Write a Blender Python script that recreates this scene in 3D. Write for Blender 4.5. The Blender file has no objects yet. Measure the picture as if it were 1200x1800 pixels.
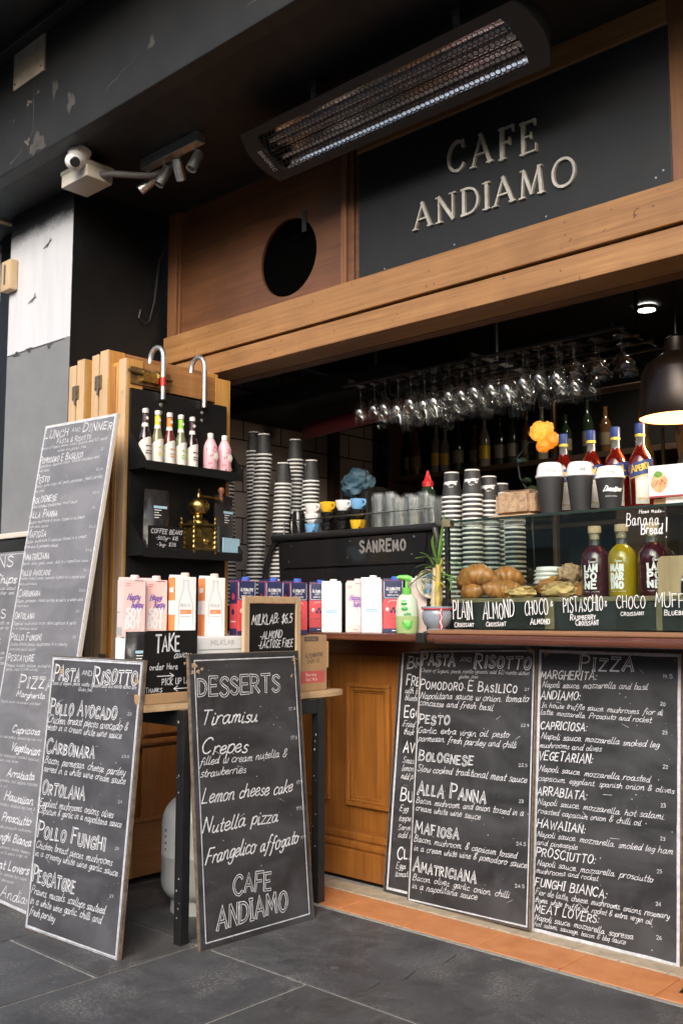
import bpy, bmesh, math, random
from mathutils import Vector, Matrix, Euler
random.seed(7)
R = math.radians
scene = bpy.context.scene
COL = scene.collection

# ------------------------------------------------------------------ camera, sky, sun, exposure
cam_d = bpy.data.cameras.new("camera")
cam = bpy.data.objects.new("camera", cam_d); COL.objects.link(cam)
cam.location = (0.0, -3.4, 1.25)
cam.rotation_euler = (R(90) + math.atan(180/1725), 0, R(42.7))
cam_d.sensor_fit = 'VERTICAL'; cam_d.sensor_height = 36.0; cam_d.lens = 34.5
cam_d.clip_start = 0.05; cam_d.clip_end = 3000
cam_d.dof.use_dof = True; cam_d.dof.focus_distance = 3.9; cam_d.dof.aperture_fstop = 5.0
scene.camera = cam

SUN_EL, SUN_AZ = 29, 152
world = bpy.data.worlds.new("World"); scene.world = world; world.use_nodes = True
wn = world.node_tree.nodes; wl = world.node_tree.links
sky = wn.new("ShaderNodeTexSky"); sky.sky_type = 'NISHITA'; sky.sun_disc = False
sky.sun_elevation = R(SUN_EL); sky.sun_rotation = R(SUN_AZ); sky.air_density = 1.0; sky.dust_density = 4.0; sky.ozone_density = 1.0
bg = wn["Background"]; bg.inputs[1].default_value = 0.13
wl.new(sky.outputs[0], bg.inputs[0])
sd = bpy.data.lights.new("sun", 'SUN'); sd.energy = 1.5; sd.angle = R(50); sd.color = (1.0, 0.995, 0.98)
so = bpy.data.objects.new("sun", sd); COL.objects.link(so)
sdir = Vector((math.sin(R(SUN_AZ))*math.cos(R(SUN_EL)), math.cos(R(SUN_AZ))*math.cos(R(SUN_EL)), math.sin(R(SUN_EL))))
so.rotation_euler = sdir.to_track_quat('Z', 'Y').to_euler(); so.location = (0, -8, 8)
scene.view_settings.view_transform = 'Standard'; scene.view_settings.look = 'None'
scene.view_settings.exposure = 1.0; scene.view_settings.gamma = 1.0
scene.render.engine = 'CYCLES'
cy = scene.cycles
cy.use_denoising = True; cy.max_bounces = 8; cy.transparent_max_bounces = 24; cy.caustics_reflective = False; cy.caustics_refractive = False
cy.sample_clamp_indirect = 4.0

# ------------------------------------------------------------------ materials
MATS = {}
def nm(name):
    m = bpy.data.materials.new(name); m.use_nodes = True
    n = m.node_tree.nodes; l = m.node_tree.links
    MATS[name] = m
    return m, n, l, n["Principled BSDF"]
def coords(n, l, scale=(1, 1, 1), rot=(0, 0, 0)):
    tc = n.new("ShaderNodeTexCoord"); mp = n.new("ShaderNodeMapping")
    mp.inputs['Scale'].default_value = scale; mp.inputs['Rotation'].default_value = rot
    l.new(tc.outputs['Object'], mp.inputs['Vector'])
    return mp.outputs[0]
def noise(n, l, vec, scale, detail=6, rough=.6, dist=0):
    t = n.new("ShaderNodeTexNoise"); t.inputs['Scale'].default_value = scale
    t.inputs['Detail'].default_value = detail; t.inputs['Roughness'].default_value = rough; t.inputs['Distortion'].default_value = dist
    l.new(vec, t.inputs['Vector'])
    return t.outputs['Fac']
def ramp(n, l, fac, stops):
    r = n.new("ShaderNodeValToRGB"); e = r.color_ramp.elements
    while len(e) < len(stops): e.new(.5)
    for i, (p, c) in enumerate(stops):
        e[i].position = p; e[i].color = (c[0], c[1], c[2], 1) if not isinstance(c, (int, float)) else (c, c, c, 1)
    l.new(fac, r.inputs[0])
    return r.outputs[0]
def mixc(n, l, fac, a, b, mode='MIX'):
    m = n.new("ShaderNodeMix"); m.data_type = 'RGBA'; m.blend_type = mode
    for i, v in ((0, fac), (6, a), (7, b)):
        if hasattr(v, 'links'): l.new(v, m.inputs[i])
        elif i == 0: m.inputs[i].default_value = v
        else: m.inputs[i].default_value = (v[0], v[1], v[2], 1)
    return m.outputs[2]
def bump(n, l, h, b, strength=.2, dist=.004):
    bp = n.new("ShaderNodeBump"); bp.inputs['Strength'].default_value = strength; bp.inputs['Distance'].default_value = dist
    l.new(h, bp.inputs['Height']); l.new(bp.outputs[0], b.inputs['Normal'])
def pm(name, col, rough=.5, metal=0.0, var=.25, vs=9, bmp=0.0, bs=60, coat=0.0, trans=0.0, spec=None):
    m, n, l, b = nm(name)
    v = coords(n, l)
    f = noise(n, l, v, vs, 7, .65)
    c0 = tuple(x*(1-var) for x in col); c1 = tuple(min(1, x*(1+var*.8)) for x in col)
    l.new(ramp(n, l, f, [(.28, c0), (.72, c1)]), b.inputs['Base Color'])
    f2 = noise(n, l, v, vs*2.3, 5, .6)
    mr = n.new("ShaderNodeMapRange"); mr.inputs[3].default_value = max(0.02, rough*.75); mr.inputs[4].default_value = min(1, rough*1.25)
    l.new(f2, mr.inputs[0]); l.new(mr.outputs[0], b.inputs['Roughness'])
    b.inputs['Metallic'].default_value = metal; b.inputs['Coat Weight'].default_value = coat
    b.inputs['Coat Roughness'].default_value = .12
    b.inputs['Transmission Weight'].default_value = trans
    if spec is not None: b.inputs['Specular IOR Level'].default_value = spec
    if bmp: bump(n, l, noise(n, l, v, bs, 4, .6), b, bmp)
    return m
def wood(name, dark, mid, light, axis=0, rough=.42, coat=.25, s=1.0, wear=.0):
    m, n, l, b = nm(name)
    sc = [26*s, 26*s, 26*s]; sc[axis] = 1.1*s
    v = coords(n, l, sc)
    g1 = noise(n, l, v, 1.0, 9, .62, .35)
    sc2 = [130*s, 130*s, 130*s]; sc2[axis] = 3.0*s
    g2 = noise(n, l, coords(n, l, sc2), 1.0, 4, .6)
    c = ramp(n, l, g1, [(.25, dark), (.5, mid), (.78, light)])
    c = mixc(n, l, .35, c, ramp(n, l, g2, [(.3, tuple(x*.45 for x in mid)), (.65, light)]), 'MULTIPLY' if False else 'MIX')
    big = noise(n, l, coords(n, l), 2.2, 5, .6)
    c = mixc(n, l, ramp(n, l, big, [(.35, .0), (.75, .45)]), c, tuple(x*.55 for x in dark))
    if wear:
        w = noise(n, l, coords(n, l), 14, 8, .7)
        c = mixc(n, l, ramp(n, l, w, [(.62, 0.0), (.70, wear)]), c, (.12, .08, .05))
    l.new(c, b.inputs['Base Color'])
    l.new(ramp(n, l, g2, [(.2, rough*.8), (.8, min(1, rough*1.3))]), b.inputs['Roughness'])
    b.inputs['Coat Weight'].default_value = coat; b.inputs['Coat Roughness'].default_value = .25
    bump(n, l, g2, b, .12, .002)
    return m
def thin_glass(name, tint=(1, 1, 1), rough=.02, ior=1.45, extra=0.0):
    m = bpy.data.materials.new(name); m.use_nodes = True; MATS[name] = m
    n = m.node_tree.nodes; l = m.node_tree.links
    n.remove(n["Principled BSDF"])
    tr = n.new("ShaderNodeBsdfTransparent"); tr.inputs[0].default_value = (*tint, 1)
    gl = n.new("ShaderNodeBsdfGlossy"); gl.inputs['Roughness'].default_value = rough; gl.inputs[0].default_value = (1, 1, 1, 1)
    lw = n.new("ShaderNodeLayerWeight"); lw.inputs[0].default_value = .5       # thin sheet: same reflectance from both sides
    pw = n.new("ShaderNodeMath"); pw.operation = 'POWER'; pw.inputs[1].default_value = 4.0; l.new(lw.outputs['Facing'], pw.inputs[0])
    f0 = ((ior-1)/(ior+1))**2 + extra
    ad = n.new("ShaderNodeMath"); ad.operation = 'MULTIPLY_ADD'; ad.inputs[1].default_value = .85 - f0; ad.inputs[2].default_value = f0; ad.use_clamp = True
    l.new(pw.outputs[0], ad.inputs[0])
    mx = n.new("ShaderNodeMixShader")
    l.new(ad.outputs[0], mx.inputs[0]); l.new(tr.outputs[0], mx.inputs[1]); l.new(gl.outputs[0], mx.inputs[2])
    l.new(mx.outputs[0], n["Material Output"].inputs[0])
    return m
def glow(name, col, strength, var=0):
    m, n, l, b = nm(name)
    b.inputs['Base Color'].default_value = (*[min(1, c) for c in col], 1)
    b.inputs['Emission Color'].default_value = (*col, 1); b.inputs['Emission Strength'].default_value = strength
    if var:
        f = noise(n, l, coords(n, l), 15, 5, .6, .8)
        l.new(ramp(n, l, f, [(.3, (col[0]*.55, col[1]*.4, col[2]*.3)), (.68, col)]), b.inputs['Emission Color'])
    return m

wood('fascia_wood', (.21, .092, .030), (.385, .185, .064), (.50, .265, .10), 0, .45, .2, 1, .35)
wood('panel_wood', (.10, .040, .018), (.19, .075, .030), (.26, .11, .045), 0, .4, .25)
wood('stile_wood', (.16, .065, .025), (.28, .12, .048), (.36, .17, .07), 2, .45, .2)
wood('door_wood', (.46, .20, .05), (.68, .34, .085), (.80, .46, .14), 2, .4, .3, 1, .4)
wood('door_end_wood', (.52, .33, .17), (.70, .46, .25), (.80, .58, .36), 2, .55, .1, 1.2, .5)
wood('door_rail_wood', (.26, .11, .035), (.42, .19, .065), (.54, .27, .10), 1, .4, .3, 1, .4)
wood('counter_wood', (.17, .058, .013), (.34, .122, .022), (.44, .18, .038), 2, .32, .45, 1, .3)
wood('bar_top_wood', (.055, .018, .011), (.12, .036, .019), (.20, .072, .038), 0, .22, .7)
wood('bar_edge_light', (.22, .11, .06), (.34, .17, .09), (.44, .24, .13), 0, .3, .4)
wood('pale_wood', (.44, .27, .13), (.60, .40, .22), (.74, .54, .33), 1, .6, 0)
wood('pale_wood_up', (.44, .29, .15), (.60, .43, .25), (.74, .56, .36), 2, .6, 0)
wood('dark_table_wood', (.05, .03, .02), (.09, .05, .03), (.13, .08, .05), 0, .6, 0)
pm('black_paint', (.010, .010, .0105), .42, 0, .3, 5, .15, 90, spec=.3)
pm('black_matt', (.016, .016, .017), .65, 0, .3, 8)
pm('black_metal', (.022, .022, .023), .32, .2, .3, 20, .1, 120)
pm('black_gloss', (.012, .012, .013), .12, 0, .2, 8)
pm('heater_black', (.013, .013, .014), .5, 0, .15, 6)
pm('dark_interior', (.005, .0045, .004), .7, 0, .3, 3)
pm('soffit_black', (.010, .010, .011), .6, 0, .35, 3, .1, 60)
pm('sign_black', (.017, .018, .019), .5, 0, .3, 2.0, .04, 30)
pm('letter_metal', (.68, .63, .54), .42, .45, .3, 14, .2, 90)
pm('steel', (.55, .55, .55), .28, 1.0, .15, 30)
pm('brushed_steel', (.62, .62, .60), .35, .9, .2, 40)
pm('reflector', (.95, .95, .97), .12, 1.0, .05, 30, .15, 60)
pm('tube_glass', (.7, .66, .68), .15, .3, .3, 20)
pm('brass', (.42, .29, .09), .28, 1.0, .45, 22, .2, 60)
pm('old_brass', (.30, .21, .10), .4, .9, .5, 30, .2, 60)
pm('copper_wood', (.25, .09, .045), .3, 0, .3, 20)
pm('white_plastic', (.80, .80, .78), .35, 0, .06, 5)
pm('cream_plastic', (.62, .58, .50), .45, 0, .12, 6)
pm('white_card', (.86, .86, .86), .5, 0, .04, 6)
pm('pink_card', (.88, .60, .57), .5, 0, .05, 6)
pm('pale_pink', (.88, .70, .67), .5, 0, .05, 6)
pm('orange_card', (.83, .30, .10), .5, 0, .06, 6)
pm('peach_card', (.88, .66, .52), .5, 0, .05, 6)
pm('navy_card', (.028, .034, .105), .42, 0, .15, 6)
pm('red_card', (.72, .085, .095), .45, 0, .08, 6)
pm('magenta_card', (.65, .05, .12), .45, 0, .08, 6)
pm('violet_ink', (.22, .12, .42), .5, 0, .1, 6)
pm('blue_ink', (.35, .55, .82), .5, 0, .1, 6)
pm('grey_ink', (.40, .40, .42), .6, 0, .1, 6)
pm('dark_ink', (.10, .08, .07), .6, 0, .1, 6)
pm('white_ink', (.84, .84, .84), .6, 0, .05, 6)
pm('blue_cap', (.06, .14, .58), .35, 0, .1, 8)
pm('kraft', (.42, .26, .13), .8, 0, .12, 10, .05, 80)
pm('kraft_red', (.55, .11, .10), .75, 0, .12, 10)
pm('cup_black', (.026, .026, .027), .62, 0, .2, 20)
pm('cup_grey', (.030, .030, .031), .6, 0, .15, 20)
pm('cup_white', (.80, .79, .77), .45, 0, .06, 12)
pm('ceramic_white', (.80, .80, .79), .1, 0, .04, 5)
pm('ceramic_blue', (.20, .44, .74), .1, 0, .06, 5)
pm('ceramic_black', (.012, .012, .012), .10, 0, .2, 5)
pm('ceramic_yellow', (.80, .48, .03), .1, 0, .06, 5)
pm('pot_grey', (.27, .30, .35), .15, 0, .15, 9)
pm('cork', (.62, .45, .27), .8, 0, .25, 60)
pm('cap_white', (.75, .72, .66), .35, .2, .08, 20)
pm('label_white', (.80, .77, .70), .55, 0, .06, 14)
pm('yellow_label', (.80, .68, .05), .5, 0, .08, 14)
pm('orange_label', (.80, .25, .04), .5, 0, .08, 14)
pm('green_label', (.30, .66, .05), .5, 0, .08, 14)
pm('plum_label', (.06, .03, .04), .5, 0, .1, 14)
pm('drink_dark', (.022, .006, .010), .06, 0, .3, 8, coat=.5)
pm('drink_pale', (.30, .28, .14), .06, 0, .2, 8, coat=.5, trans=.3)
pm('drink_red', (.20, .032, .025), .06, 0, .2, 8, coat=.5, trans=.2)
pm('drink_lime', (.28, .29, .16), .06, 0, .2, 8, coat=.5, trans=.3)
pm('pink_bottle', (.80, .48, .53), .25, 0, .1, 26)
pm('rose_print', (.62, .20, .27), .4, 0, .3, 60)
pm('olive_print', (.35, .36, .10), .4, 0, .3, 60)
pm('raspberry_drink', (.065, .009, .018), .05, 0, .25, 6, coat=.6, trans=.15)
pm('mandarin_drink', (.42, .29, .012), .05, 0, .15, 6, coat=.6, trans=.2)
pm('aperitif_red', (.24, .012, .006), .04, 0, .6, 12, coat=.6, trans=.6)
pm('bottle_clear', (.22, .21, .20), .05, .2, .3, 14, coat=.5, trans=.3)
pm('deep_blue', (.022, .05, .19), .4, 0, .2, 20)
pm('gold_ink', (.75, .50, .06), .35, .3, .2, 20)
pm('coffee_bag_black', (.028, .026, .027), .22, 0, .35, 12, .5, 14)
pm('sky_label', (.42, .66, .80), .5, 0, .1, 9, .1, 20)
pm('green_pump', (.16, .55, .09), .3, 0, .08, 8)
pm('soap_bottle', (.66, .78, .60), .12, 0, .08, 6, trans=.25)
pm('soap_gel', (.45, .60, .25), .1, 0, .1, 6, trans=.25)
pm('soap_green', (.05, .40, .08), .4, 0, .1, 8)
pm('bamboo', (.52, .40, .12), .4, 0, .4, 16, .1, 40)
pm('bamboo_pale', (.60, .50, .32), .5, 0, .3, 16)
pm('leaf', (.10, .22, .035), .4, 0, .5, 12)
pm('leaf_dry', (.45, .38, .06), .5, 0, .4, 12)
pm('gas_grey', (.74, .77, .76), .38, .1, .12, 5, .06, 60)
pm('croissant_crust', (.43, .18, .048), .42, 0, .4, 22, .35, 60, coat=.2)
pm('pastry_pale', (.62, .42, .18), .6, 0, .4, 26, .5, 50)
pm('loaf_crust', (.46, .30, .18), .75, 0, .5, 45, .8, 60)
pm('grinder_brass', (.20, .14, .05), .35, .9, .6, 26, .3, 40)
pm('plywood_patch', (.42, .35, .27), .8, 0, .2, 14)
pm('soot_patch', (.06, .058, .055), .8, 0, .4, 14)
pm('chip_wood', (.48, .33, .20), .9, 0, .4, 70)
pm('chalk', (.68, .69, .72), .9, 0, .35, 45)
pm('chalk_board_ink', (.030, .030, .032), .75, 0, .2, 20)
pm('grey_upvc', (.60, .64, .68), .25, 0, .06, 3)
pm('yellow_panel', (.72, .60, .05), .5, 0, .1, 3)
pm('back_bottle_green', (.02, .035, .02), .08, 0, .4, 8)
pm('back_bottle_brown', (.10, .05, .018), .08, 0, .4, 8)
pm('back_bottle_pale', (.24, .22, .17), .08, 0, .4, 8)
pm('back_label', (.16, .13, .08), .6, 0, .3, 20)
pm('red_plastic', (.50, .02, .025), .3, 0, .1, 8)
pm('bronze', (.016, .009, .006), .30, .5, .3, 6)
pm('gold_foil', (.55, .36, .08), .3, .9, .6, 14, .6, 16)
pm('tan_art', (.36, .20, .09), .6, 0, .6, 16)
pm('blue_bag', (.10, .20, .28), .4, 0, .4, 10, .5, 20)
pm('food_pasta', (.80, .45, .22), .5, 0, .5, 40, .4, 60)
pm('food_green', (.16, .34, .05), .5, 0, .4, 40)
pm('food_red', (.55, .10, .05), .5, 0, .4, 40)
pm('maroon_strip', (.35, .05, .06), .5, 0, .1, 10)
pm('olive_trim', (.21, .18, .10), .5, .1, .3, 12)
pm('slate_panel', (.030, .034, .032), .35, 0, .35, 5)
pm('rope_red', (.60, .06, .09), .7, 0, .4, 120)
pm('conduit', (.13, .12, .115), .5, 0, .2, 9)
thin_glass('clear_glass', (.97, .98, .97), .22, 1.5, .10)
thin_glass('case_glass', (.90, .94, .92), .01, 1.35, .0)
thin_glass('wine_glass', (.96, .96, .95), .02, 1.5, .02)
thin_glass('plastic_wrap', (.99, .99, .99), .12, 1.3, .01)
thin_glass('shop_glass', (.9, .95, .97), .02, 1.15, .0)
glow('lamp_disc', (1.0, .97, .92), 14)
glow('backing_glow', (.72, .80, .86), .55)  # emission added behind the left shop pane to brighten it, not a lamp
glow('pendant_glow', (1.0, .72, .40), .62)
glow('flower_glow', (.95, .40, .05), .42, 1)

# chalkboards: slate paint with wiped smears
def board_mat(name, base, smear):
    m, n, l, b = nm(name)
    v = coords(n, l)
    a = noise(n, l, coords(n, l, (1.0, 1, 2.2)), 3.2, 7, .62, .8)
    s2 = noise(n, l, coords(n, l, (14, 1, 2)), 2.0, 5, .6)
    c = mixc(n, l, ramp(n, l, a, [(.38, 0.0), (.66, 1.0)]), base, smear)
    c = mixc(n, l, ramp(n, l, s2, [(.5, 0.0), (.8, .30)]), c, smear)
    spk = noise(n, l, v, 170, 3, .6)
    c = mixc(n, l, ramp(n, l, spk, [(.72, 0.0), (.76, .22)]), c, (.4, .4, .4))
    l.new(c, b.inputs['Base Color'])
    l.new(ramp(n, l, a, [(.3, .42), (.7, .62)]), b.inputs['Roughness'])
    bump(n, l, noise(n, l, v, 120, 4, .6), b, .06)
    return m
board_mat('slate', (.024, .024, .0255), (.060, .060, .065))
board_mat('slate_sheen', (.155, .155, .168), (.225, .225, .245))  # sky sheen of the tall leaning board put into a paler slate colour
board_mat('slate_mid', (.055, .055, .061), (.105, .105, .116))

# white/grey painted pillar with black over-spray at the top and grey paint at the bottom
def pillar_mat():
    m, n, l, b = nm('pillar_paint')
    tc = n.new("ShaderNodeTexCoord"); sx = n.new("ShaderNodeSeparateXYZ"); l.new(tc.outputs['Object'], sx.inputs[0])
    v = coords(n, l)
    f = noise(n, l, v, 7, 8, .65); g = noise(n, l, v, 60, 4, .7)
    st = noise(n, l, coords(n, l, (9, 9, 1.2)), 1.6, 6, .6)
    white = mixc(n, l, ramp(n, l, st, [(.4, 0.0), (.8, .5)]), (.60, .61, .645), (.42, .43, .46))
    white = mixc(n, l, ramp(n, l, noise(n, l, v, 26, 6, .7), [(.66, 0.0), (.72, .6)]), white, (.38, .36, .33))
    grey = mixc(n, l, f, (.155, .158, .165), (.235, .238, .25))
    def gt(sock, thr, w, ns, amt):
        ad = n.new("ShaderNodeMath"); ad.operation = 'MULTIPLY_ADD'; l.new(ns, ad.inputs[0]); ad.inputs[1].default_value = amt; l.new(sock, ad.inputs[2])
        mr = n.new("ShaderNodeMapRange"); mr.inputs[1].default_value = thr - w; mr.inputs[2].default_value = thr + w
        l.new(ad.outputs[0], mr.inputs[0]); return mr.outputs[0]
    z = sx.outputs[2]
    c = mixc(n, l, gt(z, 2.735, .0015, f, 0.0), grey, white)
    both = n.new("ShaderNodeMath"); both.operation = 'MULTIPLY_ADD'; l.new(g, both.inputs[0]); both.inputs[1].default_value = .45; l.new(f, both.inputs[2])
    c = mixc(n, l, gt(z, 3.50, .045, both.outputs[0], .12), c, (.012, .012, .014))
    c = mixc(n, l, gt(z, 1.62, .002, f, 0.0), (.03, .03, .032), c)
    l.new(c, b.inputs['Base Color']); b.inputs['Roughness'].default_value = .5
    bump(n, l, f, b, .15)
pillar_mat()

def beam_mat():
    m, n, l, b = nm('beam_paint')
    v = coords(n, l)
    f = noise(n, l, v, 4, 8, .65)
    c = ramp(n, l, f, [(.3, (.009, .009, .009)), (.75, (.020, .0195, .019))])
    c = mixc(n, l, ramp(n, l, noise(n, l, v, 9, 9, .75, .5), [(.67, 0.0), (.72, .55)]), c, (.085, .08, .075))
    l.new(c, b.inputs['Base Color']); b.inputs['Roughness'].default_value = .55
    bump(n, l, noise(n, l, v, 45, 5, .7), b, .25)
beam_mat()

def tile_wall_mat():
    m, n, l, b = nm('subway_tile')
    tc = n.new("ShaderNodeTexCoord"); mp = n.new("ShaderNodeMapping"); mp.inputs['Rotation'].default_value = (R(90), 0, R(90))
    sx = n.new("ShaderNodeSeparateXYZ"); cb = n.new("ShaderNodeCombineXYZ")
    l.new(tc.outputs['Object'], sx.inputs[0]); l.new(sx.outputs[1], cb.inputs[0]); l.new(sx.outputs[2], cb.inputs[1])
    bt = n.new("ShaderNodeTexBrick"); bt.inputs['Scale'].default_value = 1.0
    bt.inputs['Brick Width'].default_value = .34; bt.inputs['Row Height'].default_value = .17; bt.inputs['Mortar Size'].default_value = .005
    bt.inputs['Color1'].default_value = (.52, .44, .41, 1); bt.inputs['Color2'].default_value = (.58, .50, .46, 1); bt.inputs['Mortar'].default_value = (.05, .04, .035, 1)
    l.new(cb.outputs[0], bt.inputs['Vector'])
    l.new(bt.outputs['Color'], b.inputs['Base Color']); b.inputs['Roughness'].default_value = .25
tile_wall_mat()

def stone_mat():
    m, n, l, b = nm('bluestone')
    gi = n.new("ShaderNodeNewGeometry")
    v = coords(n, l)
    f = noise(n, l, v, 5, 9, .68, .3); g = noise(n, l, v, 60, 6, .7); w = noise(n, l, v, 2.6, 9, .72, .9)
    c = ramp(n, l, f, [(.32, (.036, .037, .040)), (.68, (.105, .106, .111))])
    c = mixc(n, l, .35, c, ramp(n, l, g, [(.3, (.03, .03, .032)), (.7, (.15, .15, .155))]))
    c = mixc(n, l, ramp(n, l, gi.outputs['Random Per Island'], [(0, 0.0), (1, .45)]), c, (.060, .056, .050))
    worn = n.new("ShaderNodeMath"); worn.operation = 'MULTIPLY'
    l.new(ramp(n, l, w, [(.50, 0.0), (.64, 1.0)]), worn.inputs[0]); l.new(ramp(n, l, noise(n, l, v, 95, 5, .75), [(.48, 0.0), (.60, .75)]), worn.inputs[1])
    c = mixc(n, l, worn.outputs[0], c, (.30, .285, .26))
    c = mixc(n, l, ramp(n, l, noise(n, l, v, 13, 2, .4), [(.735, 0.0), (.75, .55)]), c, (.19, .18, .165))
    c = mixc(n, l, ramp(n, l, noise(n, l, v, 3.7, 8, .7, .5), [(.56, 0.0), (.70, .6)]), c, (.022, .022, .024))
    l.new(c, b.inputs['Base Color'])
    l.new(ramp(n, l, f, [(.3, .38), (.7, .70)]), b.inputs['Roughness'])
    bump(n, l, noise(n, l, v, 38, 7, .7), b, .22, .004)
stone_mat()
pm('mortar', (.34, .32, .28), .95, 0, .4, 30, .4, 90)
pm('street', (.07, .07, .072), .9, 0, .3, 4)
def terracotta():
    m, n, l, b = nm('terracotta')
    gi = n.new("ShaderNodeNewGeometry"); v = coords(n, l)
    f = noise(n, l, v, 10, 8, .65)
    c = ramp(n, l, f, [(.3, (.50, .18, .060)), (.7, (.66, .28, .11))])
    c = mixc(n, l, ramp(n, l, gi.outputs['Random Per Island'], [(0, 0.0), (1, .5)]), c, (.62, .25, .10))
    c = mixc(n, l, ramp(n, l, noise(n, l, v, 7, 8, .75, .6), [(.64, 0.0), (.72, .6)]), c, (.14, .085, .05))
    l.new(c, b.inputs['Base Color']); b.inputs['Roughness'].default_value = .55
    bump(n, l, noise(n, l, v, 160, 3, .6), b, .12, .002)
terracotta()
pm('beige_tile', (.46, .38, .27), .6, 0, .3, 16, .1, 80)

pm('chalk_line', (.58, .59, .63), .9, 0, .3, 50)
pm('glass_edge', (.02, .035, .028), .15, 0, .2, 30)

pm('void_black', (.002, .002, .002), 1.0, 0, .1, 5, spec=0.0)
pm('edge_dark', (.17, .125, .085), .85, 0, .6, 40)
pm('lens_black', (.01, .01, .012), .35, 0, .1, 5)
pm('patch_grey', (.12, .105, .09), .9, 0, .4, 50)
pm('dent', (.10, .05, .025), .8, 0, .3, 40)

pm('machine_ink', (.22, .21, .20), .5, .2, .2, 30)
glow('flower_core', (.85, .25, .02), .38, 1)
pm('dim_label', (.20, .18, .14), .6, 0, .2, 20)

pm('dim_white', (.50, .52, .46), .5, 0, .12, 20)

pm('croissant_gold', (.74, .44, .16), .45, 0, .3, 30, .3, 60, coat=.2)

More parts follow.
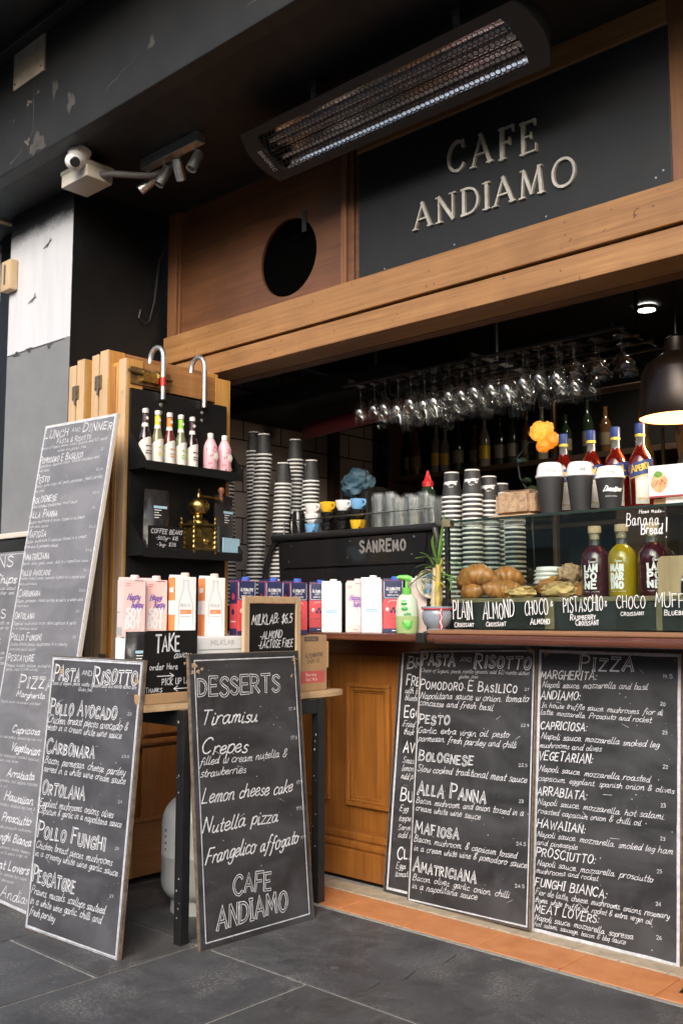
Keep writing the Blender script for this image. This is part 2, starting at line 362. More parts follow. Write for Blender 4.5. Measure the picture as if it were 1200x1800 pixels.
# ------------------------------------------------------------------ mesh helpers
class MB:
    """collects shapes (with a material slot each) that become ONE mesh object"""
    def __init__(s): s.v = []; s.f = []; s.mi = []; s.sm = []; s.mats = []
    def slot(s, name):
        if name not in s.mats: s.mats.append(name)
        return s.mats.index(name)
    def add(s, vs, fs, mat, smooth=False, T=None):
        o = len(s.v); k = s.slot(mat)
        s.v += [tuple(T @ Vector(p)) for p in vs] if T else [tuple(p) for p in vs]
        for f in fs: s.f.append([i+o for i in f]); s.mi.append(k); s.sm.append(smooth)
        return s
    def bm(s, b, mat, smooth=False, T=None):
        b.verts.index_update()
        s.add([v.co.copy() for v in b.verts], [[v.index for v in f.verts] for f in b.faces], mat, smooth, T); b.free(); return s
    def box(s, x0, x1, y0, y1, z0, z1, mat, bev=.003, T=None, seg=2):
        b = bmesh.new(); bmesh.ops.create_cube(b, size=1)
        for v in b.verts: v.co = Vector(((x0+x1)/2 + v.co.x*(x1-x0), (y0+y1)/2 + v.co.y*(y1-y0), (z0+z1)/2 + v.co.z*(z1-z0)))
        if bev: bmesh.ops.bevel(b, geom=list(b.edges), offset=min(bev, .45*min(abs(x1-x0), abs(y1-y0), abs(z1-z0))), segments=seg, affect='EDGES', profile=.6)
        return s.bm(b, mat, False, T)
    def lathe(s, prof, mat, seg=24, T=None, ax=(0, 0), smooth=True, closed=False, rib=0, cap=True):
        vs = []; fs = []; n = len(prof)
        for (r, z) in prof:
            for i in range(seg):
                a = 2*math.pi*i/seg; rr = r*(1 + (rib if i % 2 else 0))
                vs.append((ax[0]+rr*math.cos(a), ax[1]+rr*math.sin(a), z))
        for j in range(n-1):
            for i in range(seg):
                k = (i+1) % seg; fs.append([j*seg+i, j*seg+k, (j+1)*seg+k, (j+1)*seg+i])
        if not closed and not cap: pass
        elif not closed:
            if prof[0][0] > 1e-5: fs.append(list(range(seg))[::-1])
            if prof[-1][0] > 1e-5: fs.append([(n-1)*seg+i for i in range(seg)])
        else:
            for i in range(seg):
                k = (i+1) % seg; fs.append([(n-1)*seg+i, (n-1)*seg+k, k, i])
        return s.add(vs, fs, mat, smooth, T)
    def tube(s, path, r, mat, seg=10, T=None, caps=True):
        P = [Vector(p) for p in path]; n = len(P); vs = []; fs = []; up = Vector((0.13, .27, 1)).normalized(); prev = None
        for i in range(n):
            t = (P[min(i+1, n-1)] - P[max(i-1, 0)]).normalized()
            if prev is None:
                a = t.cross(up if abs(t.dot(up)) < .95 else Vector((1, 0, 0))).normalized()
            else: a = (prev - t*prev.dot(t)).normalized()
            prev = a; b = t.cross(a); rr = r[i] if isinstance(r, (list, tuple)) else r
            for k in range(seg):
                q = 2*math.pi*k/seg; vs.append(P[i] + a*math.cos(q)*rr + b*math.sin(q)*rr)
        for j in range(n-1):
            for i in range(seg):
                k = (i+1) % seg; fs.append([j*seg+i, j*seg+k, (j+1)*seg+k, (j+1)*seg+i])
        if caps: fs += [list(range(seg))[::-1], [(n-1)*seg+i for i in range(seg)]]
        return s.add(vs, fs, mat, True, T)
    def prism(s, poly, y0, y1, mat, T=None):
        """polygon in the x,z plane given depth from y0 (front) to y1"""
        n = len(poly); vs = [(x, y0, z) for x, z in poly] + [(x, y1, z) for x, z in poly]
        fs = [list(range(n)), [n+i for i in range(n)][::-1]] + [[i, n+i, n+(i+1) % n, (i+1) % n] for i in range(n)]
        return s.add(vs, fs, mat, False, T)
    def quad(s, u0, u1, v0, v1, y, mat, T=None): return s.add([(u0, y, v0), (u1, y, v0), (u1, y, v1), (u0, y, v1)], [[0, 1, 2, 3]], mat, False, T)
    def blob(s, c, rad, mat, sub=3, amp=.15, fr=3.0, seed=0, T=None):
        from mathutils import noise as NZ
        b = bmesh.new(); bmesh.ops.create_icosphere(b, subdivisions=sub, radius=1)
        for v in b.verts:
            k = 1 + amp*NZ.fractal(v.co*fr + Vector((seed*7.1, seed*3.3, 0)), 1, 2, 4)
            v.co = Vector((c[0]+v.co.x*rad[0]*k, c[1]+v.co.y*rad[1]*k, c[2]+v.co.z*rad[2]*k))
        return s.bm(b, mat, True, T)
    def ribbon(s, pts, w, y, mat, T=None, jit=.12):
        """painted stroke: a mitred strip in the local x,z plane lying at depth y (facing -y)"""
        P = [Vector(p) for p in pts]; Q = [P[0]]
        for p in P[1:]:
            if (p-Q[-1]).length > w*.12: Q.append(p)
        if len(Q) < 2: Q = [P[0]-Vector((w*.25, 0)), P[0]+Vector((w*.25, 0))]
        cl = (Q[0]-Q[-1]).length < w*.5 and len(Q) > 4
        if not cl:
            Q[0] = Q[0] - (Q[1]-Q[0]).normalized()*w*.35; Q[-1] = Q[-1] + (Q[-1]-Q[-2]).normalized()*w*.35
        L = []; n = len(Q)
        for i in range(n):
            a = (Q[i]-Q[i-1]) if (i > 0 or cl) else (Q[1]-Q[0]); b = (Q[(i+1) % n]-Q[i]) if (i < n-1 or cl) else a
            if a.length < 1e-9: a = b
            if b.length < 1e-9: b = a
            a = a.normalized(); b = b.normalized(); t = (a+b)
            t = t.normalized() if t.length > 1e-4 else a
            nn = Vector((-t.y, t.x)); c = max(.5, abs(nn.dot(Vector((-a.y, a.x)))))
            h = w*.5*(1+random.uniform(-jit, jit))/c; L.append((Q[i]+nn*h, Q[i]-nn*h))
        vs = []; fs = []
        for a, b in L: vs += [(a.x, y, a.y), (b.x, y, b.y)]
        for i in range(n-1 + (1 if cl else 0)):
            j = (i+1) % n; fs.append([2*i, 2*i+1, 2*j+1, 2*j])
        return s.add(vs, fs, mat, False, T)
    def build(s, name, parent=None, loc=None, sharp=35, org=None):
        if org is not None or (parent is not None and loc is None and parent.get('w')):      # shapes were given in world coordinates
            d = org if org is not None else parent.location; s.v = [(a-d[0], b-d[1], c-d[2]) for a, b, c in s.v]
        me = bpy.data.meshes.new(name); me.from_pydata(s.v, [], s.f)
        for k in s.mats: me.materials.append(MATS[k])
        me.polygons.foreach_set('material_index', s.mi); me.polygons.foreach_set('use_smooth', s.sm)
        if any(s.sm):
            b = bmesh.new(); b.from_mesh(me)
            for e in b.edges:
                if len(e.link_faces) == 2 and e.calc_face_angle(0) > R(sharp): e.smooth = False
            b.to_mesh(me); b.free()
        me.update()
        o = bpy.data.objects.new(name, me); COL.objects.link(o)
        if parent is not None: o.parent = parent
        if loc is not None: o.location = loc
        return o

def tag(o, label, cat, group=None, kind=None):
    if label: o['label'] = label
    if cat: o['category'] = cat
    if group: o['group'] = group
    if kind: o['kind'] = kind
    return o
def thing(name, label, cat, loc=(0, 0, 0), group=None, world=True, rz=0):
    o = bpy.data.objects.new(name, None); COL.objects.link(o); o.location = loc; o.rotation_euler = (0, 0, rz)
    o.empty_display_size = .05
    if world: o['w'] = 1
    return tag(o, label, cat, group)
def dup(root, loc, label=None, rz=None, scale=None, group=None):
    r = root.copy(); COL.objects.link(r); r.location = loc
    if rz is not None: r.rotation_euler = (0, 0, rz)
    if scale: r.scale = scale
    if label: r['label'] = label
    if group: r['group'] = group
    for ch in list(root.children):
        c = ch.copy(); COL.objects.link(c); c.parent = r
        for g in ch.children:
            d = g.copy(); COL.objects.link(d); d.parent = c
    return r
def struct(name, mb):
    o = mb.build(name); o['kind'] = 'structure'; return o
def TR(loc, rz=0, rx=0, ry=0): return Matrix.Translation(loc) @ Matrix.Rotation(rz, 4, 'Z') @ Matrix.Rotation(rx, 4, 'X') @ Matrix.Rotation(ry, 4, 'Y')

# ------------------------------------------------------------------ hand lettering: single-stroke alphabet
O_ = "~.28,1 .09,.86 0,.5 .09,.14 .28,0 .47,.14 .56,.5 .47,.86 .28,1"
GL = {
'A': "0,0 .3,1 .6,0;.12,.35 .48,.35", 'B': "0,0 0,1;~0,1 .34,.95 .42,.77 .3,.57 0,.53;~0,.53 .4,.48 .52,.27 .38,.04 0,0",
'C': "~.55,.84 .42,.99 .2,.93 .03,.65 .03,.35 .18,.06 .4,0 .56,.15", 'D': "0,0 0,1;~0,1 .3,.94 .5,.7 .52,.38 .36,.08 0,0",
'E': "0,0 0,1;.46,1 0,1;0,0 .48,0;0,.52 .38,.52", 'F': "0,0 0,1;.46,1 0,1;0,.52 .36,.52",
'G': "~.55,.85 .4,1 .18,.93 .03,.65 .03,.35 .18,.05 .4,.02 .55,.15;.56,.1 .56,.45 .34,.45", 'H': "0,0 0,1;.5,0 .5,1;0,.52 .5,.52",
'I': "0,0 0,1;-.08,1 .08,1;-.08,0 .08,0", 'J': "~.35,1 .35,.3 .28,.06 .12,0 0,.14", 'K': "0,0 0,1;.48,1 .02,.45 .5,0", 'L': "0,1 0,0;0,0 .42,0",
'M': "0,0 .06,1;.06,1 .33,.3 .6,1;.6,1 .66,0", 'N': "0,0 0,1;0,1 .48,0;.48,0 .48,1", 'O': O_, 'P': "0,0 0,1;~0,1 .36,.95 .47,.74 .36,.5 0,.46",
'Q': O_+";.35,.25 .58,-.05", 'R': "0,0 0,1;~0,1 .36,.95 .47,.74 .36,.5 0,.46;.18,.47 .5,0", 'S': "~.46,.86 .3,1 .1,.93 .04,.74 .2,.56 .4,.42 .48,.24 .36,.04 .16,0 0,.16",
'T': "0,1 .54,1;.27,1 .27,0", 'U': "~0,1 0,.3 .1,.04 .26,0 .42,.06 .5,.3 .5,1", 'V': "0,1 .27,0 .54,1", 'W': "0,1 .17,0 .36,.8 .55,0 .72,1",
'X': "0,0 .5,1;0,1 .5,0", 'Y': "0,1 .26,.5 .52,1;.26,.5 .26,0", 'Z': "0,1 .5,1;.5,1 0,0;0,0 .52,0",
'0': O_, '1': "0,.8 .16,1 .16,0", '2': "~0,.8 .12,.98 .34,.98 .42,.76 .3,.45 0,0;0,0 .46,0", '3': "~0,.9 .2,1 .4,.85 .34,.62 .16,.53 .38,.46 .46,.24 .3,.02 0,.08",
'4': ".36,0 .36,1 0,.3 .48,.3", '5': ".42,1 .06,1 .03,.56;~.03,.56 .26,.62 .44,.42 .38,.1 .18,0 0,.08", '6': "~.4,.95 .16,.8 .02,.4 .08,.08 .26,0 .44,.14 .42,.4 .24,.5 .05,.35",
'7': "0,1 .45,1 .14,0", '8': "~.24,.53 .05,.68 .08,.92 .24,1 .42,.9 .42,.68 .24,.53 .03,.36 .04,.08 .24,0 .46,.1 .44,.36 .24,.53", '9': "~.42,.6 .25,.48 .05,.6 .06,.88 .24,1 .42,.88 .42,.5 .32,.1 .12,0",
'a': "~.4,.48 .24,.56 .05,.42 .03,.16 .14,0 .3,.1 .41,.5;~.41,.52 .39,.16 .46,.02 .56,.1", 'b': "0,1 .02,.1;~.02,.3 .14,.52 .32,.52 .4,.28 .3,.04 .14,0 .02,.1",
'c': "~.4,.46 .26,.56 .08,.46 .02,.24 .1,.03 .26,0 .42,.1", 'd': "~.38,.46 .24,.55 .06,.42 .03,.16 .14,0 .3,.1 .4,.4;.46,1 .4,.06;~.4,.1 .46,0 .54,.08",
'e': "~.03,.24 .34,.34 .34,.5 .2,.56 .04,.4 .03,.14 .16,0 .3,.03 .44,.15", 'f': "~.42,.92 .3,1 .2,.86 .14,.2 .08,-.25 .0,-.3;.04,.52 .34,.52",
'g': "~.4,.46 .24,.56 .05,.42 .03,.18 .14,.04 .3,.12 .41,.5;~.41,.52 .38,0 .28,-.3 .1,-.34 .0,-.22", 'h': "0,1 0,0;~.0,.3 .14,.52 .3,.54 .36,.36 .36,.08 .42,0 .5,.06",
'i': "~.0,.52 .0,.12 .06,0 .16,.08;.02,.74 .03,.76", 'j': "~.14,.52 .12,-.1 .04,-.3 -.08,-.3;.15,.74 .16,.76", 'k': "0,1 0,0;.36,.54 .02,.22 .38,0", 'l': "~.04,1 .0,.3 .03,.05 .12,0 .2,.08",
'm': "~.0,.5 .02,.3 .0,0;~.0,.3 .12,.54 .24,.5 .25,0;~.25,.3 .38,.54 .5,.5 .5,.1 .56,0 .64,.06", 'n': "~0,.5 .02,.3 0,0;~0,.3 .14,.54 .3,.52 .34,.3 .35,.06 .41,0 .49,.06",
'o': "~.2,.56 .05,.46 .01,.24 .08,.03 .22,0 .37,.1 .4,.32 .33,.5 .2,.56;~.33,.5 .42,.42 .5,.46", 'p': "0,.52 -.02,-.34;~0,.3 .12,.52 .3,.54 .4,.32 .3,.05 .14,0 .0,.1",
'q': "~.4,.46 .24,.56 .05,.42 .03,.16 .14,0 .3,.1 .41,.5;.42,.54 .4,-.34", 'r': "~0,.52 .02,.3 0,0;~.0,.28 .1,.48 .22,.56 .34,.48", 's': "~.32,.48 .2,.56 .06,.48 .08,.34 .26,.24 .32,.1 .2,0 .0,.06",
't': "~.12,.9 .1,.2 .16,0 .28,.06;.0,.56 .28,.58", 'u': "~0,.52 0,.16 .1,0 .24,.06 .34,.3;~.36,.52 .35,.12 .42,0 .5,.08", 'v': "0,.54 .16,0 .34,.54", 'w': "~0,.54 .04,.1 .14,0 .24,.16 .28,.46 .28,.16 .38,0 .5,.14 .54,.54",
'x': "0,.54 .34,0;.34,.54 0,0", 'y': "~0,.52 .02,.16 .14,.04 .28,.14 .36,.5;~.36,.52 .32,0 .22,-.3 .06,-.34 -.02,-.24", 'z': "0,.54 .34,.54 0,0 .36,.0",
'.': ".0,.03 .04,.03", ',': ".06,.06 .0,-.12", ':': ".0,.08 .03,.08;.03,.5 .06,.5", '-': "0,.4 .26,.4", '(': "~.14,1.04 .0,.7 .0,.25 .14,-.1", ')': "~0,1.04 .14,.7 .14,.25 0,-.1",
'&': "~.44,.06 .1,.62 .1,.9 .24,1 .36,.86 .26,.64 .04,.36 .06,.08 .24,0 .4,.16 .46,.4", '$': "~.44,.82 .26,.92 .06,.8 .08,.6 .4,.42 .42,.2 .24,.08 .02,.18;.25,1.04 .25,-.06", '!': ".03,1 .03,.32;.03,.03 .03,.05",
"'": ".04,1 .0,.82", '/': "0,0 .4,1"}
def parse(g):
    out = []
    for st in g.split(';'):
        sm = st[0] == '~'
        P = [tuple(map(float, q.split(','))) for q in st.lstrip('~').split()]
        if sm and len(P) > 2:
            Q = []; n = len(P); closed = P[0] == P[-1]
            for i in range(n-1):
                p0 = P[i-1] if i else (P[-2] if closed else P[0]); p1 = P[i]; p2 = P[i+1]; p3 = P[i+2] if i+2 < n else (P[1] if closed else P[-1])
                for k in range(4):
                    t = k/4; a = lambda d: .5*((2*p1[d]) + (-p0[d]+p2[d])*t + (2*p0[d]-5*p1[d]+4*p2[d]-p3[d])*t*t + (-p0[d]+3*p1[d]-3*p2[d]+p3[d])*t**3)
                    Q.append((a(0), a(1)))
            Q.append(P[-1]); P = Q
        out.append(P)
    return out
GLYPH = {k: parse(v) for k, v in GL.items()}
STY = {'i': (.092, .50), 'c': (.125, .30), 's': (.12, .12), 'd': (.17, .14), 'n': (.12, .04), 'b': (.155, .48), 'o': (.15, .06), 's2': (.13, .3), 'n2': (.11, .05), 'f': (.24, 0), 't': (.10, 0)}
def letter(mb, txt, u0, v0, u1, v1, h, st, ink='chalk', ground='chalk_board_ink', y=-.0012, T=None, wmul=1.0):
    """write txt along the baseline (u0,v0)-(u1,v1), squeezed or stretched to fit"""
    wd, sh = STY[st]; items = []; x = 0; low = st in ('i', 'b', 's2')
    first = True
    for ch in txt:
        if ch == ' ': x += .42; first = True; continue
        g = GLYPH.get(ch) or GLYPH['-']
        k = 1.0 if (st not in ('s', 'd') or first) else .76
        mx = max(p[0] for s_ in g for p in s_); mn = min(p[0] for s_ in g for p in s_)
        dy = random.uniform(-.05, .05); kk = k*random.uniform(.90, 1.08)
        items.append((g, x - mn*kk, kk, dy)); x += (mx-mn)*kk + (.09 if (low and ch.islower()) else (.20 if st != 'f' else .30)); first = False
    x = max(x, .2); d = Vector((u1-u0, v1-v0)); L = d.length or .01; e = d/L; nrm = Vector((-e.y, e.x)); sx = L/x
    w = wd*h*wmul; c = 0
    ph = random.uniform(0, 6); wob = .05 if low else .025
    for g, ox, kk, dy in items:
        tilt = random.uniform(-.07, .07)
        for si, s_ in enumerate(g):
            P = []
            for (px, py) in s_:
                X = (ox + px*kk)*sx + (sh + tilt)*py*kk*h*.8; Y = (py*kk + dy + wob*math.sin(5*ox/x*2+ph))*h
                q = Vector((u0, v0)) + e*X + nrm*Y; P.append((q.x, q.y))
            c += 1; zz = y - .00004*(c % 7)
            if st == 'o' or (st == 'd' and si == 0):
                ww = w*1.15
                mb.ribbon(P, ww, zz, ink, T); mb.ribbon(P, ww*(.5 if st == 'o' else .34), zz - .0004, ground, T, 0)
            else: mb.ribbon(P, w*(.62 if st == 'd' else 1), zz, ink, T)
def blot(mb, cx, cz, r, y, mat, seed, n=26, jag=.45, asp=1.0, T=None):
    rr = random.Random(seed); pts = []
    ph = [rr.uniform(0, 6.28) for _ in range(6)]
    for i in range(n):
        a = 2*math.pi*i/n; k = 1 + jag*(.5*math.sin(3*a+ph[0]) + .35*math.sin(5*a+ph[1]) + .3*math.sin(9*a+ph[2])) + rr.uniform(-.15, .15)*jag
        pts.append((cx + r*k*math.cos(a)*asp, y, cz + r*k*math.sin(a)))
    mb.add([(cx, y, cz)] + pts, [[0, 1+i, 1+(i+1) % n] for i in range(n)], mat, False, T)

# poses (BL corner, lean, roll, yaw, width, height) and lettering (text, baseline start, baseline end, height, style) in metres on each board
POSE={
'pizza':(-2.1928,0.0815,0.0014,-0.0919,0.0024,0.0077,0.6104,1.1091),
'pasta_r':(-2.8103,0.0695,0.0000,-0.1280,-0.0327,-0.0594,0.6388,1.0975),
'dess':(-2.9631,-0.9594,0.0009,-0.0980,0.0015,1.5225,0.5737,1.0974),
'pasta_l':(-3.6927,-1.2630,0.0033,-0.0811,0.0057,0.0612,0.5860,1.0775),
'tall':(-4.3787,-1.1648,0.0179,-0.1327,0.0301,0.0084,0.6008,2.1751),
'bfast':(-2.9750,0.1020,0.0000,-0.1290,-0.0100,-0.0100,0.6200,1.1050),
'ins':(-5.0000,-1.0200,0.0000,-0.0524,0.0000,0.0000,0.6400,1.5600),
}
TEXT={
'pizza':[('PIZZA', 0.192, 1.035, 0.433, 1.035, 0.062, 'd'),
('MARGHERITA:', 0.012, 0.988, 0.27, 0.996, 0.0328, 'c'),
('Napoli sauce, mozzarella and basil', 0.022, 0.954, 0.48, 0.97, 0.0245, 'i'),
('ANDIAMO:', 0.015, 0.905, 0.2, 0.913, 0.0325, 'c'),
('In house truffle sauce. mushrooms. fior di', 0.022, 0.874, 0.54, 0.876, 0.0213, 'i'),
('latte. mozzarella. Prosciuto and rocket.', 0.017, 0.844, 0.501, 0.847, 0.0212, 'i'),
('CAPRICIOSA:', 0.019, 0.787, 0.231, 0.793, 0.0322, 'c'),
('Napoli sauce. mozzarella smoked leg', 0.023, 0.749, 0.527, 0.757, 0.024, 'i'),
('mushrooms and olives', 0.018, 0.713, 0.292, 0.721, 0.022, 'i'),
('VEGETARIAN:', 0.014, 0.663, 0.258, 0.672, 0.0339, 'c'),
('Napoli sauce. mozzarella roasted', 0.019, 0.619, 0.493, 0.627, 0.0238, 'i'),
('capsicum. eggplant. spanish onion & olives', 0.014, 0.581, 0.586, 0.599, 0.0217, 'i'),
('ARRABIATA:', 0.013, 0.525, 0.237, 0.532, 0.0334, 'c'),
('Napoli sauce. mozzarella. hot salami.', 0.016, 0.489, 0.553, 0.5, 0.0235, 'i'),
('roasted capsicum onion & chilli oil', 0.018, 0.453, 0.459, 0.467, 0.0215, 'i'),
('HAWAIIAN:', 0.015, 0.4, 0.234, 0.405, 0.033, 'c'),
('Napoli sauce. mozzarella. smoked leg ham', 0.018, 0.364, 0.583, 0.382, 0.0232, 'i'),
('and pineapple', 0.017, 0.332, 0.2, 0.341, 0.0212, 'i'),
('PROSCIUTTO:', 0.015, 0.288, 0.279, 0.298, 0.0327, 'c'),
('Napoli sauce. mozzarella. prosciutto', 0.022, 0.253, 0.509, 0.274, 0.023, 'i'),
('mushrooms and rocket', 0.017, 0.224, 0.288, 0.24, 0.021, 'i'),
('FUNGHI BIANCA:', 0.015, 0.175, 0.329, 0.183, 0.0324, 'c'),
('Fior de latte, cheese. mushrooms. onions, rosemary', 0.017, 0.142, 0.57, 0.158, 0.0228, 'i'),
('thyme. white truffle oil, rocket & extra virgin oil', 0.015, 0.113, 0.504, 0.127, 0.0208, 'i'),
('MEAT LOVERS:', 0.017, 0.076, 0.299, 0.087, 0.0302, 'c'),
('Napoli sauce. mozzarella. sopressa', 0.018, 0.047, 0.434, 0.059, 0.0226, 'i'),
('hot salami, sausage, bacon & bbq sauce', 0.016, 0.024, 0.404, 0.034, 0.0188, 'i'),
('19.5', 0.537, 1.016, 0.58, 1.016, 0.0131, 'n'),
('20', 0.53, 0.913, 0.551, 0.912, 0.013, 'n'),
('23', 0.539, 0.808, 0.56, 0.808, 0.0129, 'n'),
('22', 0.542, 0.684, 0.563, 0.684, 0.0127, 'n'),
('23', 0.535, 0.544, 0.556, 0.545, 0.0126, 'n'),
('23', 0.534, 0.426, 0.555, 0.427, 0.0124, 'n'),
('25', 0.523, 0.309, 0.544, 0.311, 0.0123, 'n'),
('24', 0.519, 0.194, 0.541, 0.196, 0.0131, 'n'),
('26', 0.523, 0.078, 0.545, 0.081, 0.0129, 'n')],
'pasta_r':[('PASTA', 0.014, 1.025, 0.221, 1.025, 0.0598, 'd'),
('AND', 0.241, 1.043, 0.308, 1.042, 0.0199, 'n'),
('RISOTTO', 0.323, 1.02, 0.627, 1.012, 0.0634, 'd'),
('Choice of linguini, penne, risotto (gnocchi add $2) risotto dishes', 0.011, 0.995, 0.609, 0.989, 0.0172, 'i'),
('gluten free', 0.236, 0.97, 0.343, 0.97, 0.0154, 'i'),
('POMODORO E BASILICO', 0.013, 0.92, 0.558, 0.913, 0.0409, 's'),
('21', 0.589, 0.924, 0.61, 0.923, 0.0113, 'n'),
('Napolitana sauce w onion. tomato', 0.016, 0.877, 0.612, 0.876, 0.0294, 'i'),
('concasse and fresh basil', 0.011, 0.846, 0.431, 0.837, 0.0282, 'i'),
('PESTO', 0.016, 0.765, 0.204, 0.767, 0.0447, 'd'),
('22.9', 0.576, 0.777, 0.619, 0.777, 0.0112, 'n'),
('Garlic, extra virgin oil. pesto', 0.012, 0.723, 0.52, 0.727, 0.0278, 'i'),
('parmesan. fresh parsley and chilli', 0.017, 0.688, 0.557, 0.688, 0.0277, 'i'),
('BOLOGNESE', 0.027, 0.605, 0.344, 0.602, 0.046, 'd'),
('22.5', 0.57, 0.616, 0.616, 0.617, 0.012, 'n'),
('Slow cooked traditional meat sauce', 0.02, 0.556, 0.614, 0.554, 0.0294, 'i'),
('ALLA PANNA', 0.03, 0.458, 0.419, 0.456, 0.0561, 'd'),
('23', 0.578, 0.474, 0.602, 0.475, 0.0128, 'n'),
('Bacon. mushroom. and onion tossed in a', 0.023, 0.417, 0.603, 0.424, 0.0268, 'i'),
('cream white wine sauce', 0.023, 0.384, 0.385, 0.386, 0.0267, 'i'),
('MAFIOSA', 0.027, 0.291, 0.283, 0.294, 0.0509, 'd'),
('24.5', 0.571, 0.307, 0.62, 0.312, 0.0125, 'n'),
('Bacon. mushroom. & capsicum tossed', 0.022, 0.254, 0.576, 0.258, 0.0264, 'i'),
('in a cream white wine & pomodoro sauce', 0.025, 0.216, 0.625, 0.228, 0.0262, 'i'),
('AMATRICIANA', 0.027, 0.13, 0.382, 0.134, 0.05, 'd'),
('24.5', 0.57, 0.145, 0.619, 0.151, 0.0123, 'n'),
('Bacon. olives. garlic. onion. chilli', 0.026, 0.094, 0.545, 0.1, 0.0259, 'i'),
('in a napolitana sauce', 0.026, 0.059, 0.385, 0.069, 0.0258, 'i')],
'bfast':[('BREAKFAST', 0.054, 1.009, 0.446, 1.018, 0.0581, 'd'),
('FRENCH TOAST', 0.055, 0.928, 0.402, 0.934, 0.0519, 's'),
('with blueberries. maple syrup', 0.05, 0.891, 0.411, 0.896, 0.0276, 'i'),
('blueberry cream', 0.05, 0.859, 0.26, 0.862, 0.0275, 'i'),
('EGGS ON TOAST', 0.055, 0.781, 0.471, 0.797, 0.0524, 's'),
('Fried. scrambled or poached', 0.051, 0.739, 0.419, 0.753, 0.0272, 'i'),
('thick toast', 0.057, 0.704, 0.197, 0.709, 0.0271, 'i'),
('AVOCADO SMASH', 0.063, 0.621, 0.492, 0.645, 0.0516, 's'),
('Smashed avocado. fetta', 0.061, 0.576, 0.387, 0.592, 0.0268, 'i'),
('lemon on sourdough', 0.061, 0.542, 0.321, 0.553, 0.0267, 'i'),
('add poached egg', 0.059, 0.506, 0.267, 0.515, 0.0266, 'i'),
('BURGER', 0.065, 0.406, 0.287, 0.417, 0.055, 's'),
('Egg. bacon. cheese', 0.065, 0.362, 0.331, 0.384, 0.0263, 'i'),
('topped with relish', 0.062, 0.32, 0.306, 0.338, 0.0262, 'i'),
('Served with chips', 0.062, 0.281, 0.295, 0.299, 0.0261, 'i'),
('add hash brown', 0.065, 0.247, 0.283, 0.266, 0.026, 'i'),
('CLASSIC', 0.068, 0.157, 0.289, 0.177, 0.0538, 's'),
('Eggs. bacon. toast', 0.066, 0.115, 0.291, 0.141, 0.0257, 'i'),
('tomato. mushrooms', 0.062, 0.08, 0.307, 0.107, 0.0256, 'i')],
'dess':[('DESSERTS', 0.037, 0.933, 0.469, 0.932, 0.0674, 'o'),
('Tiramisu', 0.041, 0.825, 0.331, 0.82, 0.0565, 'i'),
('.17.5', 0.496, 0.849, 0.543, 0.851, 0.0118, 'n'),
('Crepes', 0.037, 0.712, 0.268, 0.703, 0.0573, 'i'),
('17.5', 0.503, 0.73, 0.541, 0.73, 0.0124, 'n'),
('filled w cream nutella &', 0.029, 0.671, 0.478, 0.663, 0.0313, 'i'),
('strawberries', 0.028, 0.627, 0.255, 0.623, 0.0311, 'i'),
('Lemon cheese cake', 0.031, 0.529, 0.496, 0.52, 0.0505, 'i'),
('17.5', 0.521, 0.545, 0.556, 0.547, 0.0122, 'n'),
('Nutella pizza', 0.029, 0.419, 0.411, 0.413, 0.054, 'i'),
('17.5', 0.512, 0.441, 0.544, 0.442, 0.0121, 'n'),
('Frangelico affogato', 0.036, 0.307, 0.513, 0.31, 0.0548, 'i'),
('17.5', 0.525, 0.323, 0.557, 0.324, 0.0112, 'n'),
('CAFE', 0.164, 0.174, 0.363, 0.158, 0.0658, 'o'),
("'", 0.307, 0.244, 0.332, 0.247, 0.0143, 'n'),
('ANDIAMO', 0.079, 0.062, 0.443, 0.063, 0.0707, 'o')],
'pasta_l':[('PASTA', 0.024, 0.98, 0.207, 0.983, 0.062, 'd'),
('AND', 0.214, 1.009, 0.284, 1.008, 0.0185, 'n'),
('RISOTTO', 0.294, 0.982, 0.57, 0.988, 0.0622, 'd'),
('Choice of linguini. penne. risotto. (gnocchi add $2) risotto dishes are', 0.011, 0.962, 0.558, 0.97, 0.0162, 'i'),
('Gluten free', 0.198, 0.945, 0.289, 0.946, 0.0138, 'i'),
('POLLO AVOCADO', 0.023, 0.846, 0.462, 0.849, 0.0545, 'd'),
('26', 0.521, 0.871, 0.547, 0.871, 0.0104, 'n'),
('Chicken breast pieces avocado &', 0.013, 0.808, 0.531, 0.813, 0.0318, 'i'),
('pesto in a cream white wine sauce', 0.01, 0.779, 0.497, 0.779, 0.028, 'i'),
('CARBONARA', 0.023, 0.688, 0.351, 0.693, 0.0536, 'd'),
('23.5', 0.509, 0.713, 0.556, 0.715, 0.0094, 'n'),
('Bacon. parmesan. cheese. parsley', 0.022, 0.646, 0.537, 0.648, 0.0294, 'i'),
('served in a white wine cream sauce', 0.02, 0.613, 0.544, 0.618, 0.0275, 'i'),
('ORTOLANA', 0.026, 0.526, 0.315, 0.53, 0.0526, 'd'),
('24', 0.512, 0.547, 0.538, 0.549, 0.01, 'n'),
('Eggplant. mushrooms. onions. olives', 0.015, 0.476, 0.49, 0.49, 0.0289, 'i'),
('Capsicum & garlic in a napolitana sauce', 0.012, 0.448, 0.543, 0.461, 0.027, 'i'),
('POLLO FUNGHI', 0.023, 0.359, 0.471, 0.367, 0.057, 'd'),
('25', 0.518, 0.379, 0.543, 0.381, 0.0098, 'n'),
('Chicken breast pieces. mushrooms', 0.02, 0.314, 0.509, 0.318, 0.0283, 'i'),
('in a creamy white wine garlic sauce', 0.021, 0.281, 0.547, 0.289, 0.0265, 'i'),
('PESCATORE', 0.02, 0.183, 0.307, 0.185, 0.0577, 'd'),
('29', 0.511, 0.208, 0.536, 0.211, 0.0097, 'n'),
('Prawns. mussels. scallops sauteed', 0.02, 0.137, 0.493, 0.146, 0.0295, 'i'),
